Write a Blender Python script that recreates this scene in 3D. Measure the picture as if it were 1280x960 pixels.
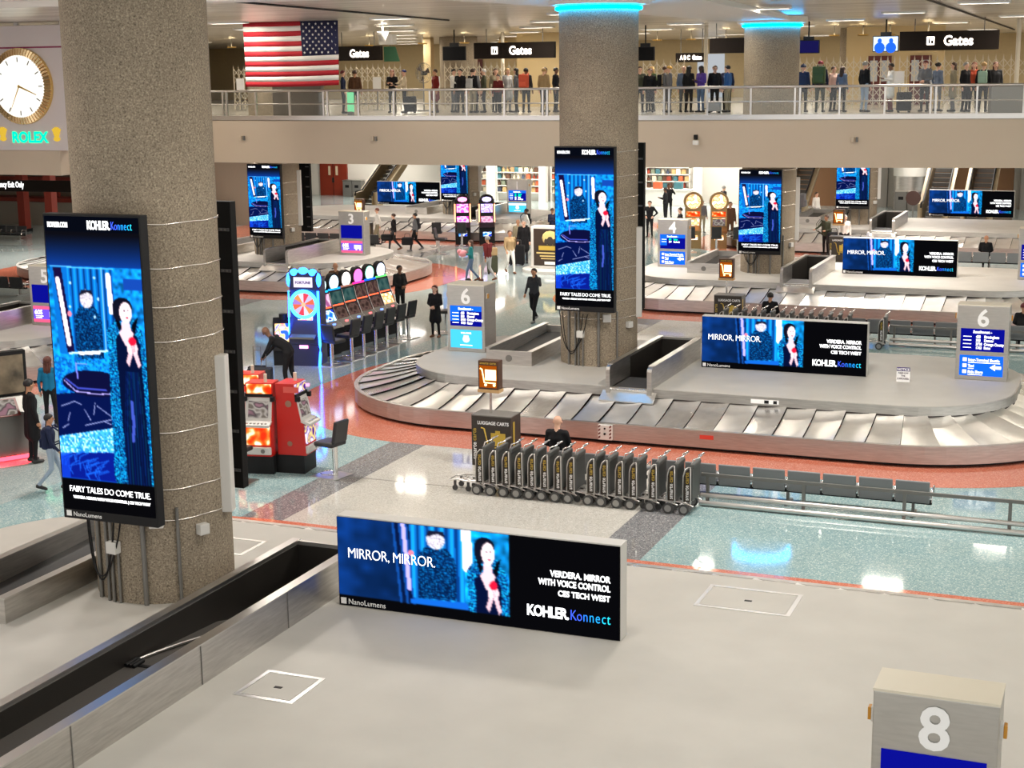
import bpy, bmesh, math, random
import numpy as np
from mathutils import Vector, Matrix
random.seed(7)
RNG = np.random.default_rng(5)
SC = bpy.context.scene
COL = SC.collection
for o in list(bpy.data.objects):
    bpy.data.objects.remove(o)
PI = math.pi
R = math.radians

# ------------------------------------------------------------------ camera
# world axes: +X runs along the carousels, +Y into the hall, the camera stands on the upper level at the origin
YAW, PITCH, ROLL = R(22.2), math.atan(390 / 1920), R(0.7)
_f = Vector((0, math.cos(PITCH), -math.sin(PITCH)))
_u = Vector((0, math.sin(PITCH), math.cos(PITCH)))
_r = Vector((1, 0, 0))
_r2 = _r * math.cos(ROLL) - _u * math.sin(ROLL)
_u2 = _r * math.sin(ROLL) + _u * math.cos(ROLL)
_rz = Matrix.Rotation(YAW, 3, 'Z')
_f, _r2, _u2 = _rz @ _f, _rz @ _r2, _rz @ _u2
camd = bpy.data.cameras.new('camera')
camd.sensor_width = 36.0
camd.lens = 1920 / 1280 * 36.0
camd.clip_end = 400
cam = bpy.data.objects.new('camera', camd)
COL.objects.link(cam)
cam.matrix_world = Matrix(((_r2.x, _u2.x, -_f.x, 0), (_r2.y, _u2.y, -_f.y, 0), (_r2.z, _u2.z, -_f.z, 8.0), (0, 0, 0, 1)))
SC.camera = cam

# ------------------------------------------------------------------ light
w = bpy.data.worlds.new('world')
SC.world = w
w.use_nodes = True
w.node_tree.nodes['Background'].inputs[0].default_value = (1.0, 0.975, 0.94, 1)
w.node_tree.nodes['Background'].inputs[1].default_value = 1.0
SC.view_settings.view_transform = 'Standard'
SC.view_settings.look = 'None'
SC.view_settings.gamma = 1.0
SC.view_settings.use_curve_mapping = False
SC.view_settings.exposure = 0.55


def area_light(x, y, z, sx, sy, power, col=(1, 0.93, 0.84), rot=(0, 0, 0)):
    d = bpy.data.lights.new('hall_area_light', 'AREA')
    d.shape = 'RECTANGLE'
    d.size, d.size_y = sx, sy
    d.energy = power
    d.color = col
    o = bpy.data.objects.new('hall_area_light', d)
    o.location = (x, y, z)
    o.rotation_euler = rot
    COL.objects.link(o)
    return o


WARM = (1.0, 0.93, 0.85)
# the hall's ceiling lamps, in the well in front of the bridge (above the frame)
for lx in (-30, -18, -6, 6):
    for ly, pw in ((5, 60), (16, 200), (27.5, 560)):
        area_light(lx, ly, 9.72, 1.7, 1.7, pw, WARM)
# unseen row added under the slab's edge to brighten the kiosk fronts
for lx in (-46, -36, -26, -16, -7):
    area_light(lx, 52.6, 4.72, 2.4, 0.8, 190, WARM)
for lx in (-46, -34, -22, -10, 2):  # lamps under the upper level's slab
    for ly in (57, 67, 78, 88):
        area_light(lx, ly, 4.7, 3.0, 3.0, 300, WARM)


# ------------------------------------------------------------------ materials
MATS = {}


def _nodes(m):
    nt = m.node_tree
    return nt, nt.nodes, nt.links, nt.nodes['Principled BSDF']


def mat(name, color, rough=0.6, metal=0.0, spec=None, var=0.0, vscale=6.0, bump=0.0, bscale=60.0, emit=None, estr=0.0, alpha=None, stretch=None):
    if name in MATS:
        return MATS[name]
    m = bpy.data.materials.new(name)
    m.use_nodes = True
    nt, N, L, b = _nodes(m)
    c = (*color, 1.0)
    b.inputs['Base Color'].default_value = c
    b.inputs['Roughness'].default_value = rough
    b.inputs['Metallic'].default_value = metal
    if spec is not None:
        b.inputs['Specular IOR Level'].default_value = spec
    if emit is not None:
        b.inputs['Emission Color'].default_value = (*emit, 1)
        b.inputs['Emission Strength'].default_value = estr
    if var or bump:
        tc = N.new('ShaderNodeTexCoord')
        mp = N.new('ShaderNodeMapping')
        L.new(tc.outputs['Object'], mp.inputs[0])
        if stretch:
            mp.inputs['Scale'].default_value = stretch
    if var:
        t = N.new('ShaderNodeTexNoise')
        t.inputs['Scale'].default_value = vscale
        t.inputs['Detail'].default_value = 4
        L.new(mp.outputs[0], t.inputs['Vector'])
        r = N.new('ShaderNodeValToRGB')
        r.color_ramp.elements[0].position = 0.3
        r.color_ramp.elements[1].position = 0.7
        r.color_ramp.elements[0].color = (*[max(0, x * (1 - var)) for x in color], 1)
        r.color_ramp.elements[1].color = (*[min(1, x * (1 + var)) for x in color], 1)
        L.new(t.outputs['Fac'], r.inputs[0])
        L.new(r.outputs[0], b.inputs['Base Color'])
    if bump:
        t2 = N.new('ShaderNodeTexNoise')
        t2.inputs['Scale'].default_value = bscale
        L.new(mp.outputs[0], t2.inputs['Vector'])
        bp = N.new('ShaderNodeBump')
        bp.inputs['Strength'].default_value = bump
        bp.inputs['Distance'].default_value = 0.02
        L.new(t2.outputs['Fac'], bp.inputs['Height'])
        L.new(bp.outputs[0], b.inputs['Normal'])
    MATS[name] = m
    return m


def srgb(r, g, b):
    return tuple((c / 255 / 12.92) if c / 255 <= 0.04045 else ((c / 255 + 0.055) / 1.055) ** 2.4 for c in (r, g, b))


def emis(name, color, strength):
    if name in MATS:
        return MATS[name]
    m = bpy.data.materials.new(name)
    m.use_nodes = True
    nt = m.node_tree
    nt.nodes.clear()
    e = nt.nodes.new('ShaderNodeEmission')
    e.inputs[0].default_value = (*color, 1)
    e.inputs[1].default_value = strength
    o = nt.nodes.new('ShaderNodeOutputMaterial')
    nt.links.new(e.outputs[0], o.inputs[0])
    MATS[name] = m
    return m


def speckle(name, base, dark, light, scale=55.0, rough=0.055, spec=0.5, big=0.06, lo=0.36, hi=0.66):
    """terrazzo or exposed-aggregate concrete: chips of two tones in a matrix"""
    m = bpy.data.materials.new(name)
    m.use_nodes = True
    nt, N, L, b = _nodes(m)
    tc = N.new('ShaderNodeTexCoord')
    v = N.new('ShaderNodeTexVoronoi')
    v.inputs['Scale'].default_value = scale
    L.new(tc.outputs['Object'], v.inputs['Vector'])
    s = N.new('ShaderNodeSeparateColor')
    L.new(v.outputs['Color'], s.inputs[0])
    r = N.new('ShaderNodeValToRGB')
    r.color_ramp.interpolation = 'CONSTANT'
    r.color_ramp.elements[0].position = 0
    r.color_ramp.elements[0].color = (*dark, 1)
    e = r.color_ramp.elements.new(1 - hi if lo is None else lo * 0.5)
    e.color = (*base, 1)
    r.color_ramp.elements[2].position = hi + 0.2
    r.color_ramp.elements[2].color = (*light, 1)
    L.new(s.outputs[0], r.inputs[0])
    n = N.new('ShaderNodeTexNoise')
    n.inputs['Scale'].default_value = 0.35
    n.inputs['Detail'].default_value = 3
    L.new(tc.outputs['Object'], n.inputs['Vector'])
    mx = N.new('ShaderNodeMix')
    mx.data_type = 'RGBA'
    mx.blend_type = 'MULTIPLY'
    mx.inputs['Factor'].default_value = 1
    mr = N.new('ShaderNodeMapRange')
    mr.inputs[1].default_value, mr.inputs[2].default_value = 0.3, 0.7
    mr.inputs[3].default_value, mr.inputs[4].default_value = 1 - big, 1 + big
    L.new(n.outputs['Fac'], mr.inputs[0])
    L.new(r.outputs[0], mx.inputs[6])
    L.new(mr.outputs[0], mx.inputs[7])
    L.new(mx.outputs[2], b.inputs['Base Color'])
    b.inputs['Roughness'].default_value = rough
    b.inputs['Specular IOR Level'].default_value = spec
    MATS[name] = m
    return m


T_GREY = speckle('terrazzo_grey', srgb(196, 194, 187), srgb(176, 174, 166), srgb(216, 214, 208))
T_TEAL = speckle('terrazzo_teal', srgb(150, 178, 180), srgb(120, 156, 162), srgb(200, 215, 214))
T_DARK = speckle('terrazzo_dark', srgb(128, 129, 132), srgb(95, 96, 100), srgb(175, 175, 176))
T_RED = speckle('terrazzo_red', srgb(206, 120, 96), srgb(186, 100, 78), srgb(226, 158, 136), rough=0.09)
T_AISLE = speckle('terrazzo_aisle', srgb(168, 182, 182), srgb(146, 164, 166), srgb(200, 208, 206))
JOINT = mat('floor_joint', srgb(110, 108, 102), 0.5)
def concrete():
    m = bpy.data.materials.new('column_concrete')
    m.use_nodes = True
    nt, N, L, b = _nodes(m)
    tc = N.new('ShaderNodeTexCoord')
    n1 = N.new('ShaderNodeTexNoise')
    n1.inputs['Scale'].default_value, n1.inputs['Detail'].default_value, n1.inputs['Roughness'].default_value = 42, 5, 0.7
    L.new(tc.outputs['Object'], n1.inputs['Vector'])
    r = N.new('ShaderNodeValToRGB')
    E = r.color_ramp.elements
    E[0].position, E[0].color = 0.34, (*srgb(88, 79, 68), 1)
    E[1].position, E[1].color = 0.68, (*srgb(188, 174, 152), 1)
    e = E.new(0.44); e.color = (*srgb(134, 122, 106), 1)
    e = E.new(0.56); e.color = (*srgb(150, 138, 120), 1)
    L.new(n1.outputs['Fac'], r.inputs[0])
    n2 = N.new('ShaderNodeTexNoise')
    n2.inputs['Scale'].default_value = 0.9
    L.new(tc.outputs['Object'], n2.inputs['Vector'])
    mr = N.new('ShaderNodeMapRange')
    mr.inputs[1].default_value, mr.inputs[2].default_value, mr.inputs[3].default_value, mr.inputs[4].default_value = 0.3, 0.7, 0.9, 1.12
    L.new(n2.outputs['Fac'], mr.inputs[0])
    mx = N.new('ShaderNodeMix'); mx.data_type = 'RGBA'; mx.blend_type = 'MULTIPLY'; mx.inputs['Factor'].default_value = 1
    L.new(r.outputs[0], mx.inputs[6]); L.new(mr.outputs[0], mx.inputs[7])
    L.new(mx.outputs[2], b.inputs['Base Color'])
    bp = N.new('ShaderNodeBump'); bp.inputs['Strength'].default_value = 0.5; bp.inputs['Distance'].default_value = 0.01
    L.new(n1.outputs['Fac'], bp.inputs['Height']); L.new(bp.outputs[0], b.inputs['Normal'])
    b.inputs['Roughness'].default_value = 0.85
    b.inputs['Specular IOR Level'].default_value = 0.2
    return m


CONC = concrete()
DECK = mat('platform_deck', srgb(188, 185, 178), 0.55, var=0.05, vscale=1.2, spec=0.3)
STEEL = mat('brushed_steel', (0.54, 0.52, 0.49), 0.4, 1.0, var=0.12, vscale=3.0, stretch=(1, 1, 12))
STEEL2 = mat('kiosk_steel', (0.50, 0.48, 0.45), 0.42, 1.0, var=0.06, vscale=2.0, stretch=(2, 2, 14))
PLATE = mat('slope_plate_metal', (0.84, 0.83, 0.80), 0.3, 0.85, var=0.08, vscale=2.2)
PLATE2 = mat('slope_plate_dark', (0.74, 0.73, 0.71), 0.27, 0.9, var=0.16, vscale=2.6)  # darker, more mottled metal for some of the plates
CHROME = mat('chrome', (0.8, 0.79, 0.77), 0.16, 1.0)
RAILM = mat('rail_metal', (0.62, 0.60, 0.58), 0.3, 1.0)
BLACK = mat('black_plastic', (0.010, 0.010, 0.011), 0.5, spec=0.22)
MATBLACK = mat('matte_black', (0.006, 0.006, 0.006), 0.7, spec=0.2)
RUBBER = mat('belt_rubber', (0.028, 0.028, 0.03), 0.55, bump=0.1, bscale=40)
GREYMET = mat('grey_painted_metal', srgb(120, 118, 114), 0.4, 0.4)
WHITE = mat('white_paint', srgb(232, 230, 224), 0.5)
OFFWHITE = mat('cabinet_white', srgb(205, 203, 198), 0.45)
CREAM = mat('cream_plastic', srgb(214, 206, 188), 0.45)
FASCIA = mat('fascia_paint', srgb(206, 190, 170), 0.7, var=0.02, vscale=0.6)
PLINTHGAP = mat('dark_plinth_gap', (0.02, 0.012, 0.01), 0.6)
BRASS = mat('brass', (0.72, 0.48, 0.16), 0.3, 1.0)
GOLD = mat('gold', (0.85, 0.62, 0.24), 0.3, 1.0)
WTXT = emis('white_lettering_lit', (1, 1, 1), 1.6)
WPRINT = mat('white_print', srgb(245, 245, 245), 0.5)
GPRINT = mat('gold_print', srgb(190, 160, 60), 0.5)
KBLUE = emis('kiosk_screen_blue', srgb(8, 12, 130), 1.0)
KBRIGHT = emis('kiosk_screen_bright_blue', srgb(20, 100, 235), 1.0)
KCYAN = emis('kiosk_screen_cyan', srgb(70, 195, 245), 1.0)
CYANLED = emis('cyan_led', (0.0, 0.42, 1.0), 24.0)
BLUELED = emis('blue_led', (0.01, 0.10, 1.0), 14.0)
REDLED = emis('red_led', (1.0, 0.03, 0.05), 6.0)
GREENLED = emis('green_led', (0.0, 0.75, 0.32), 1.6)
LAMP = emis('lamp_diffuser', (1, 0.93, 0.82), 7.0)
WLAMP = emis('warm_downlight', (1, 0.78, 0.45), 14.0)
SEATGREY = mat('seat_grey_vinyl', srgb(128, 130, 132), 0.45)
SEATBLACK = mat('seat_black_vinyl', (0.02, 0.02, 0.022), 0.4)
REDPAINT = mat('slot_red_paint', srgb(196, 30, 20), 0.35)


# ------------------------------------------------------------------ mesh builder
class MB:
    def __init__(s):
        s.v, s.f, s.m, s.s = [], [], [], []

    def add(s, vs, fs, mi=0, smooth=False):
        o = len(s.v)
        s.v += [tuple(p) for p in vs]
        for f in fs:
            s.f.append([o + i for i in f])
            s.m.append(mi)
            s.s.append(smooth)
        return s

    def box(s, x0, x1, y0, y1, z0, z1, mi=0):
        return s.add([(x0, y0, z0), (x1, y0, z0), (x1, y1, z0), (x0, y1, z0), (x0, y0, z1), (x1, y0, z1), (x1, y1, z1), (x0, y1, z1)],
                     [(3, 2, 1, 0), (4, 5, 6, 7), (0, 1, 5, 4), (1, 2, 6, 5), (2, 3, 7, 6), (3, 0, 4, 7)], mi)

    def cbox(s, x0, x1, y0, y1, z0, z1, c=0.01, mi=0):
        """box with chamfered edges"""
        bm = bmesh.new()
        vs = [bm.verts.new(p) for p in [(x0, y0, z0), (x1, y0, z0), (x1, y1, z0), (x0, y1, z0), (x0, y0, z1), (x1, y0, z1), (x1, y1, z1), (x0, y1, z1)]]
        for f in [(3, 2, 1, 0), (4, 5, 6, 7), (0, 1, 5, 4), (1, 2, 6, 5), (2, 3, 7, 6), (3, 0, 4, 7)]:
            bm.faces.new([vs[i] for i in f])
        bmesh.ops.bevel(bm, geom=list(bm.edges), offset=c, segments=2, affect='EDGES', profile=0.5)
        bm.verts.index_update()
        s.add([v.co for v in bm.verts], [[v.index for v in f.verts] for f in bm.faces], mi)
        bm.free()
        return s

    def prism(s, poly, z0, z1, mi=0, smooth=False):
        n = len(poly)
        s.add([(x, y, z0) for x, y in poly] + [(x, y, z1) for x, y in poly], [list(range(n))[::-1], [n + i for i in range(n)]], mi)
        return s.add([(x, y, z0) for x, y in poly] + [(x, y, z1) for x, y in poly],
                     [(i, (i + 1) % n, n + (i + 1) % n, n + i) for i in range(n)], mi, smooth)

    def prismx(s, poly, x0, x1, mi=0):
        """profile given as (y,z), extruded along x"""
        n = len(poly)
        vs = [(x0, y, z) for y, z in poly] + [(x1, y, z) for y, z in poly]
        return s.add(vs, [list(range(n)), [n + i for i in range(n)][::-1]] + [(i, n + i, n + (i + 1) % n, (i + 1) % n) for i in range(n)], mi)

    def cyl(s, p0, p1, r0, r1=None, n=12, mi=0, caps=True, smooth=True):
        p0, p1 = Vector(p0), Vector(p1)
        r1 = r0 if r1 is None else r1
        d = (p1 - p0)
        if d.length < 1e-9:
            return s
        q = d.to_track_quat('Z', 'Y')
        a = [q @ Vector((math.cos(2 * PI * i / n), math.sin(2 * PI * i / n), 0)) for i in range(n)]
        vs = [p0 + x * r0 for x in a] + [p1 + x * r1 for x in a]
        s.add(vs, [(i, (i + 1) % n, n + (i + 1) % n, n + i) for i in range(n)], mi, smooth)
        if caps:
            s.add(vs, [list(range(n))[::-1], [n + i for i in range(n)]], mi)
        return s

    def tube(s, pts, r, n=8, mi=0, closed=False):
        pts = [Vector(p) for p in pts]
        k = len(pts)
        rings = []
        up = Vector((0, 0, 1))
        for i, p in enumerate(pts):
            a = pts[(i - 1) % k] if (i > 0 or closed) else p
            b = pts[(i + 1) % k] if (i < k - 1 or closed) else p
            d = (b - a).normalized()
            x = d.cross(up)
            if x.length < 1e-3:
                x = d.cross(Vector((0, 1, 0)))
            x.normalize()
            y = x.cross(d)
            rings.append([p + (x * math.cos(2 * PI * j / n) + y * math.sin(2 * PI * j / n)) * r for j in range(n)])
        vs = [p for rg in rings for p in rg]
        fs = []
        for i in range(k if closed else k - 1):
            for j in range(n):
                a, b = i * n, ((i + 1) % k) * n
                fs.append((a + j, a + (j + 1) % n, b + (j + 1) % n, b + j))
        s.add(vs, fs, mi, True)
        if not closed:
            s.add(vs, [list(range(n)), [(k - 1) * n + j for j in range(n)][::-1]], mi)
        return s

    def lathe(s, prof, cx=0, cy=0, n=24, mi=0, smooth=True):
        vs = [(cx + r * math.cos(2 * PI * i / n), cy + r * math.sin(2 * PI * i / n), z) for r, z in prof for i in range(n)]
        fs = [(k * n + i, k * n + (i + 1) % n, (k + 1) * n + (i + 1) % n, (k + 1) * n + i) for k in range(len(prof) - 1) for i in range(n)]
        return s.add(vs, fs, mi, smooth)

    def ball(s, c, r, n=10, mi=0):
        if not hasattr(r, '__len__'):
            r = (r, r, r)
        m = n // 2 + 1
        vs, fs = [], []
        for k in range(m + 1):
            t = PI * k / m
            for i in range(n):
                p = 2 * PI * i / n
                vs.append((c[0] + r[0] * math.sin(t) * math.cos(p), c[1] + r[1] * math.sin(t) * math.sin(p), c[2] + r[2] * math.cos(t)))
        for k in range(m):
            for i in range(n):
                fs.append((k * n + i, (k + 1) * n + i, (k + 1) * n + (i + 1) % n, k * n + (i + 1) % n))
        return s.add(vs, fs, mi, True)

    def disc(s, c, r, axis='y', n=24, mi=0, t=0.01):
        a = {'x': Vector((t, 0, 0)), 'y': Vector((0, t, 0)), 'z': Vector((0, 0, t))}[axis]
        return s.cyl(Vector(c), Vector(c) + a, r, r, n, mi)

    def xf(s, M):
        s.v = [tuple(M @ Vector(p)) for p in s.v]
        return s

    def mesh(s, name, mats):
        me = bpy.data.meshes.new(name)
        me.from_pydata(s.v, [], s.f)
        for m in (mats if isinstance(mats, (list, tuple)) else [mats]):
            me.materials.append(m)
        me.polygons.foreach_set('material_index', s.m)
        me.polygons.foreach_set('use_smooth', s.s)
        me.update()
        return me

    def build(s, name, mats, parent=None, loc=None, rotz=None):
        return obj(name, s.mesh(name, mats), parent, loc, rotz)


def obj(name, me, parent=None, loc=None, rotz=None):
    o = bpy.data.objects.new(name, me)
    COL.objects.link(o)
    if parent is not None:
        o.parent = parent
    if loc is not None:
        o.location = loc
    if rotz is not None:
        o.rotation_euler = (0, 0, rotz)
    return o


def tag(o, label, cat, group=None, kind=None):
    o['label'] = label
    o['category'] = cat
    if group:
        o['group'] = group
    if kind:
        o['kind'] = kind
    return o


def thing(name, label, cat, loc=(0, 0, 0), rotz=0, group=None, kind=None):
    o = bpy.data.objects.new(name, None)
    o.empty_display_size = 0.2
    COL.objects.link(o)
    o.location = loc
    o.rotation_euler = (0, 0, rotz)
    return tag(o, label, cat, group, kind)


KIDS = {}


def dup(root, loc, rotz=0, label=None, group=None, name=None):
    """copy a thing with copies of its parts and sub-parts"""
    def cp(o, par):
        c = o.copy()
        COL.objects.link(c)
        if par is not None:
            c.parent = par
        for k in o.children:
            cp(k, c)
        return c
    r = cp(root, None)
    r.location = loc
    r.rotation_euler = (0, 0, rotz)
    if label:
        r['label'] = label
    if group:
        r['group'] = group
    return r


def struct(o):
    o['kind'] = 'structure'
    return o


TXT = {}


def text_mesh(s, size, bold=0.0, align='CENTER', spacing=1.0, depth=0.0, italic=0.0):
    key = (s, size, bold, align, spacing, depth, italic)
    if key in TXT:
        return TXT[key]
    c = bpy.data.curves.new('t', 'FONT')
    c.body = s
    c.size = size
    c.align_x = align
    c.resolution_u = 3
    c.offset = bold
    c.space_character = spacing
    c.extrude = depth
    c.shear = italic
    o = bpy.data.objects.new('t', c)
    COL.objects.link(o)
    me = bpy.data.meshes.new_from_object(o)
    bpy.data.objects.remove(o)
    bpy.data.curves.remove(c)
    # stand the letters up, facing -Y
    co = np.empty(len(me.vertices) * 3, 'f')
    me.vertices.foreach_get('co', co)
    co = co.reshape(-1, 3)
    co = np.stack([co[:, 0], -co[:, 2], co[:, 1]], 1)
    me.vertices.foreach_set('co', co.ravel())
    me.update()
    TXT[key] = me
    return me


def text(name, s, size, m, parent, x, y, z, bold=0.0, align='CENTER', spacing=1.0, depth=0.003, rot=None, italic=0.0, sx=1.0, width=None):
    me = text_mesh(s, size, bold, align, spacing, depth, italic).copy()
    me.materials.clear()
    me.materials.append(m)
    o = obj(name, me, parent, (x, y, z))
    if width:
        xs = [v.co.x for v in me.vertices]
        sx = width / (max(xs) - min(xs))
    o.scale = (sx, 1, 1)
    if rot:
        o.rotation_euler = rot
    return o


def rrect(x0, x1, y0, y1, r, n=10):
    """rounded rectangle, counter-clockwise"""
    pts = []
    for cx, cy, a in ((x1 - r, y1 - r, 0), (x0 + r, y1 - r, 90), (x0 + r, y0 + r, 180), (x1 - r, y0 + r, 270)):
        for i in range(n + 1):
            t = R(a + 90 * i / n)
            pts.append((cx + r * math.cos(t), cy + r * math.sin(t)))
    return pts
# ------------------------------------------------------------------ the hall: floor
fl = MB().box(-75, 40, -4, 96, -0.3, 0.0).build('floor', [T_AISLE])
struct(fl)
YC = {8: 17.45, 6: 35.65, 4: 53.85, 2: 72.1}
AX = -22.1   # the aisle's middle: odd carousels mirror the even ones


def mx(x):
    return 2 * AX - x


def floor_inlay(name, poly, m, z=0.004):
    return struct(MB().prism(poly, -0.02, z).build(name, [m]))


def rect(x0, x1, y0, y1):
    return [(x0, y0), (x1, y0), (x1, y1), (x0, y1)]


# teal fields in front of the even carousels, then bands of grey and dark terrazzo across each aisle
floor_inlay('floor_inlay', rect(-19.8, 30, 0, 35.6), T_TEAL, 0.002)
floor_inlay('floor_inlay', rect(-19.8, 30, 35.6, 71), T_TEAL, 0.0015)
floor_inlay('floor_inlay', rect(-75, -24.4, 0, 35.6), T_TEAL, 0.002)
for yc in (26.55, 44.75, 62.95):
    for f in (lambda x: x, mx):
        for x0, x1, m in ((-14.15, -8.2, T_GREY), (-15.0, -14.15, T_DARK), (-8.2, -7.32, T_DARK)):
            a, b = sorted((f(x0), f(x1)))
            floor_inlay('floor_inlay', rect(a, b, yc - 3.6, yc + 3.6), m, 0.004)
        a, b = sorted((f(-15.4), f(-7.6)))
        floor_inlay('floor_joint', rect(a, b, yc + 0.08, yc + 0.11), JOINT, 0.006)
for n, yc in YC.items():
    for f in (lambda x: x, mx):
        a, b = sorted((f(-19.6), f(0.75 + (7.0 if n == 8 else 0))))
        floor_inlay('floor_ring', rrect(a, b, yc - (6.05 if n != 8 else 12.5), yc + 6.0, 5.2, 16), T_RED, 0.0065)

# ------------------------------------------------------------------ walls, ceiling, upper level
WALLW = mat('wall_white_paint', srgb(222, 217, 208), 0.7)
WALLB = mat('wall_beige_paint', srgb(196, 178, 140), 0.7, var=0.03)
WALLR = mat('wall_red_panel', srgb(120, 40, 26), 0.5)


def ceiling_mat():
    m = mat('ceiling_metal_slats', (0.55, 0.5, 0.43), 0.28, 0.5)
    nt, N, L, b = _nodes(m)
    tc = N.new('ShaderNodeTexCoord')
    mp = N.new('ShaderNodeMapping')
    mp.inputs['Scale'].default_value = (0.12, 3.2, 1)
    L.new(tc.outputs['Object'], mp.inputs[0])
    n = N.new('ShaderNodeTexNoise')
    n.inputs['Scale'].default_value, n.inputs['Detail'].default_value = 1.6, 6
    L.new(mp.outputs[0], n.inputs['Vector'])
    r = N.new('ShaderNodeValToRGB')  # dark and bright streaks of reflected light put into the slat colour
    r.color_ramp.elements[0].position, r.color_ramp.elements[1].position = 0.38, 0.62
    r.color_ramp.elements[0].color = (0.42, 0.37, 0.30, 1)
    r.color_ramp.elements[1].color = (0.80, 0.76, 0.68, 1)
    L.new(n.outputs['Fac'], r.inputs[0])
    L.new(r.outputs[0], b.inputs['Base Color'])
    bp = N.new('ShaderNodeBump')
    bp.inputs['Strength'].default_value, bp.inputs['Distance'].default_value = 0.4, 0.03
    L.new(n.outputs['Fac'], bp.inputs['Height'])
    L.new(bp.outputs[0], b.inputs['Normal'])
    return m


CEILM = ceiling_mat()
struct(MB().box(-75, 40, -4, 30, 9.76, 10.0).build('ceiling', [WHITE]))
struct(MB().box(-75, 40, 30, 96, 9.76, 10.0).build('ceiling', [CEILM]))
# white plaster soffit that curves over the bridge's edge
sof = [(-26, 30), (-15.3, 31.5), (-14.6, 34.5), (-14.2, 39), (-14.0, 45), (-13.6, 51), (-12.9, 54.6), (-12.0, 55.2), (-11.4, 53.4), (-10.7, 46), (-10.2, 40), (-9.7, 35), (-9.3, 30)]
struct(MB().prism(sof, 9.62, 9.76).build('ceiling_soffit', [WHITE]))
# dark cable trunk lines along the ceiling
for p0, p1 in (((-20.1, 31), (-21.75, 48.1)), ((-5.4, 41), (-6.1, 80))):
    struct(MB().tube([(p0[0], p0[1], 9.72), (p1[0], p1[1], 9.72)], 0.03, 6).build('ceiling_conduit', [BLACK]))

struct(MB().box(-75, 40, 92, 92.4, 0, 10).build('wall_back', [WALLW]))
struct(MB().box(-75.4, -75, -4, 92, 0, 10).build('wall_left', [WALLW]))
slab = [(40, 95), (-75, 95), (-75, 41.4), (-32.75, 41.4), (-32.75, 49.05), (-16.0, 49.05), (-3.5, 51.1), (12, 53.6), (40, 58)]
struct(MB().prism(slab, 4.85, 6.39).build('trim_1', [FASCIA]))
MFLOOR = mat('upper_floor_terrazzo', srgb(176, 170, 160), 0.25)
struct(MB().prism(slab, 6.37, 6.40).build('floor_upper', [MFLOOR]))
struct(MB().box(-75, 40, 90.0, 90.3, 6.4, 9.76).build('wall_upper', [WALLB]))
EDGE = [(-75, 41.4), (-32.75, 41.4), (-32.75, 49.05), (-16.0, 49.05), (-3.5, 51.1), (12, 53.6), (40, 58)]


def glass():
    m = bpy.data.materials.new('rail_glass')
    m.use_nodes = True
    nt = m.node_tree
    nt.nodes.clear()
    t = nt.nodes.new('ShaderNodeBsdfTransparent')
    t.inputs[0].default_value = (0.97, 0.985, 0.98, 1)
    g = nt.nodes.new('ShaderNodeBsdfGlossy')
    g.inputs['Roughness'].default_value = 0.04
    mix = nt.nodes.new('ShaderNodeMixShader')
    mix.inputs[0].default_value = 0.035
    o = nt.nodes.new('ShaderNodeOutputMaterial')
    nt.links.new(t.outputs[0], mix.inputs[1])
    nt.links.new(g.outputs[0], mix.inputs[2])
    nt.links.new(mix.outputs[0], o.inputs[0])
    return m


GLASS = glass()
for i, (a, b) in enumerate(zip(EDGE[2:-1], EDGE[3:])):
    A, B = Vector((*a, 0)), Vector((*b, 0))
    if i == 3:
        B = A + (B - A) * 0.3
    d = (B - A)
    Ln = d.length
    ang = math.atan2(d.y, d.x)
    t = thing('bridge_railing', ['metal and glass railing of the bridge under the hanging flag', 'metal and glass railing of the bridge in front of the second blue-lit column',
                                 'metal and glass railing at the right end of the bridge', 'short last run of bridge railing beyond the right frame edge'][i], 'railing', (a[0], a[1], 6.4), ang)
    MB().box(0, Ln, -0.02, 0.14, -0.01, 0.15).build('kick_strip', [RAILM], t)
    MB().cyl((0, 0.06, 1.03), (Ln, 0.06, 1.03), 0.045, n=10).build('handrail', [RAILM], t)
    MB().cyl((0, 0.06, 0.56), (Ln, 0.06, 0.56), 0.022, n=8).build('middle_rail', [RAILM], t)
    np_ = max(2, int(Ln / 1.32))
    pm = MB().box(-0.03, 0.03, 0.02, 0.10, 0.14, 1.0).mesh('post', [RAILM])
    gm = None
    for k in range(np_ + 1):
        x = Ln * k / np_
        obj('post', pm, t, (x, 0, 0))
        if k % 3 == 1:
            obj('post', pm, t, (x + 0.16, 0, 0))
        if k < np_:
            if gm is None:
                gm = MB().box(0.05, Ln / np_ - 0.05, 0.055, 0.067, 0.16, 0.97).mesh('glass_panel', [GLASS])
            obj('glass_panel', gm, t, (x, 0, 0))

# ------------------------------------------------------------------ concrete columns
STRAP = mat('strap_wire', (0.8, 0.75, 0.68), 0.25, 1.0)


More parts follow.
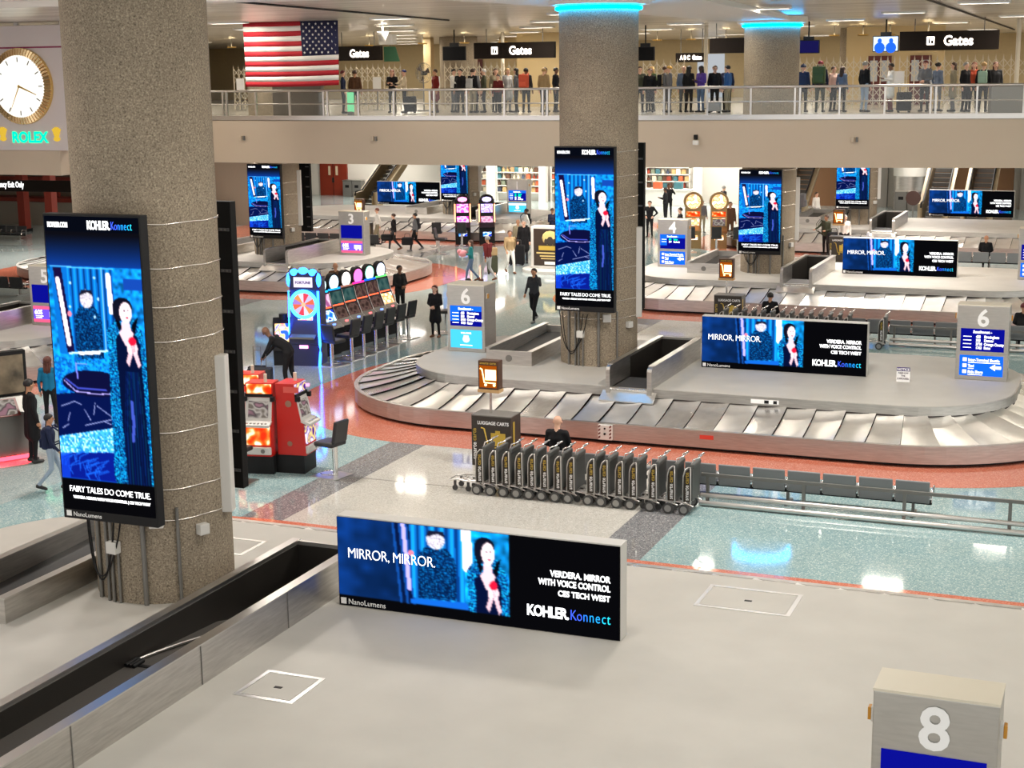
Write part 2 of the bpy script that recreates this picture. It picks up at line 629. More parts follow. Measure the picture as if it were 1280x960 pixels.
def column(x, y, z0, label, straps, ring, side=1):
    t = thing('concrete_column', label, 'column', (x, y, 0), 0, kind='thing')
    MB().lathe([(0.95, z0), (0.95, 9.75)], n=72).build('shaft', [CONC], t)
    for z in straps:
        MB().tube([(0.958 * math.cos(2 * PI * k / 48), 0.958 * math.sin(2 * PI * k / 48), z + 0.01 * math.sin(k)) for k in range(48)], 0.011, 6, closed=True).build('strap', [STRAP], t)
    # conduits, junction boxes and hanging cables under the screen
    a0 = -PI / 2 - 0.1
    for da, zt, r in ((-0.42, 2.3, .03), (-0.2, 2.25, .025), (-0.1, 2.3, .025), (0.02, 1.75, .02), (0.42, 2.3, .035), (0.9, 2.3, .025)):
        c, s = math.cos(a0 + da), math.sin(a0 + da)
        MB().cyl((0.98 * c, 0.98 * s, z0), (0.98 * c, 0.98 * s, zt), r, n=8).build('conduit', [GREYMET], t)
    for da, z, w_ in ((-0.03, 1.75, .17), (0.62, 2.15, .19), (1.25, 1.95, .15)):
        c, s = math.cos(a0 + da), math.sin(a0 + da)
        o = MB().cbox(-w_ / 2, w_ / 2, -0.1, 0.02, -w_ / 2, w_ / 2, 0.012).build('junction_box', [OFFWHITE], t, (0.97 * c, 0.97 * s, z), a0 + da + PI / 2)
    for da0, da1, zb in ((-0.75, 0.16, 1.3), (-0.6, 0.05, 1.25)):
        pts = []
        for k in range(15):
            u = k / 14
            a = a0 + da0 + (da1 - da0) * u
            z = 2.25 - (2.25 - zb) * (4 * u * (1 - u)) ** 0.8
            pts.append((1.04 * math.cos(a), 1.04 * math.sin(a), z))
        MB().tube(pts, 0.012, 6).build('cable', [BLACK], t)
    if ring:
        MB().tube([(1.0 * math.cos(2 * PI * k / 48), 1.0 * math.sin(2 * PI * k / 48), 9.46) for k in range(48)], 0.045, 8, closed=True).build('light_ring', [CYANLED], t)
        MB().lathe([(0.96, 9.54), (1.2, 9.54), (1.2, 9.75)], n=48).build('ring_cover', [WHITE], t)
    # white cable trunking at the right
    MB().cbox(-0.13, 0.13, -0.1, 0.1, 2.06, 4.27, 0.015).build('trunking', [OFFWHITE], t, (0.93 * side, 0.14, 0), 0.3 * side)
    return t


ST = [6.12, 5.54, 5.03, 4.57, 3.81, 3.34, 2.56, 2.13]
column(-12.45, YC[8], 0.95, 'concrete column nearest to us rising from the left of the front platform', ST, False)
column(-12.2, YC[6], 0.95, 'concrete column with blue light ring rising from the middle carousel six', ST, True)
column(-12.1, YC[4], 0.95, 'second concrete column with blue light ring, behind the bridge railing', ST[2:], True)
column(-12.1, YC[2], 0.95, 'farthest concrete column at the right, partly hidden behind a cropped screen', ST[4:], False)
column(mx(-12.1), YC[4], 0.95, 'concrete column on carousel three left of the red double doors', ST[2:], False)
column(mx(-12.1), YC[2], 0.95, 'concrete column on the far carousel one beside the escalator', ST[4:], False)
# ------------------------------------------------------------------ baggage carousels
PX0, PX1, HALF, CR = -16.6, -2.25, 3.05, 2.3


def wall_ring(mb, po, pi_, z0, z1, mi=0, smooth=True):
    n = len(po)
    vs = [(x, y, z0) for x, y in po] + [(x, y, z1) for x, y in po] + [(x, y, z1) for x, y in pi_] + [(x, y, z0) for x, y in pi_]
    fs = []
    for i in range(n):
        j = (i + 1) % n
        for k in range(4):
            a, b = k * n, ((k + 1) % 4) * n
            fs.append((a + i, a + j, b + j, b + i))
    return mb.add(vs, fs, mi, False)


def track(x0, x1, y0, y1, r):
    """arc-length walk round a rounded rectangle, counter-clockwise from the right end of the front edge: s -> point, normal"""
    segs = []
    for kind, a, b in (('l', (x1, y0 + r), (x1, y1 - r)), ('c', (x1 - r, y1 - r), 0), ('l', (x1 - r, y1), (x0 + r, y1)), ('c', (x0 + r, y1 - r), 90),
                       ('l', (x0, y1 - r), (x0, y0 + r)), ('c', (x0 + r, y0 + r), 180), ('l', (x0 + r, y0), (x1 - r, y0)), ('c', (x1 - r, y0 + r), 270)):
        segs.append((kind, a, b, math.dist(a, b) if kind == 'l' else r * PI / 2))
    total = sum(s[3] for s in segs)

    def at(s):
        s %= total
        for kind, a, b, L in segs:
            if s <= L:
                break
            s -= L
        if kind == 'l':
            u = s / L
            d = Vector((b[0] - a[0], b[1] - a[1])) / L
            return Vector((a[0] + d.x * s, a[1] + d.y * s)), Vector((d.y, -d.x))
        t = R(b) + s / r
        nrm = Vector((math.cos(t), math.sin(t)))
        return Vector(a) + nrm * r, nrm
    return at, total


def carousel(n, yc, f, label, extra=0.0, wide=0.0, ff=None):
    ff = ff or f
    t = thing('baggage_carousel', label, 'baggage carousel', (0, 0, 0), 0)
    x0, x1 = sorted((f(PX0), f(PX1)))
    x1 += wide
    y0, y1 = yc - HALF - extra, yc + HALF - (0.13 if n == 8 else 0)
    o = 1.5
    r = CR

    def ring(d):
        return rrect(x0 - d, x1 + d, y0 - d, y1 + d, r + d, 14)
    pb = MB()
    wall_ring(pb, ring(o - 0.12), ring(o - 0.2), 0, 0.1)
    pb.build('plinth', [PLINTHGAP], t)
    sk = MB()
    wall_ring(sk, ring(o + 0.07), ring(o + 0.02), 0.09, 0.45)
    wall_ring(sk, ring(o + 0.085), ring(o - 0.02), 0.43, 0.465)
    sk.build('skirt', [STEEL], t)
    un = MB()
    wall_ring(un, ring(0.03), ring(-0.06), 0.45, 0.75)
    un.build('belt_gap', [PLINTHGAP], t)
    # overlapping slope plates
    at, total = track(x0 - o / 2, x1 + o / 2, y0 - o / 2, y1 + o / 2, r + o / 2)
    N = round(total / 0.64)
    for i in range(N):
        rr = random.Random(n * 100 + i)
        tw, tl = rr.uniform(-0.02, 0.02), rr.uniform(-0.02, 0.02)
        vs, fs = [], []
        nu, nv = 4, 4
        for a in range(nu + 1):
            for b in range(nv + 1):
                p, nr = at((i + a / nu * 0.988) * total / N)
                d = -o / 2 + 0.02 + (o - 0.02) * b / nv
                q = p + nr * d
                sag = -0.03 * math.sin(PI * b / nv) + 0.04 * (a / nu) ** 2 * (1 - 0.3 * b / nv) - 0.03 * math.sin(PI * a / nu) * (b / nv)
                vs.append((q.x, q.y, 0.73 - 0.29 * b / nv + sag + tw * (a / nu - 0.5) + tl * (b / nv - 0.5)))
        for a in range(nu):
            for b in range(nv):
                k = a * (nv + 1) + b
                fs.append((k, k + 1, k + nv + 2, k + nv + 1))
        MB().add(vs, fs, 0, True).build('plate', [PLATE if rr.random() < 0.72 else PLATE2], t)
    bd = MB()  # dark sheet added beneath so the gaps between plates read as shade
    wall_ring(bd, ring(o - 0.05), ring(0.05), 0.36, 0.38)
    bd.build('gap_shade_sheet', [PLINTHGAP], t)
    # the raised deck with the notch of the open feed conveyor
    xa, xb = sorted((ff(-10.86), ff(-9.98)))
    yb = yc + 0.95
    poly = rrect(x0, x1, y0, y1, r, 14)
    k = 3 * 15
    poly = poly[:k] + [(xa, y0), (xa, yb), (xb, yb), (xb, y0)] + poly[k:]
    MB().prism(poly, 0.90, 0.955).build('deck', [DECK], t)
    fp = MB()
    wall_ring(fp, ring(0.03), ring(-0.03), 0.755, 0.948)
    fp.build('deck_fascia', [STEEL], t)
    if n == 6:
        MB().box(-7.62, -7.0, y0 - 0.04, y0 - 0.028, 0.80, 0.89).build('fascia_sticker', [WPRINT], t)
        MB().box(-7.12, -7.04, y0 - 0.043, y0 - 0.03, 0.81, 0.88).box(-7.32, -7.22, y0 - 0.043, y0 - 0.03, 0.81, 0.88).build('sticker_symbol', [BLACK], t)
        yy = y0 - o - 0.10
        sb = MB().cbox(-10.62, -10.3, yy - 0.05, yy + 0.03, 0.1, 0.44, 0.015).build('stop_box', [OFFWHITE], t)
        for sx in (-10.61, -10.36):
            for q in range(4):
                MB().add([(sx, yy - 0.053, 0.13 + q * .08), (sx + .05, yy - 0.053, 0.16 + q * .08), (sx + .05, yy - 0.053, 0.2 + q * .08), (sx, yy - 0.053, 0.17 + q * .08)], [(0, 1, 2, 3)]).build('hazard_stripe', [mat('hazard_red_black', (0.12, 0.02, 0.015), 0.5)], sb)
        MB().disc((-10.46, yy - 0.05, 0.36), 0.02, 'y', 12, t=-0.02).disc((-10.46, yy - 0.05, 0.24), 0.025, 'y', 12, t=-0.02).build('button', [BLACK], sb)
        MB().box(-8.35, -8.05, y0 - o - 0.088, y0 - o - 0.078, 0.28, 0.37).build('skirt_sticker', [mat('sticker_red', srgb(200, 60, 44), 0.5)], t)
    return t


def open_feed(n, yc, f, label, extra=0.0, sides=True):
    """feed conveyor that rises from below and opens over the slope plates"""
    t = thing('feed_conveyor', label, 'conveyor', (0, 0, 0), 0)
    y0 = yc - HALF - extra
    yb = yc + 0.95

    def X(a, b):
        return sorted((f(a), f(b)))
    for a, b in ((-10.95, -10.86), (-9.98, -9.87)):
        xa, xb = X(a, b)
        ww = MB().prismx([(y0 - 0.12, 0.78), (yb + 0.06, 0.78), (yb + 0.06, 1.45), (y0 - 0.02, 1.45), (y0 - 0.09, 1.42), (y0 - 0.12, 1.36)], xa, xb)
        ww.build('side_wall', [STEEL], t)
        xa, xb = X(a - 0.02, b + 0.02)
        MB().box(xa, xb, y0 + 0.05, yb + 0.06, 1.45, 1.47).build('cap_rail', [RAILM], t)
    xa, xb = X(-10.86, -9.98)
    MB().box(xa, xb, yb, yb + 0.06, 0.0, 1.45).build('end_wall', [STEEL], t)
    MB().box(xa, xb, yb - 0.02, yb - 0.004, 0.1, 1.40).box(xa, xa + 0.006, y0 + 1.4, yb, 0.05, 1.40).box(xb - 0.006, xb, y0 + 1.4, yb, 0.05, 1.40).build('inner_shade', [mat('trough_shade', (0.05, 0.045, 0.04), 0.35, 0.6)], t)  # dark sheets over the walls paint the shade deep in the trough
    ys = [y0 - 0.02, y0 + 1.3, yb - 0.02]
    zs = [0.93, 0.93, 0.2]
    if n == 8:
        ys = [y0, yc - 3.1, yc - 1.2, yb - 0.02]
        zs = [1.12, 1.1, 0.98, 0.45]
    vs = []
    for y, z in zip(ys, zs):
        vs += [(xa, y, z), (xb, y, z)]
    fs = [(2 * k, 2 * k + 1, 2 * k + 3, 2 * k + 2) if f(0) == 0 or True else 0 for k in range(len(ys) - 1)]
    MB().add(vs, fs).build('belt', [RUBBER if n != 8 else mat('belt_rubber_grey', srgb(84, 80, 76), 0.6, bump=0.1, bscale=40)], t)
    if n == 8:
        xn = X(-9.88, -9.862)
        for ys_ in (9.6, 12.0, 14.4, 16.4):
            MB().box(xn[0], xn[1], ys_, ys_ + 0.012, 0.96, 1.44).build('wall_seam', [GREYMET], t)
        # guide rail of the curved transfer belt inside the trough
        pts = [(xa + 0.05 + 0.85 * (q / 14) ** 1.7 * (xb - xa - 0.1), yc - 3.1 + 2.3 * q / 14, 1.13 - 0.14 * q / 14) for q in range(15)]
        MB().tube(pts, 0.022, 6).build('curve_guide', [RAILM], t)
        MB().box(xa, xb, yc - 3.14, yc - 3.08, 1.08, 1.112).build('belt_joint', [BLACK], t)
        for q in range(3):
            MB().cyl((xa + 0.03 + q * .05, yc - 3.2, 1.12), (xa + .05 + q * .05, yc - 3.02, 1.14), 0.03, n=8).build('guide_bracket', [BLACK], t)
    else:
        a, b = X(-11.05, -9.78)
        MB().prismx([(y0 - 0.34, 0.70), (y0 + 0.02, 0.90), (y0 + 0.02, 0.88), (y0 - 0.34, 0.67)], a, b).build('apron', [PLATE], t)
        MB().cyl((xa, y0 - 0.03, 0.90), (xb, y0 - 0.03, 0.90), 0.04, n=10).build('end_roller', [CHROME], t)
    return t


def closed_feed(n, yc, f, label):
    """boxed-in second feed with a closed front"""
    t = thing('feed_box', label, 'conveyor', (0, 0, 0), 0)
    y0, y1 = (yc - (2.2 if n == 8 else 1.38), yc + 2.7)

    def X(a, b):
        return sorted((f(a), f(b)))
    z = 1.30
    for a, b, yb in ((-14.66, -14.58, y1), (-13.54, -13.46, yc + 1.9 if n != 8 else y1)):
        xa, xb = X(a, b)
        MB().box(xa, xb, y0, yb, 0.95, z if a > -14 else z + 0.04).build('side_wall', [STEEL], t)
        xa, xb = X(a - 0.03, b + 0.03)
        MB().box(xa, xb, y0 - 0.02, yb, z if a > -14 else z + 0.04, z + 0.02 if a > -14 else z + 0.06).build('cap_rail', [RAILM], t)
    xa, xb = X(-14.58, -13.54)
    MB().box(xa, xb, y0, y0 + 0.08, 0.95, z).build('front_wall', [STEEL], t)
    MB().box(xa, xb, y1 - 0.08, y1, 0.95, z).build('end_wall', [STEEL], t)
    cx = (xa + xb) / 2
    MB().disc((cx, y0 - 0.012, 1.12), 0.085, 'y', 20, t=0.012).build('round_cover', [GREYMET], t)
    MB().prismx([(y0 + 0.08, 1.0), (y1 - 0.08, 1.0), (y1 - 0.08, 1.12), (y0 + 0.08, 0.97)][:3] + [(y0 + 0.08, 0.97)], xa, xb).build('belt', [RUBBER], t)
    return t


idf = lambda x: x
tr = lambda x: x - 19.95
WORDS = {8: 'eight', 6: 'six', 4: 'four', 2: 'two', 7: 'seven', 5: 'five', 3: 'three', 1: 'one'}
CL = {8: 'large nearest carousel with a wide bare grey deck under the biggest billboard',
      6: 'stainless carousel six with sloped plates right behind the luggage carts',
      4: 'stainless carousel four behind the middle billboard, its kiosk numbered four',
      2: 'farthest right carousel two with the distant billboard on its pale deck',
      5: 'carousel five, partly seen behind the nearest concrete column',
      3: 'carousel three behind the lit slot machine row, its kiosk numbered three',
      1: 'far left carousel one behind the twin pink and blue slot machines'}
for n in (8, 6, 4, 2):
    carousel(n, YC[n], idf, CL[n], 7.5 if n == 8 else 0, 7.0 if n == 8 else 0)
    open_feed(n, YC[n], idf, {8: 'long steel feed trough running diagonally across the nearest deck', 6: 'open-mouthed feed conveyor right of the column on carousel six',
                              4: 'open-mouthed feed conveyor left of the billboard on carousel four', 2: 'distant open-mouthed feed conveyor on carousel two'}[n], 7.5 if n == 8 else 0)
    closed_feed(n, YC[n], idf, {8: 'boxed steel feed trough at the far left of the nearest deck', 6: 'boxed steel feed beside the left numbered kiosk of carousel six',
                                4: 'boxed steel feed beside the kiosk numbered four', 2: 'boxed steel feed on far carousel two beside the cropped screen'}[n])
for n in (5, 3, 1):
    carousel(n, YC[n + 1], mx, CL[n], 0.0, 0.0, tr)
    open_feed(n, YC[n + 1], tr, {5: 'feed conveyor on carousel five, mostly hidden by the nearest column', 3: 'open feed conveyor on carousel three left of its numbered kiosk',
                                 1: 'open feed conveyor on far carousel one'}[n])
    closed_feed(n, YC[n + 1], tr, {5: 'boxed feed on carousel five behind the kiosk numbered five', 3: 'boxed feed on carousel three behind the slot machine row', 1: 'boxed dark feed on carousel one right of its kiosk'}[n])

# access hatches let into the nearest deck
for x0, x1, y0, y1, lab in ((-9.38, -8.59, 14.28, 15.08, 'square floor hatch with steel frame in front of the biggest billboard'),
                            (-5.19, -3.89, 19.06, 19.97, 'wide floor hatch with steel frame right of the biggest billboard'),
                            (-13.0, -12.1, 18.85, 19.6, 'floor hatch behind the nearest column')):
    t = thing('floor_hatch', lab, 'hatch', ((x0 + x1) / 2, (y0 + y1) / 2, 0.955))
    a, b = (x1 - x0) / 2, (y1 - y0) / 2
    fm = MB()
    wall_ring(fm, [(-a, -b), (a, -b), (a, b), (-a, b)], [(-a + .06, -b + .06), (a - .06, -b + .06), (a - .06, b - .06), (-a + .06, b - .06)], -0.01, 0.006)
    fm.build('frame', [mat('hatch_steel', (0.75, 0.74, 0.72), 0.3, 0.9)], t)
    MB().box(-a + .075, a - .075, -b + .075, b - .075, -0.01, 0.004).build('lid', [DECK], t)
    MB().box(-0.05, 0.05, -0.02 - b * 0.1, 0.03 - b * 0.1, 0.0, 0.008).build('pull', [BLACK], t)
# ------------------------------------------------------------------ advertising screens: the picture is painted as colours on a grid mesh that glows
class Canvas:
    def __init__(s, w, h, col):
        s.w, s.h = w, h
        s.a = np.zeros((h, w, 3)) + np.array(col, float) / 255
        ys, xs = np.mgrid[0:h, 0:w]
        s.x, s.y = (xs + 0.5) / w, (ys + 0.5) / h

    def put(s, mask, col, alpha=1.0):
        c = np.array(col, float)
        if c.ndim == 1:
            c = c / 255
            s.a[mask] = s.a[mask] * (1 - alpha) + c * alpha
        else:
            s.a[mask] = s.a[mask] * (1 - alpha) + c[mask] * alpha

    def poly(s, pts, col, alpha=1.0):
        m = np.zeros((s.h, s.w), bool)
        n = len(pts)
        for i in range(n):
            (x0, y0), (x1, y1) = pts[i], pts[(i + 1) % n]
            if y0 == y1:
                continue
            c = ((s.y >= min(y0, y1)) & (s.y < max(y0, y1)))
            xi = x0 + (s.y - y0) * (x1 - x0) / (y1 - y0)
            m ^= c & (s.x < xi)
        s.put(m, col, alpha)
        return m

    def ell(s, cx, cy, rx, ry, col, alpha=1.0):
        m = ((s.x - cx) / rx) ** 2 + ((s.y - cy) / ry) ** 2 < 1
        s.put(m, col, alpha)
        return m

    def line(s, pts, wd, col, alpha=1.0):
        m = np.zeros((s.h, s.w), bool)
        asp = s.w / s.h
        for (x0, y0), (x1, y1) in zip(pts, pts[1:]):
            dx, dy = (x1 - x0) * asp, y1 - y0
            L2 = dx * dx + dy * dy + 1e-12
            t = np.clip((((s.x - x0) * asp) * dx + (s.y - y0) * dy) / L2, 0, 1)
            m |= np.hypot((s.x - x0) * asp - t * dx, (s.y - y0) - t * dy) < wd
        s.put(m, col, alpha)

    def glitter(s, mask, cols, p=0.5, cell=1):
        r = RNG.random((s.h, s.w))
        if cell > 1:
            r = np.kron(RNG.random((s.h // cell + 1, s.w // cell + 1)), np.ones((cell, cell)))[:s.h, :s.w]
        k = len(cols)
        for i, c in enumerate(cols):
            s.put(mask & (r < p * (i + 1) / k) & (r >= p * i / k), c)

    def mottle(s, mask, amp, cell):
        n = RNG.random((s.h // cell + 3, s.w // cell + 3))
        yi, xi = np.mgrid[0:s.h, 0:s.w] / cell
        y0, x0 = yi.astype(int), xi.astype(int)
        fy, fx = yi - y0, xi - x0
        v = (n[y0, x0] * (1 - fx) + n[y0, x0 + 1] * fx) * (1 - fy) + (n[y0 + 1, x0] * (1 - fx) + n[y0 + 1, x0 + 1] * fx) * fy
        s.a[mask] *= (1 + amp * (v[mask] - 0.5) * 2)[:, None]


def _soft(c):
    p = np.pad(c.a, ((1, 1), (1, 1), (0, 0)), 'edge')
    b = (p[:-2, 1:-1] + p[2:, 1:-1] + p[1:-1, :-2] + p[1:-1, 2:]) / 4
    return 0.42 * c.a + 0.58 * b


Canvas.soft = _soft


def woman(c, X, Y, full):
    """guest in a dark gown with a red fruit; X,Y map figure units (head about 1 tall) to the canvas"""
    P = lambda pts: [(X(x), Y(y)) for x, y in pts]
    # cape with a tall dark collar
    m = c.poly(P([(-1.1, 1.25), (-0.55, 0.75), (0.75, 0.7), (1.35, 1.3), (1.5, 2.4), (1.5, 5.0), (-0.9, 5.0)] if not full else
                 [(-1.05, 1.3), (-0.5, 0.85), (0.7, 0.8), (1.2, 1.3), (1.35, 2.6), (1.45, 9.5), (-0.6, 9.6), (-1.15, 8.2)]), (6, 40, 90))
    c.glitter(m, [(10, 140, 210), (4, 70, 150), (20, 190, 235), (4, 24, 60)], 0.8, 1)
    m = c.poly(P([(-0.5, 1.7), (-0.2, 1.3), (0.6, 1.25), (1.0, 1.9), (1.05, 3.2), (1.25, 9.4), (-0.25, 9.5), (-0.45, 5.0), (-0.5, 3.0)] if full else
                 [(-0.6, 1.6), (-0.2, 1.3), (0.6, 1.2), (1.0, 1.9), (1.0, 5.0), (-0.5, 5.0)]), (4, 12, 44))
    if full:
        for k in range(9):
            x = -0.3 + k * 0.16
            c.line(P([(x * 0.6 + 0.2, 3.2), (x, 6), (x * 1.1, 9.2)]), 0.0022, (6, 26 + 14 * (k % 3), 84 + 24 * (k % 2)), 0.6)
        c.line(P([(0.25, 4.6), (0.3, 5.6), (0.2, 6.4)]), 0.006, (70, 90, 200), 0.8)
    c.poly(P([(-0.62, 0.5), (-0.28, 1.35), (-0.1, 1.15), (-0.3, 0.75)]), (4, 6, 16))
    c.poly(P([(0.98, 0.62), (0.72, 1.45), (0.5, 1.15), (0.7, 0.85)]), (4, 6, 16))
    c.poly(P([(-0.1, 0.9), (0.4, 0.9), (0.48, 1.25), (0.66, 1.42), (0.28, 2.0), (0.08, 2.0), (-0.3, 1.42), (-0.1, 1.25)]), (226, 190, 198))   # neck and neckline
    c.ell(X(0.0), Y(0.22), abs(X(0.62) - X(0)), abs(Y(0.42) - Y(0)), (10, 12, 26))                       # hair
    c.ell(X(-0.22), Y(0.45), abs(X(0.4) - X(0)), abs(Y(0.42) - Y(0)), (12, 14, 30))
    c.ell(X(0.2), Y(0.48), abs(X(0.4) - X(0)), abs(Y(0.47) - Y(0)), (240, 214, 218))                    # face
    c.ell(X(0.12), Y(0.40), abs(X(0.06) - X(0)), abs(Y(0.035) - Y(0)), (60, 40, 60))
    c.ell(X(0.36), Y(0.38), abs(X(0.06) - X(0)), abs(Y(0.035) - Y(0)), (60, 40, 60))
    c.ell(X(0.28), Y(0.72), abs(X(0.09) - X(0)), abs(Y(0.04) - Y(0)), (196, 30, 60))
    dx, dy = abs(X(1) - X(0)), abs(Y(1) - Y(0))
    c.poly(P([(0.5, 2.3), (0.74, 2.15), (1.0, 2.85), (0.82, 3.0)]), (222, 180, 190))     # forearms and hands round the fruit
    c.poly(P([(0.05, 2.75), (0.3, 2.15), (0.5, 2.35), (0.25, 2.95)]), (222, 180, 190))
    c.ell(X(0.36), Y(2.12), .2 * dx, .26 * dy, (238, 204, 210))
    c.ell(X(0.64), Y(2.1), .2 * dx, .28 * dy, (232, 194, 202))
    for k in range(4):
        c.line(P([(0.42 + .02 * k, 1.98 + .1 * k), (0.66, 1.9 + .1 * k)]), .0016, (170, 110, 125), .8)
    c.ell(X(0.52), Y(1.78), abs(X(0.24) - X(0)), abs(Y(0.2) - Y(0)), (214, 20, 50))


def mirror_man(c, cx, cy, h):
    """figure seen from behind in the mirror"""
    asp = c.h / c.w
    w_ = h * asp
    P = lambda pts: [(cx + x * w_, cy + y * h) for x, y in pts]
    m = c.poly(P([(-0.85, 1.5), (-0.5, 0.95), (0.5, 0.9), (0.9, 1.5), (0.95, 3.7), (-0.8, 3.8)]), (3, 24, 60))
    c.glitter(m, [(6, 90, 160), (4, 50, 110), (10, 120, 190)], 0.35, 1)
    c.ell(cx, cy + .5 * h, .42 * w_, .5 * h, (200, 196, 205))
    c.glitter(((c.x - cx) / (.42 * w_)) ** 2 + ((c.y - cy - .5 * h) / (.5 * h)) ** 2 < 1, [(150, 140, 160), (235, 230, 235)], 0.5, 1)
    c.poly(P([(-0.45, 0.35), (-0.3, 0.02), (0.35, 0.0), (0.45, 0.3), (0.1, 0.15)]), (20, 20, 40))
    c.ell(cx - 1.15 * w_, cy + 1.35 * h, .13 * w_, .16 * h, (230, 120, 140))


def paint_tall():
    c = Canvas(132, 352, (4, 6, 14))
    y, x = c.y, c.x
    g = np.clip((y - 0.06) / 0.16, 0, 1)[..., None]
    sky = np.array([8, 8, 14]) / 255 * (1 - g) + np.array([10, 70, 185]) / 255 * g
    c.put(y > 0.05, sky)
    body = (y > 0.165) & (y < 0.885)
    c.put(body, (12, 120, 205))
    c.mottle(body, 0.45, 4)
    c.put((x > 0.8) & (y > 0.2) & (y < 0.235), (16, 60, 150))
    # mirror with curtained room and light bars
    c.poly([(0.03, 0.165), (0.70, 0.168), (0.70, 0.44), (0.18, 0.46), (0.08, 0.46)], (8, 96, 180))
    for k in range(14):
        xx = 0.22 + k * 0.035
        c.line([(xx, 0.17), (xx + 0.005, 0.44)], 0.0035, (4, 40, 100) if k % 2 else (18, 140, 220), 0.9)
    c.poly([(0.06, 0.17), (0.15, 0.17), (0.24, 0.45), (0.16, 0.455)], (18, 10, 50))
    c.line([(0.105, 0.21), (0.185, 0.425)], 0.0085, (255, 240, 250))
    c.line([(0.105, 0.21), (0.185, 0.425)], 0.0045, (255, 255, 255))
    c.line([(0.645, 0.19), (0.66, 0.31)], 0.0095, (250, 240, 255))
    c.line([(0.58, 0.168), (0.58, 0.44)], 0.002, (150, 200, 240))
    mirror_man(c, 0.40, 0.24, 0.062)
    for px, py in ((.24, .22), (.5, .2), (.53, .27), (.22, .3), (.48, .33)):
        c.ell(px, py, 0.012, 0.005, (170, 220, 250))
    c.line([(0.18, 0.457), (0.62, 0.44)], 0.003, (200, 240, 255))
    c.line([(0.3, 0.455), (0.5, 0.449)], 0.005, (255, 255, 255))
    c.line([(0.03, 0.167), (0.7, 0.169)], 0.0015, (90, 190, 250))
    # wall, basin, counter
    m = (y > 0.47) & (y < 0.6) & (x < 0.62)
    c.glitter(m, [(20, 150, 225), (6, 80, 180)], 0.4, 2)
    c.poly([(0.0, 0.60), (0.62, 0.57), (0.62, 0.71), (0.0, 0.745)], (4, 14, 62))
    c.ell(0.42, 0.555, 0.34, 0.045, (8, 10, 46))
    c.line([(0.10, 0.55), (0.22, 0.585), (0.45, 0.59), (0.6, 0.585)], 0.0018, (190, 175, 250))
    c.line([(0.12, 0.545), (0.25, 0.575), (0.55, 0.575)], 0.003, (60, 70, 180))
    c.line([(0.24, 0.49), (0.25, 0.54)], 0.003, (120, 120, 220))
    c.line([(0.24, 0.49), (0.36, 0.49)], 0.0016, (130, 150, 230))
    for a, b in (((.05, .64), (.2, .62)), ((.2, .62), (.27, .63)), ((.3, .645), (.36, .68)), ((.14, .66), (.11, .69)), ((.44, .63), (.6, .665)), ((.5, .68), (.58, .69)), ((.05, .715), (.12, .70)), ((.3, .70), (.6, .672)), ((.4, .66), (.42, .62))):
        c.line([a, b], 0.0013, (190, 200, 250), .85)
    m = c.poly([(0.0, 0.745), (0.62, 0.70), (0.66, 0.79), (0.12, 0.80), (0.0, 0.815)], (60, 170, 235))
    c.glitter(m, [(180, 230, 250), (30, 120, 200)], 0.5, 2)
    m = c.poly([(0.0, 0.815), (0.12, 0.80), (0.6, 0.785), (0.75, 0.885), (0.0, 0.885)], (6, 22, 120))
    for k in range(26):
        x0_ = 0.08 + 0.5 * RNG.random()
        y0_ = 0.79 + 0.07 * RNG.random()
        c.line([(x0_, y0_), (x0_ - 0.05 - 0.1 * RNG.random(), y0_ + 0.015), (x0_ - 0.1, y0_ + 0.04)], 0.0018, (20, 90, 210), 0.8)
    c.put((y > 0.80) & (y < 0.885) & (x < 0.1), (14, 60, 200), 0.7)
    woman(c, lambda q: 0.775 + q * 0.165, lambda q: 0.275 + q * 0.0725, True)
    c.put(y > 0.888, (5, 5, 7))
    return c.soft()


def paint_wide():
    c = Canvas(256, 100, (5, 5, 7))
    y, x = c.y, c.x
    im = (x < 0.625) & (y < 0.885)
    g = np.clip(x / 0.3, 0, 1)[..., None]
    c.put(im, np.array([8, 44, 104]) / 255 * (1 - 0.4 * g) + 0 * g)
    c.mottle(im, 0.25, 9)
    c.poly([(0.21, 0), (0.27, 0), (0.285, 0.885), (0.265, 0.885)], (6, 20, 60))
    for k in range(5):
        c.line([(0.21 + k * .012, 0), (0.235 + k * .012, 0.885)], 0.012, (4, 16, 50) if k % 2 else (14, 70, 150), 0.9)
    c.poly([(0.27, 0.0), (0.47, 0.0), (0.47, 0.8), (0.285, 0.83)], (10, 96, 176))
    for k in range(11):
        xx = 0.283 + k * 0.0175
        c.line([(xx, 0), (xx + 0.002, 0.8)], 0.014, (4, 46, 110) if k % 2 else (18, 150, 220), 0.9)
    c.line([(0.247, 0.0), (0.267, 0.72)], 0.02, (176, 164, 240))
    m = (x > 0.47) & im
    c.put(m, (10, 130, 205))
    c.mottle(m, 0.5, 5)
    c.poly([(0.27, 0.83), (0.47, 0.8), (0.5, 0.885), (0.27, 0.885)], (14, 90, 190))
    c.line([(0.475, 0.0), (0.48, 0.42)], 0.045, (240, 236, 255))
    mirror_man(c, 0.365, 0.05, 0.2)
    woman(c, lambda q: 0.54 + q * 0.058, lambda q: 0.11 + q * 0.26, False)
    c.put((y > 0.885) | (x >= 0.625), (5, 5, 7))
    return c.soft()


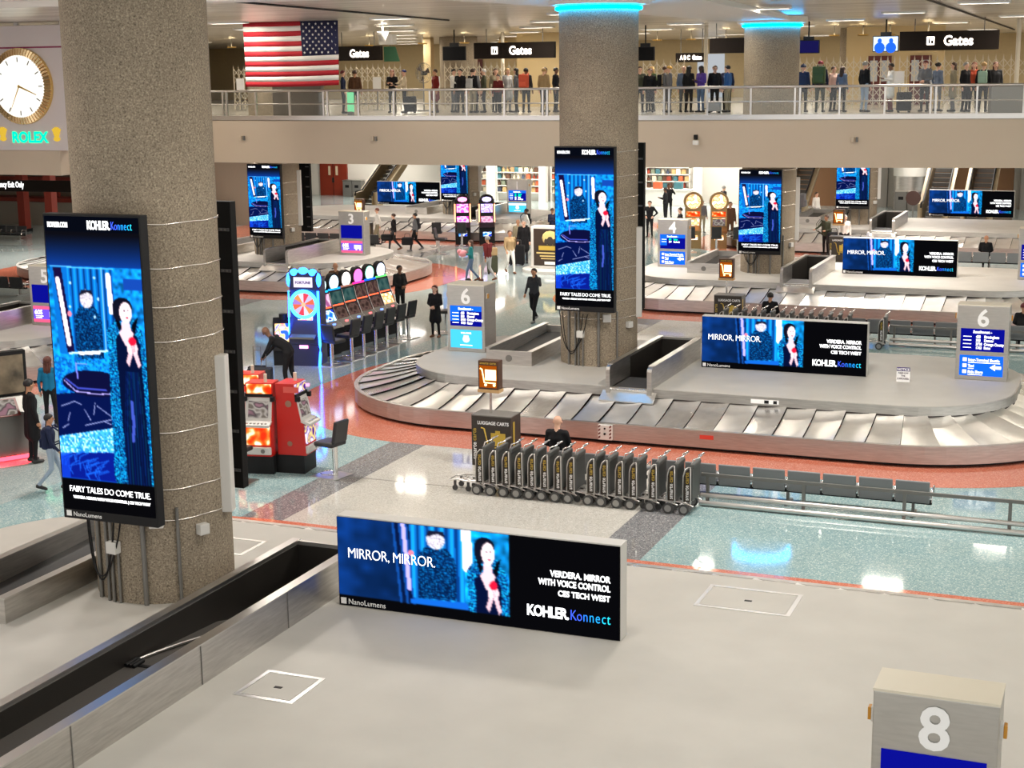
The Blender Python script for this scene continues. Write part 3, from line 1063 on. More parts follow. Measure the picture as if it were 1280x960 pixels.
def art_mesh(name, a, W, H):
    """grid mesh facing -Y, its picture held as point colours"""
    h, w_, _ = a.shape
    xs = np.linspace(-W / 2, W / 2, w_)
    zs = np.linspace(H, 0, h)
    X, Z = np.meshgrid(xs, zs)
    co = np.stack([X, np.zeros_like(X), Z], -1).reshape(-1, 3)
    i = np.arange(h - 1)[:, None] * w_ + np.arange(w_ - 1)[None]
    f = np.stack([i, i + w_, i + w_ + 1, i + 1], -1).reshape(-1, 4)
    me = bpy.data.meshes.new(name)
    me.from_pydata(co.tolist(), [], f.tolist())
    ca = me.color_attributes.new('picture', 'FLOAT_COLOR', 'POINT')
    lin = np.where(a <= 0.04045, a / 12.92, ((a + 0.055) / 1.055) ** 2.4)
    rgba = np.concatenate([lin.reshape(-1, 3), np.ones((h * w_, 1))], 1)
    ca.data.foreach_set('color', rgba.astype('f').ravel())
    me.materials.append(ARTM)
    return me


ARTM = bpy.data.materials.new('screen_picture')
ARTM.use_nodes = True
_nt = ARTM.node_tree
_nt.nodes.clear()
_at = _nt.nodes.new('ShaderNodeAttribute')
_at.attribute_name = 'picture'
_em = _nt.nodes.new('ShaderNodeEmission')
_em.inputs[1].default_value = 1.25
_ou = _nt.nodes.new('ShaderNodeOutputMaterial')
_nt.links.new(_at.outputs['Color'], _em.inputs[0])
_nt.links.new(_em.outputs[0], _ou.inputs[0])
TALL, WIDE = paint_tall(), paint_wide()
KON = [emis('konnect_%d' % i, srgb(*c), 1.4) for i, c in enumerate(((60, 90, 235), (40, 120, 240), (30, 150, 240), (30, 180, 235), (40, 200, 225)))]


def konnect(parent, x, y, z, size, wk, wb):
    """two-tone brand line: bold white word, then a thin word running from blue to cyan; x is its right end"""
    wd = size * 0.53
    s = 'Konnect'
    adv = [0.62, .58, .57, .57, .57, .5, .3]
    tot = wk
    fk = wk / (sum(adv) * size)
    q = x - tot
    for i, ch in enumerate(s):
        text('brand_letter', ch, size, KON[min(4, i * 5 // 7)], parent, q, y, z, -0.002, 'LEFT', sx=fk)
        q += adv[i] * size * fk
    text('brand_word', 'KOHLER.', size, WTXT, parent, x - tot - size * 0.05, y, z, size * 0.03, 'RIGHT', 0.9, width=wb)


def tall_screen(x, y, z0, z1, label, W=1.5, maker=True):
    t = thing('advertising_screen', label, 'screen', (x, y, z0), 0, 'tall advertising screens on the columns')
    H = z1 - z0
    MB().cbox(-W / 2, W / 2, 0, 0.16, 0, H, 0.008).build('cabinet', [BLACK], t)
    me = TALLMESH.get(round(H, 2))
    if me is None:
        me = TALLMESH[round(H, 2)] = art_mesh('picture', TALL, W - 0.05, H - 0.16)
    obj('picture', me, t, (0, -0.006, 0.13))
    k = H / 4.07
    hp = H - 0.16
    y_ = -0.016
    zz = lambda f: 0.13 + hp * (1 - f)
    text('lettering', 'KOHLER.COM', 0.095 * k, WTXT, t, -W / 2 + 0.08, y_, zz(0.036), 0.002, 'LEFT', width=0.31)
    konnect(t, W / 2 - 0.12, y_, zz(0.04), 0.155 * k, 0.32, 0.35)
    text('lettering', 'FAIRY TALES DO COME TRUE.', 0.116 * min(k, 1), WTXT, t, 0.03, y_, zz(0.935), 0.0, 'CENTER', 0.95, width=1.28)
    text('lettering', 'VERDERA. MIRROR WITH VOICE CONTROL | CES TECH WEST', 0.05 * min(k, 1), WTXT, t, 0.05, y_, zz(0.958), 0.002, 'CENTER', width=1.22)
    if maker:
        text('maker_name', 'NanoLumens', 0.085, WPRINT, t, -W / 2 + 0.16, -0.004, 0.04, 0.0, 'LEFT')
        MB().box(-W / 2 + 0.05, -W / 2 + 0.13, -0.004, 0.0, 0.035, 0.11).build('maker_mark', [WPRINT], t)
    for sx in (-0.25, 0.25):
        MB().box(sx - 0.04, sx + 0.04, 0.16, 0.55, H * 0.3, H * 0.36).box(sx - 0.04, sx + 0.04, 0.16, 0.55, H * 0.7, H * 0.76).build('wall_bracket', [BLACK], t)
    return t


TALLMESH = {}
tall_screen(-12.33, 16.1, 2.22, 6.29, 'tall lit advertising screen on the nearest column, the largest of its kind')
tall_screen(-12.1, 34.3, 2.36, 6.27, 'tall lit advertising screen on the blue-ringed column of carousel six')
tall_screen(-12.1, 52.5, 1.68, 4.61, 'tall lit advertising screen on the column behind carousel four')
tall_screen(-31.83, 52.5, 1.67, 4.58, 'tall lit advertising screen on the column left of the red doors')
tall_screen(-12.03, 70.6, 1.72, 4.63, 'tall advertising screen on far column at right, cropped by the bridge above')
tall_screen(-31.8, 70.6, 1.65, 4.57, 'tall advertising screen on far column near the escalator, cropped by the bridge above')


def back_screen(x, y, z0, z1, label, W=1.5):
    t = thing('screen_back', label, 'screen', (x, y, z0), 0)
    H = z1 - z0
    MB().box(-0.3, 0.3, -0.5, 0.02, H * 0.4, H * 0.44).build('wall_bracket', [BLACK], t)
    MB().cbox(-W / 2, W / 2, 0, 0.15, 0, H, 0.008).build('cabinet', [MATBLACK], t)
    for k in range(7):
        z = H * (0.06 + 0.14 * k)
        lb = MB().box(W / 2 - 0.2, W / 2 - 0.03, -0.012, 0, z, z + 0.045).build('latch_bar', [mat('latch_grey', (0.08, 0.08, 0.085), 0.4)], t)
        MB().box(W / 2 - 0.17, W / 2 - 0.14, -0.02, -0.01, z + 0.01, z + 0.035).box(W / 2 - 0.11, W / 2 - 0.08, -0.02, -0.01, z + 0.01, z + 0.035).build('latch', [GREYMET], lb)
    return t


back_screen(-12.66, 18.7, 2.05, 6.25, 'black back of a screen standing out behind the nearest column')
back_screen(-12.15, 36.75, 2.1, 6.25, 'black screen cabinet showing past the right edge of the blue-ringed column')
back_screen(mx(-12.1) + 0.1, 55.1, 1.7, 4.6, 'black screen cabinet showing past the right edge of the column on carousel three')


def billboard(x0, x1, y, z0, label):
    t = thing('billboard_screen', label, 'billboard', (x0, y, z0), 0, 'wide advertising billboards on the carousel decks')
    W, H, D = x1 - x0, 1.26, 0.26
    MB().cbox(0, W, 0.012, D, 0, H, 0.006).build('case', [OFFWHITE], t)
    MB().box(0.006, W - 0.006, 0, 0.014, 0.005, H - 0.02).build('front_panel', [MATBLACK], t)
    if 'm' not in WIDEMESH:
        WIDEMESH['m'] = art_mesh('picture', WIDE, 4.0 - 0.03, 1.26 - 0.03)
    obj('picture', WIDEMESH['m'], t, (W / 2, -0.006, 0.012)).scale = (W / 4.0, 1, 1)
    y_ = -0.016
    text('headline', 'MIRROR, MIRROR.', 0.205, WTXT, t, 0.16, y_, 0.69, -0.003, 'LEFT', 0.93, width=1.28)
    for s, z, sz, wd in (('VERDERA. MIRROR', 0.76, .115, .81), ('WITH VOICE CONTROL', 0.64, .115, .97), ('CES TECH WEST', 0.51, .105, .7)):
        text('lettering', s, sz, WTXT, t, W - 0.13, y_, z, 0.003, 'RIGHT', width=wd)
    konnect(t, W - 0.13, y_, 0.21, 0.2, 0.54, 0.57)
    text('maker_name', 'NanoLumens', 0.105, WPRINT, t, 0.15, y_, 0.035, 0.0, 'LEFT')
    MB().box(0.04, 0.12, y_, y_ + 0.004, 0.03, 0.115).build('maker_mark', [WPRINT], t)
    return t


WIDEMESH = {}
billboard(-9.69, -5.69, 17.45, 0.955, 'wide lit billboard on the nearest deck, the biggest in view')
billboard(-9.54, -5.6, 35.5, 0.955, 'wide lit billboard on carousel six between the column and the right kiosk')
billboard(-9.45, -5.57, 53.85, 0.955, 'wide lit billboard on carousel four left of the seated bald man')
billboard(-9.35, -5.42, 76.3, 0.955, 'wide lit billboard on the farthest right deck below the escalators')
billboard(-38.85, -35.05, 75.9, 0.955, 'wide lit billboard on the far left deck right of the red doors')


# ------------------------------------------------------------------ numbered kiosks
def kiosk(x, y, num, label, content, W=1.12, D=0.5):
    t = thing('numbered_kiosk', label, 'kiosk', (x, y, 0.955), 0, 'numbered information kiosks')
    H = 1.72
    MB().cbox(-W / 2, W / 2, 0, D, 0, H, 0.012).build('case', [STEEL2], t)
    MB().box(-W / 2 - 0.004, W / 2 + 0.004, -0.004, D + 0.004, H - 0.004, H + 0.02).build('lid', [CREAM], t)
    text('number', num, 0.55, WPRINT, t, 0, -0.012, H - 0.465, 0.012, 'CENTER')
    for sx in (-1, 1):
        lb = MB().cbox(sx * W / 2 - 0.03, sx * W / 2 + 0.03, 0.1, 0.2, H - 0.34, H - 0.2, 0.008).build('strobe_base', [OFFWHITE], t)
        MB().cbox(sx * (W / 2 + 0.03), sx * (W / 2 + 0.06), 0.11, 0.19, H - 0.33, H - 0.21, 0.006).build('strobe_lens', [mat('amber_lens', srgb(200, 140, 40), 0.3)], lb)
    a, b = W * 0.42, 0
    z1, z0 = H - 0.53, H - 0.53 - 0.52
    y_ = -0.01
    up = MB().box(-a, a, y_, 0, z0, z1).build('upper_screen', [KBLUE], t)
    if content in ('six_right', 'six_left', 'four', 'one'):
        if content != 'six_right':
            MB().box(-a, a, y_ - 0.003, y_, z1 - 0.13, z1).box(-a, -a + 0.26, y_ - 0.003, y_, z0 + 0.12, z1 - 0.13).build('header_band', [KBRIGHT], up)
        text('lettering', 'Southwest -', 0.085, WTXT, up, 0, y_ - 0.006, z1 - 0.1, 0.003)
        rows = {'four': [('', 'Boise'), ('309', 'Burbank')], 'one': [('', 'Omaha'), ('', 'Dallas'), ('', 'Tulsa'), ('', 'San Diego')]}.get(content, [('433', 'Birmingham'), ('303', 'Denver'), ('3718', 'Orange County'), ('1763', 'Reno')])
        for i, (n_, s) in enumerate(rows):
            z = z1 - 0.21 - 0.085 * i
            tm = WTXT if not (content in ('four', 'one') and i < 2 - (content == 'four')) else GREENLED
            MB().box(-a + 0.06, -a + 0.24, y_ - 0.006, y_ - 0.003, z + 0.02, z + 0.035).build('airline_mark', [WTXT], up)
            text('lettering', n_ or '421', 0.085, tm, up, -0.14, y_ - 0.006, z, 0.003, 'LEFT', sx=0.8)
            text('lettering', s, 0.085, tm, up, 0.04, y_ - 0.006, z, 0.003, 'LEFT', sx=0.8)
    z1, z0 = 0.57, 0.1
    if content in ('six_right', 'four'):
        lo = MB().box(-a, a, y_, 0, z0, z1).build('lower_screen', [KBRIGHT], t)
        for i, s in enumerate(('Inter-Terminal Shuttle', 'Taxi', 'Ride Share')):
            z = z1 - 0.13 - 0.14 * i
            text('lettering', s, 0.09, WTXT, lo, -a + 0.19, y_ - 0.005, z, 0.002, 'LEFT', sx=0.85)
            MB().box(-a + 0.19, -a + 0.19 + 0.032 * len(s), y_ - 0.005, y_ - 0.003, z - 0.04, z - 0.025).build('underline', [WTXT], lo)
            MB().cbox(-a + 0.07, -a + 0.16, y_ - 0.006, y_, z - 0.01, z + 0.075, 0.006).build('pictogram', [emis('pale_pink_icon', srgb(240, 225, 240), 1.2)], lo)
        m = MB()
        m.add([(a - 0.29, y_ - .005, .31), (a - .17, y_ - .005, .385), (a - .17, y_ - .005, .345), (a - .04, y_ - .005, .345), (a - .04, y_ - .005, .275), (a - .17, y_ - .005, .275), (a - .17, y_ - .005, .235)], [(0, 6, 5, 4, 3, 2, 1)])
        m.build('arrow', [WTXT], lo)
    elif content in ('six_left', 'one'):
        lo = MB().box(-a, a, y_, 0, z0, z1).build('lower_screen', [KCYAN], t)
        if content == 'one':
            MB().box(-a, a, y_ - 0.004, y_, z1 - 0.12, z1 - 0.04).build('title_band', [WTXT], lo)
        else:
            text('lettering', 'WELCOME', 0.06, WTXT, lo, 0, y_ - 0.005, z1 - 0.1, 0.001)
        MB().ball((0, y_ - 0.002, 0.33), (0.1, 0.006, 0.09)).box(-.07, .07, y_ - .006, y_, .38, .43).build('emblem', [emis('pale_emblem', srgb(235, 225, 245), 1.1)], lo)
        MB().box(-0.17, 0.17, y_ - 0.004, y_, 0.165, 0.185).build('web_line', [WTXT], lo)
    elif content == 'offer':
        lo = MB().box(-a, a, y_, 0, z0, z1).build('lower_screen', [emis('violet_panel', srgb(110, 80, 220), 1.0)], t)
        MB().box(-a, a, y_ - 0.003, y_, z1 - 0.09, z1).box(-a, a, y_ - 0.003, y_, z0, z0 + 0.09).build('pink_band', [emis('pink_panel', srgb(245, 90, 130), 1.0)], lo)
        text('lettering', '60S', 0.19, WTXT, lo, -a + 0.05, y_ - 0.006, 0.33, 0.004, 'LEFT')
        MB().box(-a + .08, -a + .35, y_ - .005, y_, .27, .29).box(-a + .08, -a + .3, y_ - .005, y_, .22, .24).build('small_print', [WTXT], lo)
        MB().cbox(0.1, 0.42, y_ - 0.01, y_, 0.26, 0.42, 0.004).ball((0.2, y_, .25), (.05, .01, .05)).ball((.36, y_, .25), (.05, .01, .05)).build('vehicle_print', [emis('pale_panel_print', srgb(225, 225, 245), 1.1)], lo)
    elif content == 'blank':
        pass
    return t


kiosk(-1.34, 12.85, '8', 'big kiosk numbered eight at the lower right corner', 'blank', 1.06)
kiosk(-3.09, 35.95, '6', 'kiosk numbered six at the right end of carousel six with shuttle arrow screen', 'six_right', 1.14)
kiosk(-15.78, 35.6, '6', 'kiosk numbered six at the left end of carousel six with a cyan lower screen', 'six_left', 1.04, 0.75)
kiosk(-15.6, 53.85, '4', 'kiosk numbered four at the left end of carousel four', 'four')
kiosk(-28.75, 53.85, '3', 'kiosk numbered three with violet and pink lower panel', 'offer')
kiosk(-29.05, 35.65, '5', 'kiosk numbered five half hidden behind the nearest tall screen', 'offer')
kiosk(-29.05, 72.2, '1', 'kiosk numbered one on the far carousel in front of the shop', 'one')
kiosk(-3.05, 53.9, '4', 'kiosk at the right frame edge on the far end of carousel four', 'six_right')
# ------------------------------------------------------------------ luggage carts (front end towards -X)
CARTBOARD = mat('cart_board', (0.03, 0.022, 0.016), 0.5)
CARTGREY = mat('cart_panel_grey', (0.11, 0.115, 0.11), 0.5, 0.3)
TYRE = mat('cart_tyre', (0.06, 0.06, 0.06), 0.6)
HUB = mat('cart_hub', (0.35, 0.35, 0.34), 0.4, 0.6)


def make_cart(label, group):
    t = thing('luggage_cart', label, 'luggage cart', (0, 0, 0), 0, group)
    fm = MB()
    for sy in (-1, 1):
        y = sy * 0.27
        fm.tube([(0.0, y, 0.2), (0.0, y, 0.72), (0.03, y, 0.83), (0.09, y, 0.89), (0.135, y, 0.9), (0.145, y, 0.2)], 0.013, 6)
        fm.tube([(0.2, y, 0.16), (0.0, y, 0.22), (-0.45, y * 0.72, 0.24), (-0.6, y * 0.6, 0.2)], 0.015, 6)
        fm.tube([(0.1, y * 0.45, 0.2), (-0.5, y * 0.35, 0.235)], 0.012, 6)
    for x, k in ((-0.6, .6), (-0.4, .75), (-0.15, .9), (0.12, 1)):
        fm.cyl((x, -0.27 * k, 0.22), (x, 0.27 * k, 0.22), 0.012, n=6)
    fm.build('frame', [RAILM], t)
    for sy in (-1, 1):
        b = MB().prismx([(0, 0), (0.002, 0)], 0, 1) if False else MB()
        prof = [(0.012, 0.24), (0.133, 0.24), (0.133, 0.86), (0.10, 0.86), (0.05, 0.81), (0.012, 0.7)]
        n = len(prof)
        ya, yb = (sy * 0.27 - 0.008, sy * 0.27 + 0.008)
        b.add([(x, ya, z) for x, z in prof] + [(x, yb, z) for x, z in prof], [list(range(n)), [n + i for i in range(n)][::-1]] + [(i, n + i, n + (i + 1) % n, (i + 1) % n) for i in range(n)])
        bo = b.build('side_board', [CARTBOARD], t)
        if sy < 0:
            text('lettering', 'smarte', 0.105, WPRINT, bo, 0.108, ya - 0.006, 0.27, 0.001, 'LEFT', rot=(0, -PI / 2, 0))
            text('lettering', 'carte', 0.105, GPRINT, bo, 0.108, ya - 0.006, 0.585, 0.001, 'LEFT', rot=(0, -PI / 2, 0))
    MB().box(0.15, 0.175, -0.26, 0.26, 0.26, 0.90).cbox(0.12, 0.20, -0.25, 0.25, 0.86, 0.95, 0.02).build('basket_panel', [CARTGREY], t)
    MB().tube([(0.14, -0.2, 0.92), (0.17, -0.2, 1.03), (0.27, -0.2, 1.07), (0.27, 0.2, 1.07), (0.17, 0.2, 1.03), (0.14, 0.2, 0.92)], 0.014, 6).build('handle', [CHROME], t)
    wm = MB().cyl((0, -0.02, 0), (0, 0.02, 0), 0.1, n=16, mi=0).cyl((0, -0.026, 0), (0, 0.026, 0), 0.065, n=14, mi=1).mesh('wheel', [TYRE, HUB])
    for sy in (-1, 1):
        obj('wheel', wm, t, (0.03, sy * 0.31, 0.1))
    cm = MB().cyl((0, -0.015, 0.055), (0, 0.015, 0.055), 0.055, n=12).box(-.02, .02, -.022, .022, .06, .2).mesh('caster', [TYRE])
    for sy in (-1, 1):
        obj('caster', cm, t, (-0.5, sy * 0.15, 0.0))
    return t


GA, GB = 'luggage carts nested in the near row', 'luggage carts nested in the far row'
cart0 = make_cart('luggage cart at the left head of the near nested row, base sticking out', GA)
CX = [-11.52, -11.24, -10.97, -10.70, -10.44, -10.18, -9.91, -9.65, -9.25, -8.99, -8.69, -8.42, -8.04, -7.69, -7.39]
ordn = ['first', 'second', 'third', 'fourth', 'fifth', 'sixth', 'seventh', 'eighth', 'ninth', 'tenth', 'eleventh', 'twelfth', 'thirteenth', 'fourteenth', 'fifteenth']
for i, x in enumerate(CX):
    if i == 0:
        cart0.location = (x, 26.6, 0)
    else:
        dup(cart0, (x, 26.6, 0), 0, ('last luggage cart of the near nested row, beside the grey seats' if i == 14 else 'luggage cart in the near nested row, %s from its head' % ordn[i]), GA)
FX = [-11.45 + 0.285 * i for i in range(14)] + [-6.72]
for i, x in enumerate(FX):
    dup(cart0, (x, 44.8, 0), 0, 'lone luggage cart parked beside the far grey seats' if i == 14 else 'luggage cart in the far nested row behind the billboard, %s from its head' % ordn[i], GB)


def cart_station(x, y, label, lamp_only=None):
    t = thing('cart_dispenser', label, 'cart dispenser', (x, y, 0), 0, 'luggage cart dispensers with lit signs')
    W, D, H = 0.88, 0.55, 1.06
    MB().cbox(-W / 2, W / 2, 0, D, 0, H, 0.012).build('housing', [CARTBOARD], t)
    MB().box(-W / 2, W / 2, 0, D, H, H + 0.02).build('lid', [GREYMET], t)
    text('lettering', 'LUGGAGE CARTS', 0.098, WPRINT, t, 0.05, -0.008, H - 0.17, 0.002, sx=0.9)
    text('lettering', 'smarte', 0.13, WPRINT, t, -W / 2 + 0.11, -0.008, 0.14, 0.001, 'LEFT', rot=(0, -PI / 2, 0))
    text('lettering', 'carte', 0.13, GPRINT, t, -W / 2 + 0.11, -0.008, 0.53, 0.001, 'LEFT', rot=(0, -PI / 2, 0))
    sm = MB().box(0.0, 0.32, -0.012, 0, 0.45, 0.72).box(0.1, 0.2, -0.012, 0, 0.72, 0.77)
    sm.tube([(-0.22, -0.006, 0.82), (-0.15, -0.006, 0.8), (-0.06, -0.006, 0.42), (0.34, -0.006, 0.40)], 0.016, 6).ball((0.0, -0.006, 0.35), 0.04).ball((0.26, -0.006, 0.35), 0.04)
    sm.build('cart_symbol', [mat('cart_symbol_gold', srgb(196, 164, 58), 0.5)], t)
    MB().box(W / 2 + 0.001, W / 2 + 0.008, 0.12, 0.2, 0.3, 0.95).build('side_lettering', [GPRINT], t)
    MB().cyl((-0.1, 0.25, H), (-0.1, 0.25, 1.62), 0.03, n=10).build('pole', [CHROME], t)
    MB().cbox(-0.34, 0.14, 0.12, 0.38, 1.53, 1.60, 0.01).build('lamp_tray', [mat('lamp_tray_amber', srgb(196, 160, 110), 0.4)], t)
    lb = MB().cbox(-0.325, 0.125, 0.13, 0.37, 1.60, 2.2, 0.012).build('lamp_box', [mat('lamp_box_brown', (0.07, 0.025, 0.008), 0.4)], t)
    MB().box(-0.29, 0.09, 0.118, 0.131, 1.64, 2.1).build('glow_panel', [emis('lamp_amber', srgb(150, 70, 10), 1.0)], lb)
    g = MB().box(-0.16, 0.08, 0.108, 0.119, 1.80, 2.02)
    g.tube([(-0.27, 0.112, 2.04), (-0.23, 0.112, 2.02), (-0.18, 0.112, 1.75), (0.07, 0.112, 1.74)], 0.014, 6).ball((-0.15, 0.112, 1.70), 0.03).ball((0.04, 0.112, 1.70), 0.03)
    g.build('lit_symbol', [emis('lamp_yellow_white', srgb(255, 224, 150), 2.6)], lb)
    text('lettering', 'smarte carte', 0.07, GPRINT, lb, -0.1, 0.118, 2.13, 0.001)
    return t


cart_station(-12.05, 28.35, 'luggage cart dispenser with lit amber sign at the head of the near cart row')
cart_station(-11.7, 46.6, 'luggage cart dispenser with lit amber sign behind the middle billboard')
cart_station(-11.5, 64.7, 'luggage cart dispenser with lit amber sign below the far right tall screen')
cart_station(-34.1, 64.7, 'luggage cart dispenser with lit amber sign above the kiosk numbered three')


# ------------------------------------------------------------------ beam seats
def bench(x0, y, n, label, m, pitch=0.655, face=PI, group=None, skip=()):
    """seats in a row on a steel beam; local front is -Y, so face=PI turns the backs to us"""
    t = thing('beam_seating', label, 'seating', (x0, y, 0), face, group or 'beam seating beside the carousels')
    s = 1 if face == 0 else -1
    W = pitch - 0.05
    sm = MB().cbox(-W / 2, W / 2, -0.22, 0.22, 0.36, 0.42, 0.02).mesh('seat', [m])
    bm_ = MB().cbox(-W / 2, W / 2, 0, 0.045, 0.30, 0.72, 0.02)
    bm_.xf(Matrix.Translation((0, 0.20, 0)) @ Matrix.Rotation(R(-7), 4, 'X'))
    bme = bm_.mesh('backrest', [m])
    am = MB().tube([(0, 0.18, 0.3), (0, 0.18, 0.52), (0, -0.12, 0.54), (0, -0.16, 0.33)], 0.014, 6).mesh('arm', [CHROME])
    for i in range(n):
        x = s * pitch * (i + 0.5)
        obj('seat', sm, t, (x, 0, 0))
        obj('backrest', bme, t, (x, 0, 0))
    for i in range(n + 1):
        obj('arm', am, t, (s * pitch * i, 0, 0))
    MB().box(min(0, s * pitch * n), max(0, s * pitch * n), 0.06, 0.14, 0.24, 0.31).build('beam', [BLACK], t)
    lm = MB().box(-0.025, 0.025, 0.06, 0.14, 0.02, 0.26).box(-0.03, 0.03, -0.25, 0.28, 0, 0.03).mesh('leg', [GREYMET])
    for x in (0.5, n / 2, n - 0.5):
        obj('leg', lm, t, (s * pitch * x, 0, 0))
    return t


bench(-8.35, 27.75, 8, 'grey beam seats with their backs to us right of the near cart row', SEATGREY)
bench(-11.1, 27.75, 4, 'grey beam seats hidden behind the near cart row where the bald man sits', SEATGREY)
bench(-7.9, 45.95, 8, 'grey beam seats with their backs to us behind the right kiosk of carousel six', SEATGREY)
bench(-11.2, 45.95, 5, 'grey beam seats behind the far cart row', SEATGREY)
bench(-8.0, 64.15, 8, 'grey beam seats on the far side of carousel four where a bald man sits', SEATGREY)
bench(-37.6, 63.6, 8, 'black beam seats between carousel three and the far left carousel', SEATBLACK, face=PI)
bench(-57.5, 62.0, 9, 'long row of black beam seats by the far left counter', SEATBLACK, face=0)
bench(-43.0, 46.2, 7, 'black beam seats left of the kiosk numbered five', SEATBLACK, face=PI)


def guard_rail(x0, x1, y, label):
    t = thing('guard_rail', label, 'rail', (x0, y, 0), 0, 'low guard rails between carts and seats')
    L = x1 - x0
    MB().box(0, L, -0.02, 0.03, 0.55, 0.61).build('top_rail', [GREYMET], t)
    MB().cyl((0, -0.02, 0.19), (L, -0.02, 0.19), 0.045, n=10).cyl((0, -0.12, 0.06), (L, -0.12, 0.06), 0.05, n=10).build('floor_rail', [RAILM], t)
    pm = MB().box(-0.03, 0.03, -0.02, 0.03, 0, 0.56).mesh('post', [GREYMET])
    for i in range(int(L / 1.6) + 1):
        obj('post', pm, t, (0.12 + i * (L - 0.24) / int(L / 1.6), 0, 0))
    return t


guard_rail(-7.25, 0.2, 27.1, 'low steel guard rail in front of the near grey seats')
guard_rail(-6.5, 0.2, 45.3, 'low steel guard rail in front of the grey seats beyond carousel six')
rm = MB().box(-0.02, 0.02, -0.012, 0, 0, 0.05)
for x, z in ((-6.9, 0.57), (-6.9, 0.2), (-6.9, 0.06)):
    pass

# small notice propped on carousel six
t = thing('notice_sign', 'small white notice card standing on carousel six beside the right kiosk', 'sign', (-4.72, 35.2, 0.955), 0)
MB().box(-0.15, 0.15, 0, 0.02, 0, 0.33).build('card', [WPRINT], t)
MB().cbox(-0.15, 0.15, -0.006, 0, 0.25, 0.34, 0.004).build('header', [mat('notice_header', srgb(70, 50, 120), 0.5)], t)
text('lettering', 'NOTICE', 0.075, WPRINT, t, 0, -0.012, 0.268, 0.002)
for i, s in enumerate(('KEEP OFF', 'THE', 'CAROUSEL')):
    text('lettering', s, 0.055, mat('notice_ink', srgb(90, 70, 90), 0.6), t, 0, -0.006, 0.19 - 0.065 * i, 0.0)

# poster stand in the aisle
t = thing('poster_stand', 'double-sided poster stand with a dark gold-lettered poster on the aisle floor', 'poster stand', (-22.0, 58.2, 0), 0)
MB().cyl((0, 0.3, 0), (0, 0.3, 0.13), 1.25, n=28).build('base', [OFFWHITE], t)
MB().cbox(-0.85, 0.85, 0.0, 0.6, 0.13, 1.85, 0.02).build('cabinet', [OFFWHITE], t)
MB().box(-0.72, 0.72, -0.012, 0, 0.25, 1.75).box(-0.862, -0.85, 0.1, 0.5, 0.3, 1.7, 0).build('poster_sheet', [mat('poster_brown', (0.035, 0.02, 0.012), 0.4)], t)
MB().ball((0, -0.012, 1.38), (0.36, 0.012, 0.3)).build('poster_arch', [mat('poster_gold_pale', srgb(214, 190, 120), 0.5)], t)
MB().ball((0, -0.02, 1.25), (0.16, 0.012, 0.2)).ball((-.18, -0.02, 1.22), (0.08, 0.012, 0.14)).ball((.18, -0.02, 1.22), (0.08, 0.012, 0.14)).build('poster_figures', [CARTBOARD], t)
MB().box(-0.5, 0.5, -0.016, -0.01, 0.88, 1.06).build('poster_title', [mat('poster_gold', srgb(190, 160, 60), 0.5)], t)
for z, w_, h in ((0.74, .6, .06), (0.62, .45, .05), (0.52, .4, .04)):
    MB().box(-w_, w_, -0.016, -0.01, z, z + h).build('poster_line', [mat('poster_gold_pale', srgb(214, 190, 120), 0.5)], t)
MB().box(-0.25, 0.25, -0.016, -0.01, 0.3, 0.42).build('poster_badge', [WPRINT], t)


# ------------------------------------------------------------------ slot machines (local front is -Y)
def screen_mat(i, cols, strength=1.2):
    """backlit game glass: blotches of a few colours"""
    m = bpy.data.materials.new('game_glass_%d' % i)
    m.use_nodes = True
    nt = m.node_tree
    nt.nodes.clear()
    N, L = nt.nodes, nt.links
    tc = N.new('ShaderNodeTexCoord')
    v = N.new('ShaderNodeTexNoise')
    v.inputs['Scale'].default_value = 5.5
    v.inputs['Detail'].default_value = 0.5
    L.new(tc.outputs['Object'], v.inputs['Vector'])
    r = N.new('ShaderNodeValToRGB')
    els = r.color_ramp.elements
    els[0].position = 0.36
    els[0].color = (*srgb(*cols[0]), 1)
    els[1].position = 0.64
    els[1].color = (*srgb(*cols[-1]), 1)
    for k, c in enumerate(cols[1:-1]):
        q_ = els.new(0.36 + 0.28 * (k + 1) / (len(cols) - 1))
        q_.color = (*srgb(*c), 1)
    L.new(v.outputs['Fac'], r.inputs[0])
    e = N.new('ShaderNodeEmission')
    e.inputs[1].default_value = strength
    L.new(r.outputs[0], e.inputs[0])
    o = N.new('ShaderNodeOutputMaterial')
    L.new(e.outputs[0], o.inputs[0])
    return m


GL = {
    'red': screen_mat(0, [(205, 40, 14), (225, 70, 20), (240, 120, 50), (255, 236, 190)], 1.4),
    'reel': screen_mat(1, [(120, 110, 100), (190, 180, 170), (90, 80, 80), (160, 120, 130)], 0.6),
    'purple': screen_mat(2, [(70, 30, 120), (240, 210, 120), (90, 50, 150), (230, 220, 240)], 1.1),
    'violet': screen_mat(3, [(190, 150, 240), (230, 200, 250), (120, 90, 220), (245, 240, 255)], 1.4),
    'blue': screen_mat(4, [(30, 90, 230), (60, 150, 250), (220, 230, 250), (20, 50, 180)], 1.4),
    'dim': screen_mat(5, [(60, 44, 40), (86, 66, 60), (110, 84, 76), (70, 50, 50)], 0.7),
    'teal': screen_mat(6, [(30, 64, 66), (50, 84, 84), (70, 100, 96)], 0.7),
    'pinky': screen_mat(7, [(200, 120, 160), (235, 190, 210), (150, 80, 130)], 1.1),
    'pink': screen_mat(8, [(230, 70, 190), (250, 190, 235), (190, 40, 160)], 1.5),
    'gold': screen_mat(9, [(250, 220, 150), (240, 120, 60), (255, 245, 220)], 1.7),
    'festival': screen_mat(10, [(40, 90, 240), (250, 220, 120), (240, 110, 150), (240, 240, 255)], 1.5),
}


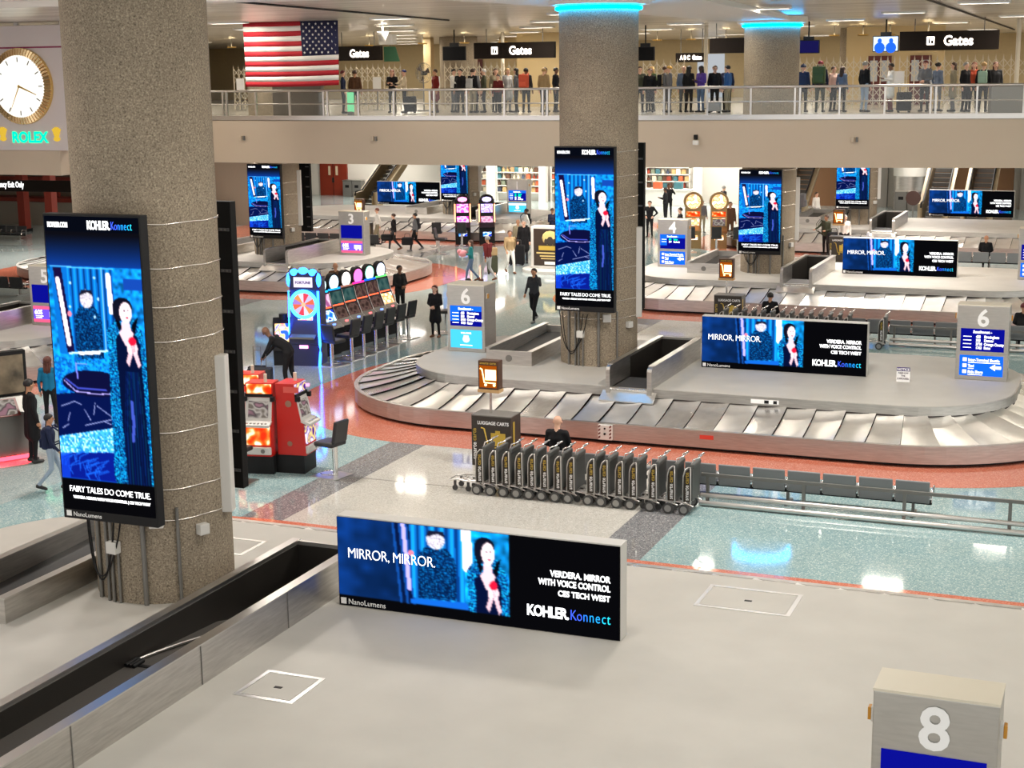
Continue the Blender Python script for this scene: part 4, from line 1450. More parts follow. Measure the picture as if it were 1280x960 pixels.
def red_slot(x, y, rot, label, belly, top):
    t = thing('red_slot_machine', label, 'slot machine', (x, y, 0), rot, 'red slot machines beside the nearest column')
    W = 0.58
    MB().box(-W / 2 - .02, W / 2 + .02, 0.04, 0.66, 0, 0.38).build('base', [BLACK], t)
    MB().prismx([(0.0, 0.38), (0.62, 0.38), (0.62, 1.86), (0.22, 1.86), (0.22, 1.62), (0.19, 1.58), (0.1, 1.1), (0.04, 1.04)], -W / 2, W / 2).build('body', [REDPAINT], t)
    MB().box(-W / 2 + .03, W / 2 - .03, 0.195, 0.225, 1.64, 1.84).build('top_glass', [GL[top]], t)
    MB().box(-W / 2, W / 2, 0.17, 0.21, 1.58, 1.645).build('display_strip', [BLACK], t)
    fr = MB().prismx([(0.085, 1.1), (0.185, 1.57), (0.20, 1.57), (0.11, 1.1)], -W / 2 + 0.01, W / 2 - 0.01).build('reel_bezel', [OFFWHITE], t)
    MB().prismx([(0.088, 1.17), (0.158, 1.50), (0.17, 1.50), (0.10, 1.17)], -W / 2 + .08, W / 2 - .08).build('reel_glass', [GL['reel']], fr)
    MB().prismx([(-0.1, 1.0), (0.1, 1.07), (0.1, 1.1), (0.06, 1.11), (-0.1, 1.05)], -W / 2, W / 2).build('button_deck', [OFFWHITE], t)
    bm_ = MB()
    for k in range(6):
        bm_.cbox(-0.22 + k * .08, -0.17 + k * .08, -0.06, -0.01, 1.045, 1.085, 0.006)
    bm_.build('buttons', [CHROME], t)
    MB().prismx([(-0.012, 0.62), (0.02, 1.0), (0.04, 1.0), (0.01, 0.62)], -W / 2 + .03, W / 2 - .03).build('belly_glass', [GL[belly]], t)
    MB().cbox(-W / 2, W / 2, -0.05, 0.02, 0.42, 0.58, 0.02).build('coin_tray', [OFFWHITE], t)
    MB().disc((0.12, -0.055, 0.5), 0.045, 'y', 14).build('tray_lock', [GREYMET], t)
    MB().cyl((0.1, 0.35, 1.86), (0.1, 0.35, 2.03), 0.035, n=10).build('candle', [CREAM], t)
    for sx in (-1, 1):
        MB().cbox(sx * W / 2 - 0.03, sx * W / 2 + .05, 0.1, 0.2, 1.5, 1.6, 0.008).build('hinge_bracket', [BLACK], t)
        MB().disc((sx * (W / 2) + (0.006 if sx > 0 else -0.006), 0.35, 1.45), 0.07, 'x', 14, t=0.006 * sx).disc((sx * (W / 2) + (0.006 if sx > 0 else -0.006), 0.35, 0.62), 0.055, 'x', 14, t=0.006 * sx).build('lock_plate', [mat('lock_plate_tan', srgb(150, 110, 90), 0.5)], t)
    MB().box(-W / 2 - 0.006, -W / 2, 0.12, 0.45, 1.68, 1.8).build('side_sticker', [mat('sticker_pale_red', srgb(220, 90, 80), 0.5)], t)
    return t


red_slot(-16.3, 26.2, R(12), 'red slot machine facing us with a bright orange belly glass', 'red', 'red')
red_slot(-15.42, 26.85, R(97), 'red slot machine turned right, its red side towards us, nearest the stool', 'purple', 'purple')
red_slot(-17.05, 26.95, R(14), 'red slot machine half hidden behind the black screen back', 'red', 'red')


def stool(x, y, rot, label, grp):
    t = thing('slot_stool', label, 'stool', (x, y, 0), rot, grp)
    MB().box(-0.3, 0.3, -0.3, 0.35, 0, 0.025).build('floor_plate', [RAILM], t)
    MB().cyl((0, 0.12, 0.02), (0, 0.12, 0.66), 0.055, n=14).build('post', [CHROME], t)
    MB().cbox(-0.24, 0.24, -0.24, 0.24, 0.64, 0.74, 0.035).build('seat', [SEATBLACK], t)
    b = MB().cbox(-0.22, 0.22, -0.03, 0.05, 0.0, 0.48, 0.035)
    b.xf(Matrix.Translation((0, 0.22, 0.72)) @ Matrix.Rotation(R(-10), 4, 'X'))
    b.build('backrest', [SEATBLACK], t)
    MB().tube([(0.17 * math.cos(k * PI / 8), -0.05 + 0.17 * math.sin(k * PI / 8), 0.06) for k in range(16)], 0.01, 5, closed=True).build('foot_ring', [CHROME], t)
    return t


SG = 'black stools at the slot machines'
stool(-14.85, 26.6, R(-100), 'black stool on a steel post facing the right-hand red slot machine', SG)
stool(-16.35, 25.5, R(180), 'black stool in front of the orange-lit red slot machine, cut by the screen back', SG)


# the big wheel machine that closes the slot row
t = thing('wheel_slot_machine', 'tall slot machine with a blue neon wheel at the near end of the slot row', 'slot machine', (-21.35, 36.95, 0), R(10))
W = 0.86
DB = mat('slot_dark_blue', (0.01, 0.015, 0.07), 0.35)
MB().prismx([(0.0, 0), (0.75, 0), (0.75, 2.45), (0.3, 2.45), (0.22, 1.3), (0.02, 0.85), (0.0, 0.62), (0.05, 0.6)], -W / 2, W / 2).build('body', [DB], t)
MB().cbox(-0.42, 0.42, 0.15, 0.5, 2.1, 2.62, 0.03).build('top_box', [DB], t)
m = MB().ball((0, 0.2, 2.64), (0.16, 0.08, 0.11))
for q in (-0.27, 0.27):
    m.ball((q, 0.2, 2.6), (0.13, 0.08, 0.11))
for q in (-0.43, 0.43):
    m.ball((q, 0.2, 2.4), (0.08, 0.07, 0.2))
m.build('neon_crown', [BLUELED], t)
MB().box(-0.27, 0.27, 0.12, 0.16, 2.2, 2.48).build('title_panel', [emis('title_panel_white', srgb(225, 215, 240), 1.0)], t)
text('lettering', 'FORTUNE', 0.1, mat('title_ink', srgb(90, 60, 130), 0.5), t, 0, 0.112, 2.3, 0.004)
ringm = MB().tube([(0.37 * math.cos(2 * PI * k / 36), 0.13, 1.72 + 0.37 * math.sin(2 * PI * k / 36)) for k in range(36)], 0.045, 8, closed=True)
wr = ringm.build('wheel_neon', [emis('cyan_blue_neon', (0.02, 0.35, 1.0), 9.0)], t)
WC = [srgb(*c) for c in ((240, 110, 80), (200, 190, 230), (235, 70, 90), (220, 215, 240), (240, 150, 90), (170, 130, 210))]
for k in range(12):
    a0, a1 = 2 * PI * k / 12, 2 * PI * (k + 1) / 12
    MB().add([(0, 0.125, 1.72), (0.32 * math.cos(a0), 0.13, 1.72 + 0.32 * math.sin(a0)), (0.32 * math.cos((a0 + a1) / 2), 0.13, 1.72 + 0.32 * math.sin((a0 + a1) / 2)), (0.32 * math.cos(a1), 0.13, 1.72 + 0.32 * math.sin(a1))], [(3, 2, 1, 0)]).build('wheel_wedge', [emis('wedge_%d' % (k % 6), WC[k % 6], 0.9)], wr)
MB().disc((0, 0.10, 1.72), 0.06, 'y', 16).build('wheel_hub', [emis('hub_peach', srgb(250, 170, 130), 1.2)], wr)
MB().prismx([(0.2, 1.22), (0.215, 1.38), (0.24, 1.38), (0.22, 1.22)], -0.22, 0.22).build('badge_glass', [GL['festival']], t)
MB().prismx([(0.06, 0.92), (0.2, 1.2), (0.22, 1.2), (0.08, 0.92)], -0.32, 0.32).build('game_glass', [GL['violet']], t)
MB().prismx([(-0.12, 0.78), (0.06, 0.86), (0.06, 0.9), (-0.12, 0.83)], -0.36, 0.36).build('button_deck', [GREYMET], t)
MB().box(-0.12, 0.12, -0.01, 0.02, 0.5, 0.58).build('coin_light', [emis('pink_glow', (1, 0.25, 0.6), 4)], t)
MB().tube([(W / 2 + .02, 0.0, 0.0), (W / 2 + .06, -0.02, 0.35), (W / 2 + .06, -0.02, 0.6), (W / 2 + .02, 0.05, 1.0), (W / 2, 0.1, 1.5), (W / 2, 0.13, 2.1)], 0.035, 8).tube([(-W / 2, 0.05, 0.85), (-W / 2, 0.1, 1.5), (-W / 2, 0.13, 2.1)], 0.02, 6).build('neon_edge', [BLUELED], t)

# small separate machine at its left
t = thing('small_slot_machine', 'low slot machine with a colourful upright glass left of the neon wheel machine', 'slot machine', (-21.95, 36.85, 0), R(25))
MB().box(-0.28, 0.28, 0.02, 0.5, 0, 0.42).build('base', [BLACK], t)
MB().prismx([(-0.05, 0.42), (0.5, 0.42), (0.5, 1.22), (0.3, 1.32), (0.12, 1.2), (0.0, 0.62)], -0.28, 0.28).build('body', [BLACK], t)
MB().prismx([(-0.012, 0.6), (0.108, 1.17), (0.13, 1.17), (0.01, 0.6)], -0.22, 0.22).build('game_glass', [GL['festival']], t)
MB().cyl((0, 0.3, 1.25), (0, 0.3, 1.42), 0.12, n=14).build('top_light', [BLACK], t)

# the row of six machines with round toppers, facing the aisle
TOP = [('white and cyan', (200, 250, 255), (20, 170, 240), 'pinky', 'blue'), ('pale with a blue band', (190, 225, 255), (20, 130, 230), 'teal', 'dim'), ('white with a peach rim', (255, 240, 236), (120, 80, 70), 'teal', 'dim'),
       ('magenta', (255, 90, 190), (250, 40, 130), 'dim', 'dim'), ('green and pink', (150, 240, 210), (20, 80, 255), 'dim', 'dim'), ('pale lilac with a green band', (215, 225, 255), (80, 200, 90), 'teal', 'gold')]
for i, (nm, c1, c2, g1, g2) in enumerate(TOP):
    t = thing('video_slot_machine', 'video slot machine in the row, topper lit %s' % nm, 'slot machine', (-21.35, 38.75 + 0.76 * i, 0), R(82), 'video slot machines in a row')
    W = 0.66
    MB().prismx([(0.02, 0.0), (0.7, 0.0), (0.7, 1.75), (0.41, 1.78), (0.30, 1.4), (0.12, 0.95), (-0.12, 0.78), (-0.12, 0.66), (0.02, 0.6)], -W / 2, W / 2).build('body', [BLACK], t)
    MB().prismx([(0.29, 1.38), (0.38, 1.73), (0.395, 1.73), (0.305, 1.38)], -W / 2 + .05, W / 2 - .05).build('upper_glass', [GL[g1]], t)
    MB().prismx([(0.11, 0.97), (0.27, 1.32), (0.285, 1.32), (0.125, 0.97)], -W / 2 + .05, W / 2 - .05).build('lower_glass', [GL[g2]], t)
    MB().prismx([(0.27, 1.335), (0.285, 1.37), (0.30, 1.37), (0.285, 1.335)], -W / 2 + .07, W / 2 - .07).build('light_strip', [emis('strip_red', (1, 0.1, 0.04), 2.2)], t)
    MB().prismx([(-0.10, 0.785), (0.1, 0.955), (0.105, 0.975), (-0.12, 0.80)], -W / 2 + .02, W / 2 - .02).build('button_deck', [GREYMET], t)
    MB().cbox(-0.06, 0.06, -0.02, 0.02, 0.86, 0.92, 0.01).build('spin_button', [emis('spin_glow_%d' % (i % 2), ((1, 0.1, 0.1) if i % 2 else (0.1, 0.2, 1)), 3)], t)
    for sx in (-1, 1):
        MB().tube([(sx * W / 2, 0.3, 1.4), (sx * W / 2, 0.39, 1.76)], 0.012, 5).tube([(sx * W / 2, 0.3, 1.4), (sx * W / 2, 0.1, 0.95), (sx * W / 2, -0.1, 0.8)], 0.012, 5).build('edge_trim', [RAILM], t)
    tb = MB().cyl((0, 0.42, 2.0), (0, 0.56, 2.0), 0.28, n=24).box(-0.3, 0.3, 0.42, 0.58, 1.76, 1.84).build('topper', [BLACK], t)
    MB().disc((0, 0.412, 2.0), 0.215, 'y', 24, t=0.01).build('topper_glass', [emis('topper_%d' % i, srgb(*c1), 2.4)], tb)
    MB().box(-0.29, 0.29, 0.41, 0.43, 1.76, 1.835).build('topper_band', [emis('band_%d' % i, srgb(*c2), 2.0)], tb)
for i in range(6):
    stool(-20.68, 38.3 + 0.745 * i, R(-98), 'black stool at the row of six slot machines, %s from the neon wheel' % ordn[i], SG)
stool(-19.95, 43.2, R(-60), 'black stool standing out at the far end of the row of six', SG)
stool(-20.6, 37.35, R(170), 'black stool between the low slot machine and the neon wheel machine', SG)


def tall_slot(x, y, rot, label, neon, g, wheel=False, group='far pairs of slot machines'):
    t = thing('tall_slot_machine', label, 'slot machine', (x, y, 0), rot, group)
    W = 0.72
    bodym = mat('slot_gold_body', (0.35, 0.24, 0.11), 0.35, 0.8) if wheel else BLACK
    MB().prismx([(0, 0), (0.7, 0), (0.7, 2.1), (0.3, 2.1), (0.2, 1.0), (-0.12, 0.82), (-0.1, 0.74), (0.02, 0.7)], -W / 2, W / 2).build('body', [bodym], t)
    if wheel:
        MB().cyl((0, 0.2, 2.12), (0, 0.4, 2.12), 0.44, n=24).build('wheel_case', [bodym], t)
        MB().disc((0, 0.19, 2.12), 0.33, 'y', 24).build('wheel_face', [GL['gold']], t)
        MB().box(-0.3, 0.3, 0.17, 0.27, 1.45, 1.66).build('title_glass', [GL['red']], t)
    else:
        MB().ball((0, 0.35, 2.12), (0.34, 0.2, 0.24)).build('topper_case', [BLACK], t)
        MB().ball((0, 0.25, 2.12), (0.24, 0.15, 0.13)).build('topper_glass', [emis(neon[0], neon[1], 3)], t)
        for sx in (-1, 1):
            MB().tube([(sx * W / 2, 0.2, 1.05), (sx * W / 2, 0.27, 1.9)], 0.03, 6).build('neon_edge', [emis('neon_orange', (1, 0.3, 0.15), 3)], t)
    MB().prismx([(0.225, 1.5 - .15 * wheel), (0.275, 1.9 - .45 * wheel), (0.29, 1.9 - .45 * wheel), (0.24, 1.5 - .15 * wheel)], -0.28, 0.28).build('upper_glass', [GL[g[0]]], t)
    MB().prismx([(0.19, 1.03), (0.225, 1.32), (0.24, 1.32), (0.21, 1.03)], -0.28, 0.28).build('lower_glass', [GL[g[1]]], t)
    MB().box(-0.2, 0.2, -0.01, 0.03, 0.4, 0.6).build('belly_glass', [GL['blue'] if not wheel else GL['gold']], t)
    return t


tall_slot(-29.55, 66.5, R(25), 'far slot machine glowing pink under a pink topper', ('neon_pink', (1, 0.2, 0.55)), ('pink', 'pink'))
tall_slot(-28.45, 66.85, R(25), 'far slot machine glowing pale blue under a violet topper', ('neon_violet', (0.5, 0.4, 1)), ('violet', 'pinky'))
tall_slot(-18.7, 67.9, R(18), 'gold slot machine with a lit wheel, left of its pair behind carousel four', None, ('gold', 'gold'), True)
tall_slot(-17.55, 68.1, R(18), 'gold slot machine with a lit wheel, right of its pair next to the tall screen', None, ('gold', 'reel'), True)
for x, y, rz, lb in ((-30.3, 65.2, 200, 'black stool in front of the pink far slot machine'), (-29.2, 65.6, 200, 'black stool in front of the violet far slot machine'), (-28.9, 62.6, 100, 'lone black stool standing in the far aisle'),
                     (-18.4, 66.3, 195, 'black stool in front of the left gold slot machine'), (-17.25, 66.5, 195, 'black stool in front of the right gold slot machine'), (-16.3, 66.6, 195, 'black stool beside the tall screen behind carousel four')):
    stool(x, y, R(rz), lb, SG)

# booth of gaming terminals at the left edge, with red light along its foot
t = thing('terminal_booth', 'grey booth with posters, tilted terminal and red foot lighting at the left edge', 'booth', (-22.08, 25.05, 0), R(58))
MB().box(-2.2, 0.9, 0.05, 0.9, 0.12, 1.15).prismx([(-0.15, 1.0), (0.3, 1.0), (0.3, 1.35), (0.2, 1.35)], -2.2, 0.9).build('counter', [GREYMET], t)
MB().box(-2.2, 0.95, 0.35, 0.55, 1.15, 2.3).build('header', [BLACK], t)
for k, (a, b) in enumerate(((-0.02, 0.88), (-0.98, -0.06), (-1.95, -1.02))):
    MB().box(a, b, 0.33, 0.35, 1.4, 2.22).build('poster', [mat('booth_poster', srgb(110, 98, 80), 0.4, var=0.7, vscale=2.5)], t)
for k, x in enumerate((0.3, -0.7, -1.6)):
    MB().prismx([(-0.16, 1.02), (0.14, 1.34), (0.16, 1.33), (-0.14, 1.0)], x - 0.3, x + 0.3).build('terminal_frame', [mat('terminal_red', (0.12, 0.02, 0.015), 0.4)], t)
    MB().prismx([(-0.145, 1.055), (0.105, 1.325), (0.115, 1.31), (-0.13, 1.04)], x - 0.24, x + 0.24).build('terminal_screen', [GL['reel']], t)
MB().box(-2.2, 0.9, 0.0, 0.06, 0.03, 0.1).build('foot_light', [REDLED], t)
# ------------------------------------------------------------------ people
DG = None


def bake(me, voxel, it=3):
    o = bpy.data.objects.new('bake', me)
    COL.objects.link(o)
    m = o.modifiers.new('r', 'REMESH')
    m.mode = 'VOXEL'
    m.voxel_size = voxel
    s = o.modifiers.new('s', 'SMOOTH')
    s.factor, s.iterations = 0.5, it
    dg = bpy.context.evaluated_depsgraph_get()
    out = bpy.data.meshes.new_from_object(o.evaluated_get(dg))
    bpy.data.objects.remove(o)
    bpy.data.meshes.remove(me)
    return out


def joints(pose):
    V = Vector
    J = dict(pel=V((0, 0, .96)), wst=V((0, 0, 1.10)), chs=V((0, 0.0, 1.30)), nck=V((0, 0.01, 1.48)), hed=V((0, -0.015, 1.63)))
    for s, k in ((1, 'L'), (-1, 'R')):
        J['sh' + k] = V((s * .18, 0.01, 1.42))
        J['el' + k] = V((s * .245, 0.03, 1.13))
        J['wr' + k] = V((s * .25, -0.05, .89))
        J['hp' + k] = V((s * .09, 0, .93))
        J['kn' + k] = V((s * .105, -.015, .50))
        J['an' + k] = V((s * .115, .02, .09))
        J['to' + k] = V((s * .135, -.13, .035))

    def leg(k, y, lift=0.0):
        s = 1 if k == 'L' else -1
        J['kn' + k] = V((s * .1, y * .5 - .05 - lift, .50 + lift * .2))
        J['an' + k] = V((s * .1, y + .02, .09 + lift))
        J['to' + k] = V((s * .11, y - .13, .035 + lift * .3))
    if pose in ('walk', 'walk_pull', 'walk_ear', 'walk_carry'):
        leg('L', -.24)
        leg('R', .27, .09)
        J['elL'], J['wrL'] = V((.24, .12, 1.15)), V((.23, .10, .91))
        J['elR'], J['wrR'] = V((-.24, -.05, 1.14)), V((-.22, -.2, .95))
    if pose == 'walk_pull':
        J['elL'], J['wrL'] = V((.25, .14, 1.16)), V((.26, .27, .93))
    if pose in ('phone', 'walk_carry'):
        for s, k in ((1, 'L'), (-1, 'R')):
            J['el' + k] = V((s * .23, 0.0, 1.14))
            J['wr' + k] = V((s * .09, -.27, 1.20))
    if pose == 'fold':
        for s, k in ((1, 'L'), (-1, 'R')):
            J['el' + k] = V((s * .25, -0.02, 1.14))
            J['wr' + k] = V((s * .04, -.17, 1.06))
    if pose in ('ear', 'walk_ear'):
        J['elL'], J['wrL'] = V((.30, -.12, 1.24)), V((.13, -.1, 1.55))
    if pose == 'reach':
        J['elR'], J['wrR'] = V((-.27, -.2, 1.22)), V((-.24, -.44, 1.15))
        J['elL'], J['wrL'] = V((.27, -.05, 1.13)), V((.2, -.27, 1.1))
    if pose == 'hips':
        for s, k in ((1, 'L'), (-1, 'R')):
            J['el' + k] = V((s * .36, 0.07, 1.17))
            J['wr' + k] = V((s * .2, -.07, 1.02))
    if pose == 'lean':
        d = R(48)
        for n in ('wst', 'chs', 'nck', 'hed', 'shL', 'shR'):
            p = J[n] - J['pel']
            a = d if n != 'wst' else d * .5
            J[n] = J['pel'] + V((p.x, p.y * math.cos(a) - p.z * math.sin(a), p.y * math.sin(a) + p.z * math.cos(a)))
        J['hed'] = J['hed'] + V((0, -.02, .03))
        for s, k in ((1, 'L'), (-1, 'R')):
            J['el' + k] = J['sh' + k] + V((s * .05, -.12, -.26))
            J['wr' + k] = J['el' + k] + V((-s * .1, -.14, -.18))
        leg('L', -.06)
        leg('R', .14)
    if pose in ('sit', 'sit_lean'):
        dz = Vector((0, 0, .96 - .54))
        for n in ('pel', 'wst', 'chs', 'nck', 'hed', 'shL', 'shR', 'hpL', 'hpR'):
            J[n] = J[n] - dz
        for s, k in ((1, 'L'), (-1, 'R')):
            J['el' + k] = V((s * .25, -.06, .74))
            J['wr' + k] = V((s * .1, -.28, .62))
            J['kn' + k] = V((s * .11, -.43, .50))
            J['an' + k] = V((s * .11, -.40, .09))
            J['to' + k] = V((s * .13, -.55, .035))
        if pose == 'sit_lean':
            for n in ('chs', 'nck', 'hed', 'shL', 'shR'):
                J[n] = J[n] + V((0, -.16, -.04))
    return J


BODY = {}


def body_mesh(pose, coat=False, slim=False):
    key = (pose, coat, slim)
    if key in BODY:
        return BODY[key]
    J = joints(pose)
    V = Vector
    k = 0.9 if slim else 1.0
    C = []

    def cap(a, b, r0, r1, reg):
        C.append((J[a].copy() if isinstance(a, str) else V(a), J[b].copy() if isinstance(b, str) else V(b), r0, r1, reg))
    fw = (J['chs'] - J['pel'])
    for s in (-1, 1):
        cap(J['pel'] + V((s * .06, 0, 0)), J['wst'] + V((s * .055, 0, 0)), .118 * k, .105 * k, 1)
        cap(J['wst'] + V((s * .055, 0, 0)), J['chs'] + V((s * .075, -.01, 0)), .105 * k, .115 * k, 1)
        cap(J['chs'] + V((s * .06, 0, 0)), J['nck'] + V((s * .07, 0, -.06)), .115 * k, .075, 1)
    cap(J['nck'] + V((0, 0, -.05)), J['hed'] + V((0, .02, -.06)), .058, .052, 0)
    up = (J['hed'] - J['nck']).normalized()
    cap(J['hed'] + up * -.03 + V((0, -.012, 0)), J['hed'] + up * .035 + V((0, .005, 0)), .076, .090, 0)
    cap(J['hed'] + up * -.085 + V((0, -.03, 0)), J['hed'] + up * -.04 + V((0, -.02, 0)), .046, .062, 0)
    for q in 'LR':
        cap(J['nck'] + V((0, 0, -.07)), 'sh' + q, .07, .068, 1)
        cap('sh' + q, 'el' + q, .062 * k, .048 * k, 1)
        cap('el' + q, 'wr' + q, .048 * k, .036, 1)
        d = (J['wr' + q] - J['el' + q]).normalized()
        cap(J['wr' + q] + d * .01, J['wr' + q] + d * .085, .031, .036, 0)
        cap('hp' + q, 'kn' + q, .095 * k, .062 * k, 2)
        cap('kn' + q, 'an' + q, .062 * k, .043, 2)
        cap(J['an' + q] + V((0, .035, -.035)), J['to' + q] + V((0, 0, .012)), .05, .042, 3)
    cap(J['hpL'], J['hpR'], .11 * k, .11 * k, 2)
    if coat:
        for s in (-1, 1):
            a, b = J['pel'] + V((s * .06, 0, .04)), V((s * .09, .0, .60)) if pose not in ('sit', 'sit_lean') else J['pel'] + V((s * .07, -.1, -.03))
            if pose not in ('sit', 'sit_lean'):
                b = V((s * .09, (J['knL'].y + J['knR'].y) * .4, .60))
            C.append((a, b, .125 * k, .145 * k, 1))
    m = MB()
    for a, b, r0, r1, _ in C:
        n = 12
        m.ball(a, r0, n)
        m.ball(b, r1, n)
        if (b - a).length > 1e-3:
            m.cyl(a, b, r0, r1, n)
    me = bake(m.mesh('b', []), 0.024, 3)
    nv = len(me.vertices)
    co = np.empty(nv * 3)
    me.vertices.foreach_get('co', co)
    co = co.reshape(-1, 3)
    faces = [list(p.vertices) for p in me.polygons]
    fc = np.array([co[f].mean(0) for f in faces])
    best = np.full(len(faces), 1e9)
    reg = np.zeros(len(faces), int)
    for a, b, r0, r1, rg in C:
        a_, b_ = np.array(a), np.array(b)
        ab = b_ - a_
        t = np.clip(((fc - a_) @ ab) / (ab @ ab + 1e-9), 0, 1)
        d = np.linalg.norm(fc - a_ - t[:, None] * ab, axis=1) - (r0 + (r1 - r0) * t)
        w_ = d < best
        best[w_], reg[w_] = d[w_], rg
    bpy.data.meshes.remove(me)
    out = MB()
    out.v = [tuple(p) for p in co]
    out.f, out.m, out.s = faces, reg.tolist(), [True] * len(faces)
    # fingers, face
    for q, s in (('L', 1), ('R', -1)):
        d = (J['wr' + q] - J['el' + q]).normalized()
        side = d.cross(V((0, 1, 0) if abs(d.y) < .8 else (0, 0, 1))).normalized()
        nrm = side.cross(d)
        base = J['wr' + q] + d * .085
        for i, ln in enumerate((.062, .075, .07, .055)):
            o_ = side * (.027 - i * .018)
            out.tube([base + o_, base + o_ + d * ln * .5 + nrm * .006, base + o_ + d * ln * .85 + nrm * .024], .0085, 5, 0)
        out.tube([J['wr' + q] + d * .03 + side * .028, J['wr' + q] + d * .065 + side * .052 + nrm * .012, J['wr' + q] + d * .1 + side * .05 + nrm * .022], .0095, 5, 0)
    h = J['hed']
    f = V((0, -1, 0))
    rt = V((1, 0, 0))
    if pose == 'lean':
        f = V((0, -.75, -.66))
    u2 = rt.cross(f) * -1 if (rt.cross(f)).z < 0 else rt.cross(f)
    out.cyl(h + f * .083 + u2 * .012, h + f * .108 - u2 * .02, .008, .015, 6, 0)
    for s in (-1, 1):
        out.ball(h + f * .084 + rt * s * .032 + u2 * .018, .011, 6, 4)
        out.ball(h + rt * s * .088 - u2 * .005, (.012, .022, .03), 6, 0)
    out.ball(h + f * .078 - u2 * .048, (.024, .01, .007), 6, 5)
    me = out.mesh('body', [None] * 6) if False else None
    me = bpy.data.meshes.new('body')
    me.from_pydata(out.v, [], out.f)
    for _ in range(6):
        me.materials.append(None)
    me.polygons.foreach_set('material_index', out.m)
    me.polygons.foreach_set('use_smooth', out.s)
    me.update()
    BODY[key] = (me, J)
    return BODY[key]


HAIRM = {}


def hair_mesh(kind, pose):
    key = (kind, pose)
    if key in HAIRM:
        return HAIRM[key]
    J = joints(pose)
    h = J['hed']
    f = Vector((0, -1, 0)) if pose != 'lean' else Vector((0, -.75, -.66))
    u2 = Vector((0, 0, 1)) if pose != 'lean' else Vector((0, -.66, .75))
    b = h - f * .018 + u2 * .032
    m = MB()
    M = Matrix.Translation(b) @ Vector((1, 0, 0)).to_track_quat('X', 'Z').to_matrix().to_4x4()
    n = 14
    # a cap over the top, back and sides of the skull that leaves the face free
    rx, ry, rz = (.101, .108, .098) if kind != 'beanie' else (.106, .114, .108)
    vs, fs = [], []
    K = 8
    for k in range(K + 1):
        for i in range(n):
            p = 2 * PI * i / n
            front = max(0, -math.sin(p))
            tmax = PI * (.66 - .3 * front) if kind not in ('beanie', 'cap') else PI * (.56 - .16 * front)
            t = tmax * k / K
            vs.append(b + Vector((rx * math.sin(t) * math.cos(p), ry * math.sin(t) * math.sin(p), rz * math.cos(t))))
    for k in range(K):
        for i in range(n):
            fs.append((k * n + i, (k + 1) * n + i, (k + 1) * n + (i + 1) % n, k * n + (i + 1) % n))
    m.add(vs, fs, 0, True)
    if kind == 'long':
        for dx in (-.055, 0, .055):
            m.ball(b + Vector((dx, .045 if dx == 0 else .03, -.10)), (.05, .05, .12), 8).ball(b + Vector((dx, .06, -.22)), (.045, .04, .13), 8)
    if kind == 'cap':
        m.prism([(b.x - .075, b.y - .09), (b.x + .075, b.y - .09), (b.x + .05, b.y - .185), (b.x - .05, b.y - .185)], b.z + .012, b.z + .022)
    if kind == 'beanie':
        m.ball(b + Vector((0, 0, .1)), .025, 8)
    if kind == 'bun':
        m.ball(b + Vector((0, .11, .03)), .045, 10)
    me = m.mesh('hair', [None])
    HAIRM[key] = me
    return me


def cloth(name, rgb, rough=0.8):
    return mat('cloth_' + name, srgb(*rgb), rough, spec=0.25)


CLO = {n: cloth(n, c) for n, c in dict(
    black=(24, 24, 27), charcoal=(52, 53, 57), grey=(110, 112, 116), lightgrey=(172, 172, 172), white=(228, 226, 220), cream=(214, 198, 170), tan=(160, 136, 100), olive=(66, 68, 52),
    brown=(92, 64, 46), maroon=(104, 34, 36), darkred=(112, 30, 26), navy=(30, 38, 66), denim=(92, 112, 140), paledenim=(150, 166, 184), blue=(44, 82, 130), teal=(30, 116, 120), cyan=(20, 110, 150),
    purple=(82, 58, 140), orange=(214, 96, 70), mint=(150, 178, 160), green=(74, 92, 58), pink=(220, 150, 158), khaki=(150, 140, 116), plaid=(44, 56, 84), pinkbeige=(216, 180, 166), greyblue=(104, 118, 140)).items()}
SKIN = {n: mat('skin_' + n, srgb(*c), 0.55) for n, c in dict(light=(224, 178, 152), mid=(190, 140, 108), brown=(122, 84, 62), dark=(78, 54, 42)).items()}
HAIR = {n: mat('hair_' + n, srgb(*c), 0.6) for n, c in dict(black=(20, 17, 16), brown=(66, 44, 32), red=(110, 56, 36), blond=(176, 142, 92), grey=(150, 148, 144), white=(206, 204, 198), auburn=(84, 40, 30),
                                                            mustard=(196, 150, 60), blue=(36, 48, 110), crimson=(150, 30, 44), navy=(36, 44, 70), dkred=(96, 24, 28)).items()}
EYE = mat('eye_dark', (0.02, 0.015, 0.012), 0.3)
LIP = mat('lip', srgb(170, 96, 90), 0.5)
SHOE = {'black': mat('shoe_black', (0.015, 0.015, 0.016), 0.5), 'brown': mat('shoe_brown', srgb(110, 66, 38), 0.5), 'white': mat('shoe_white', srgb(215, 212, 206), 0.5), 'grey': mat('shoe_grey', srgb(110, 110, 112), 0.6), 'red': mat('shoe_red', srgb(110, 40, 34), 0.5)}


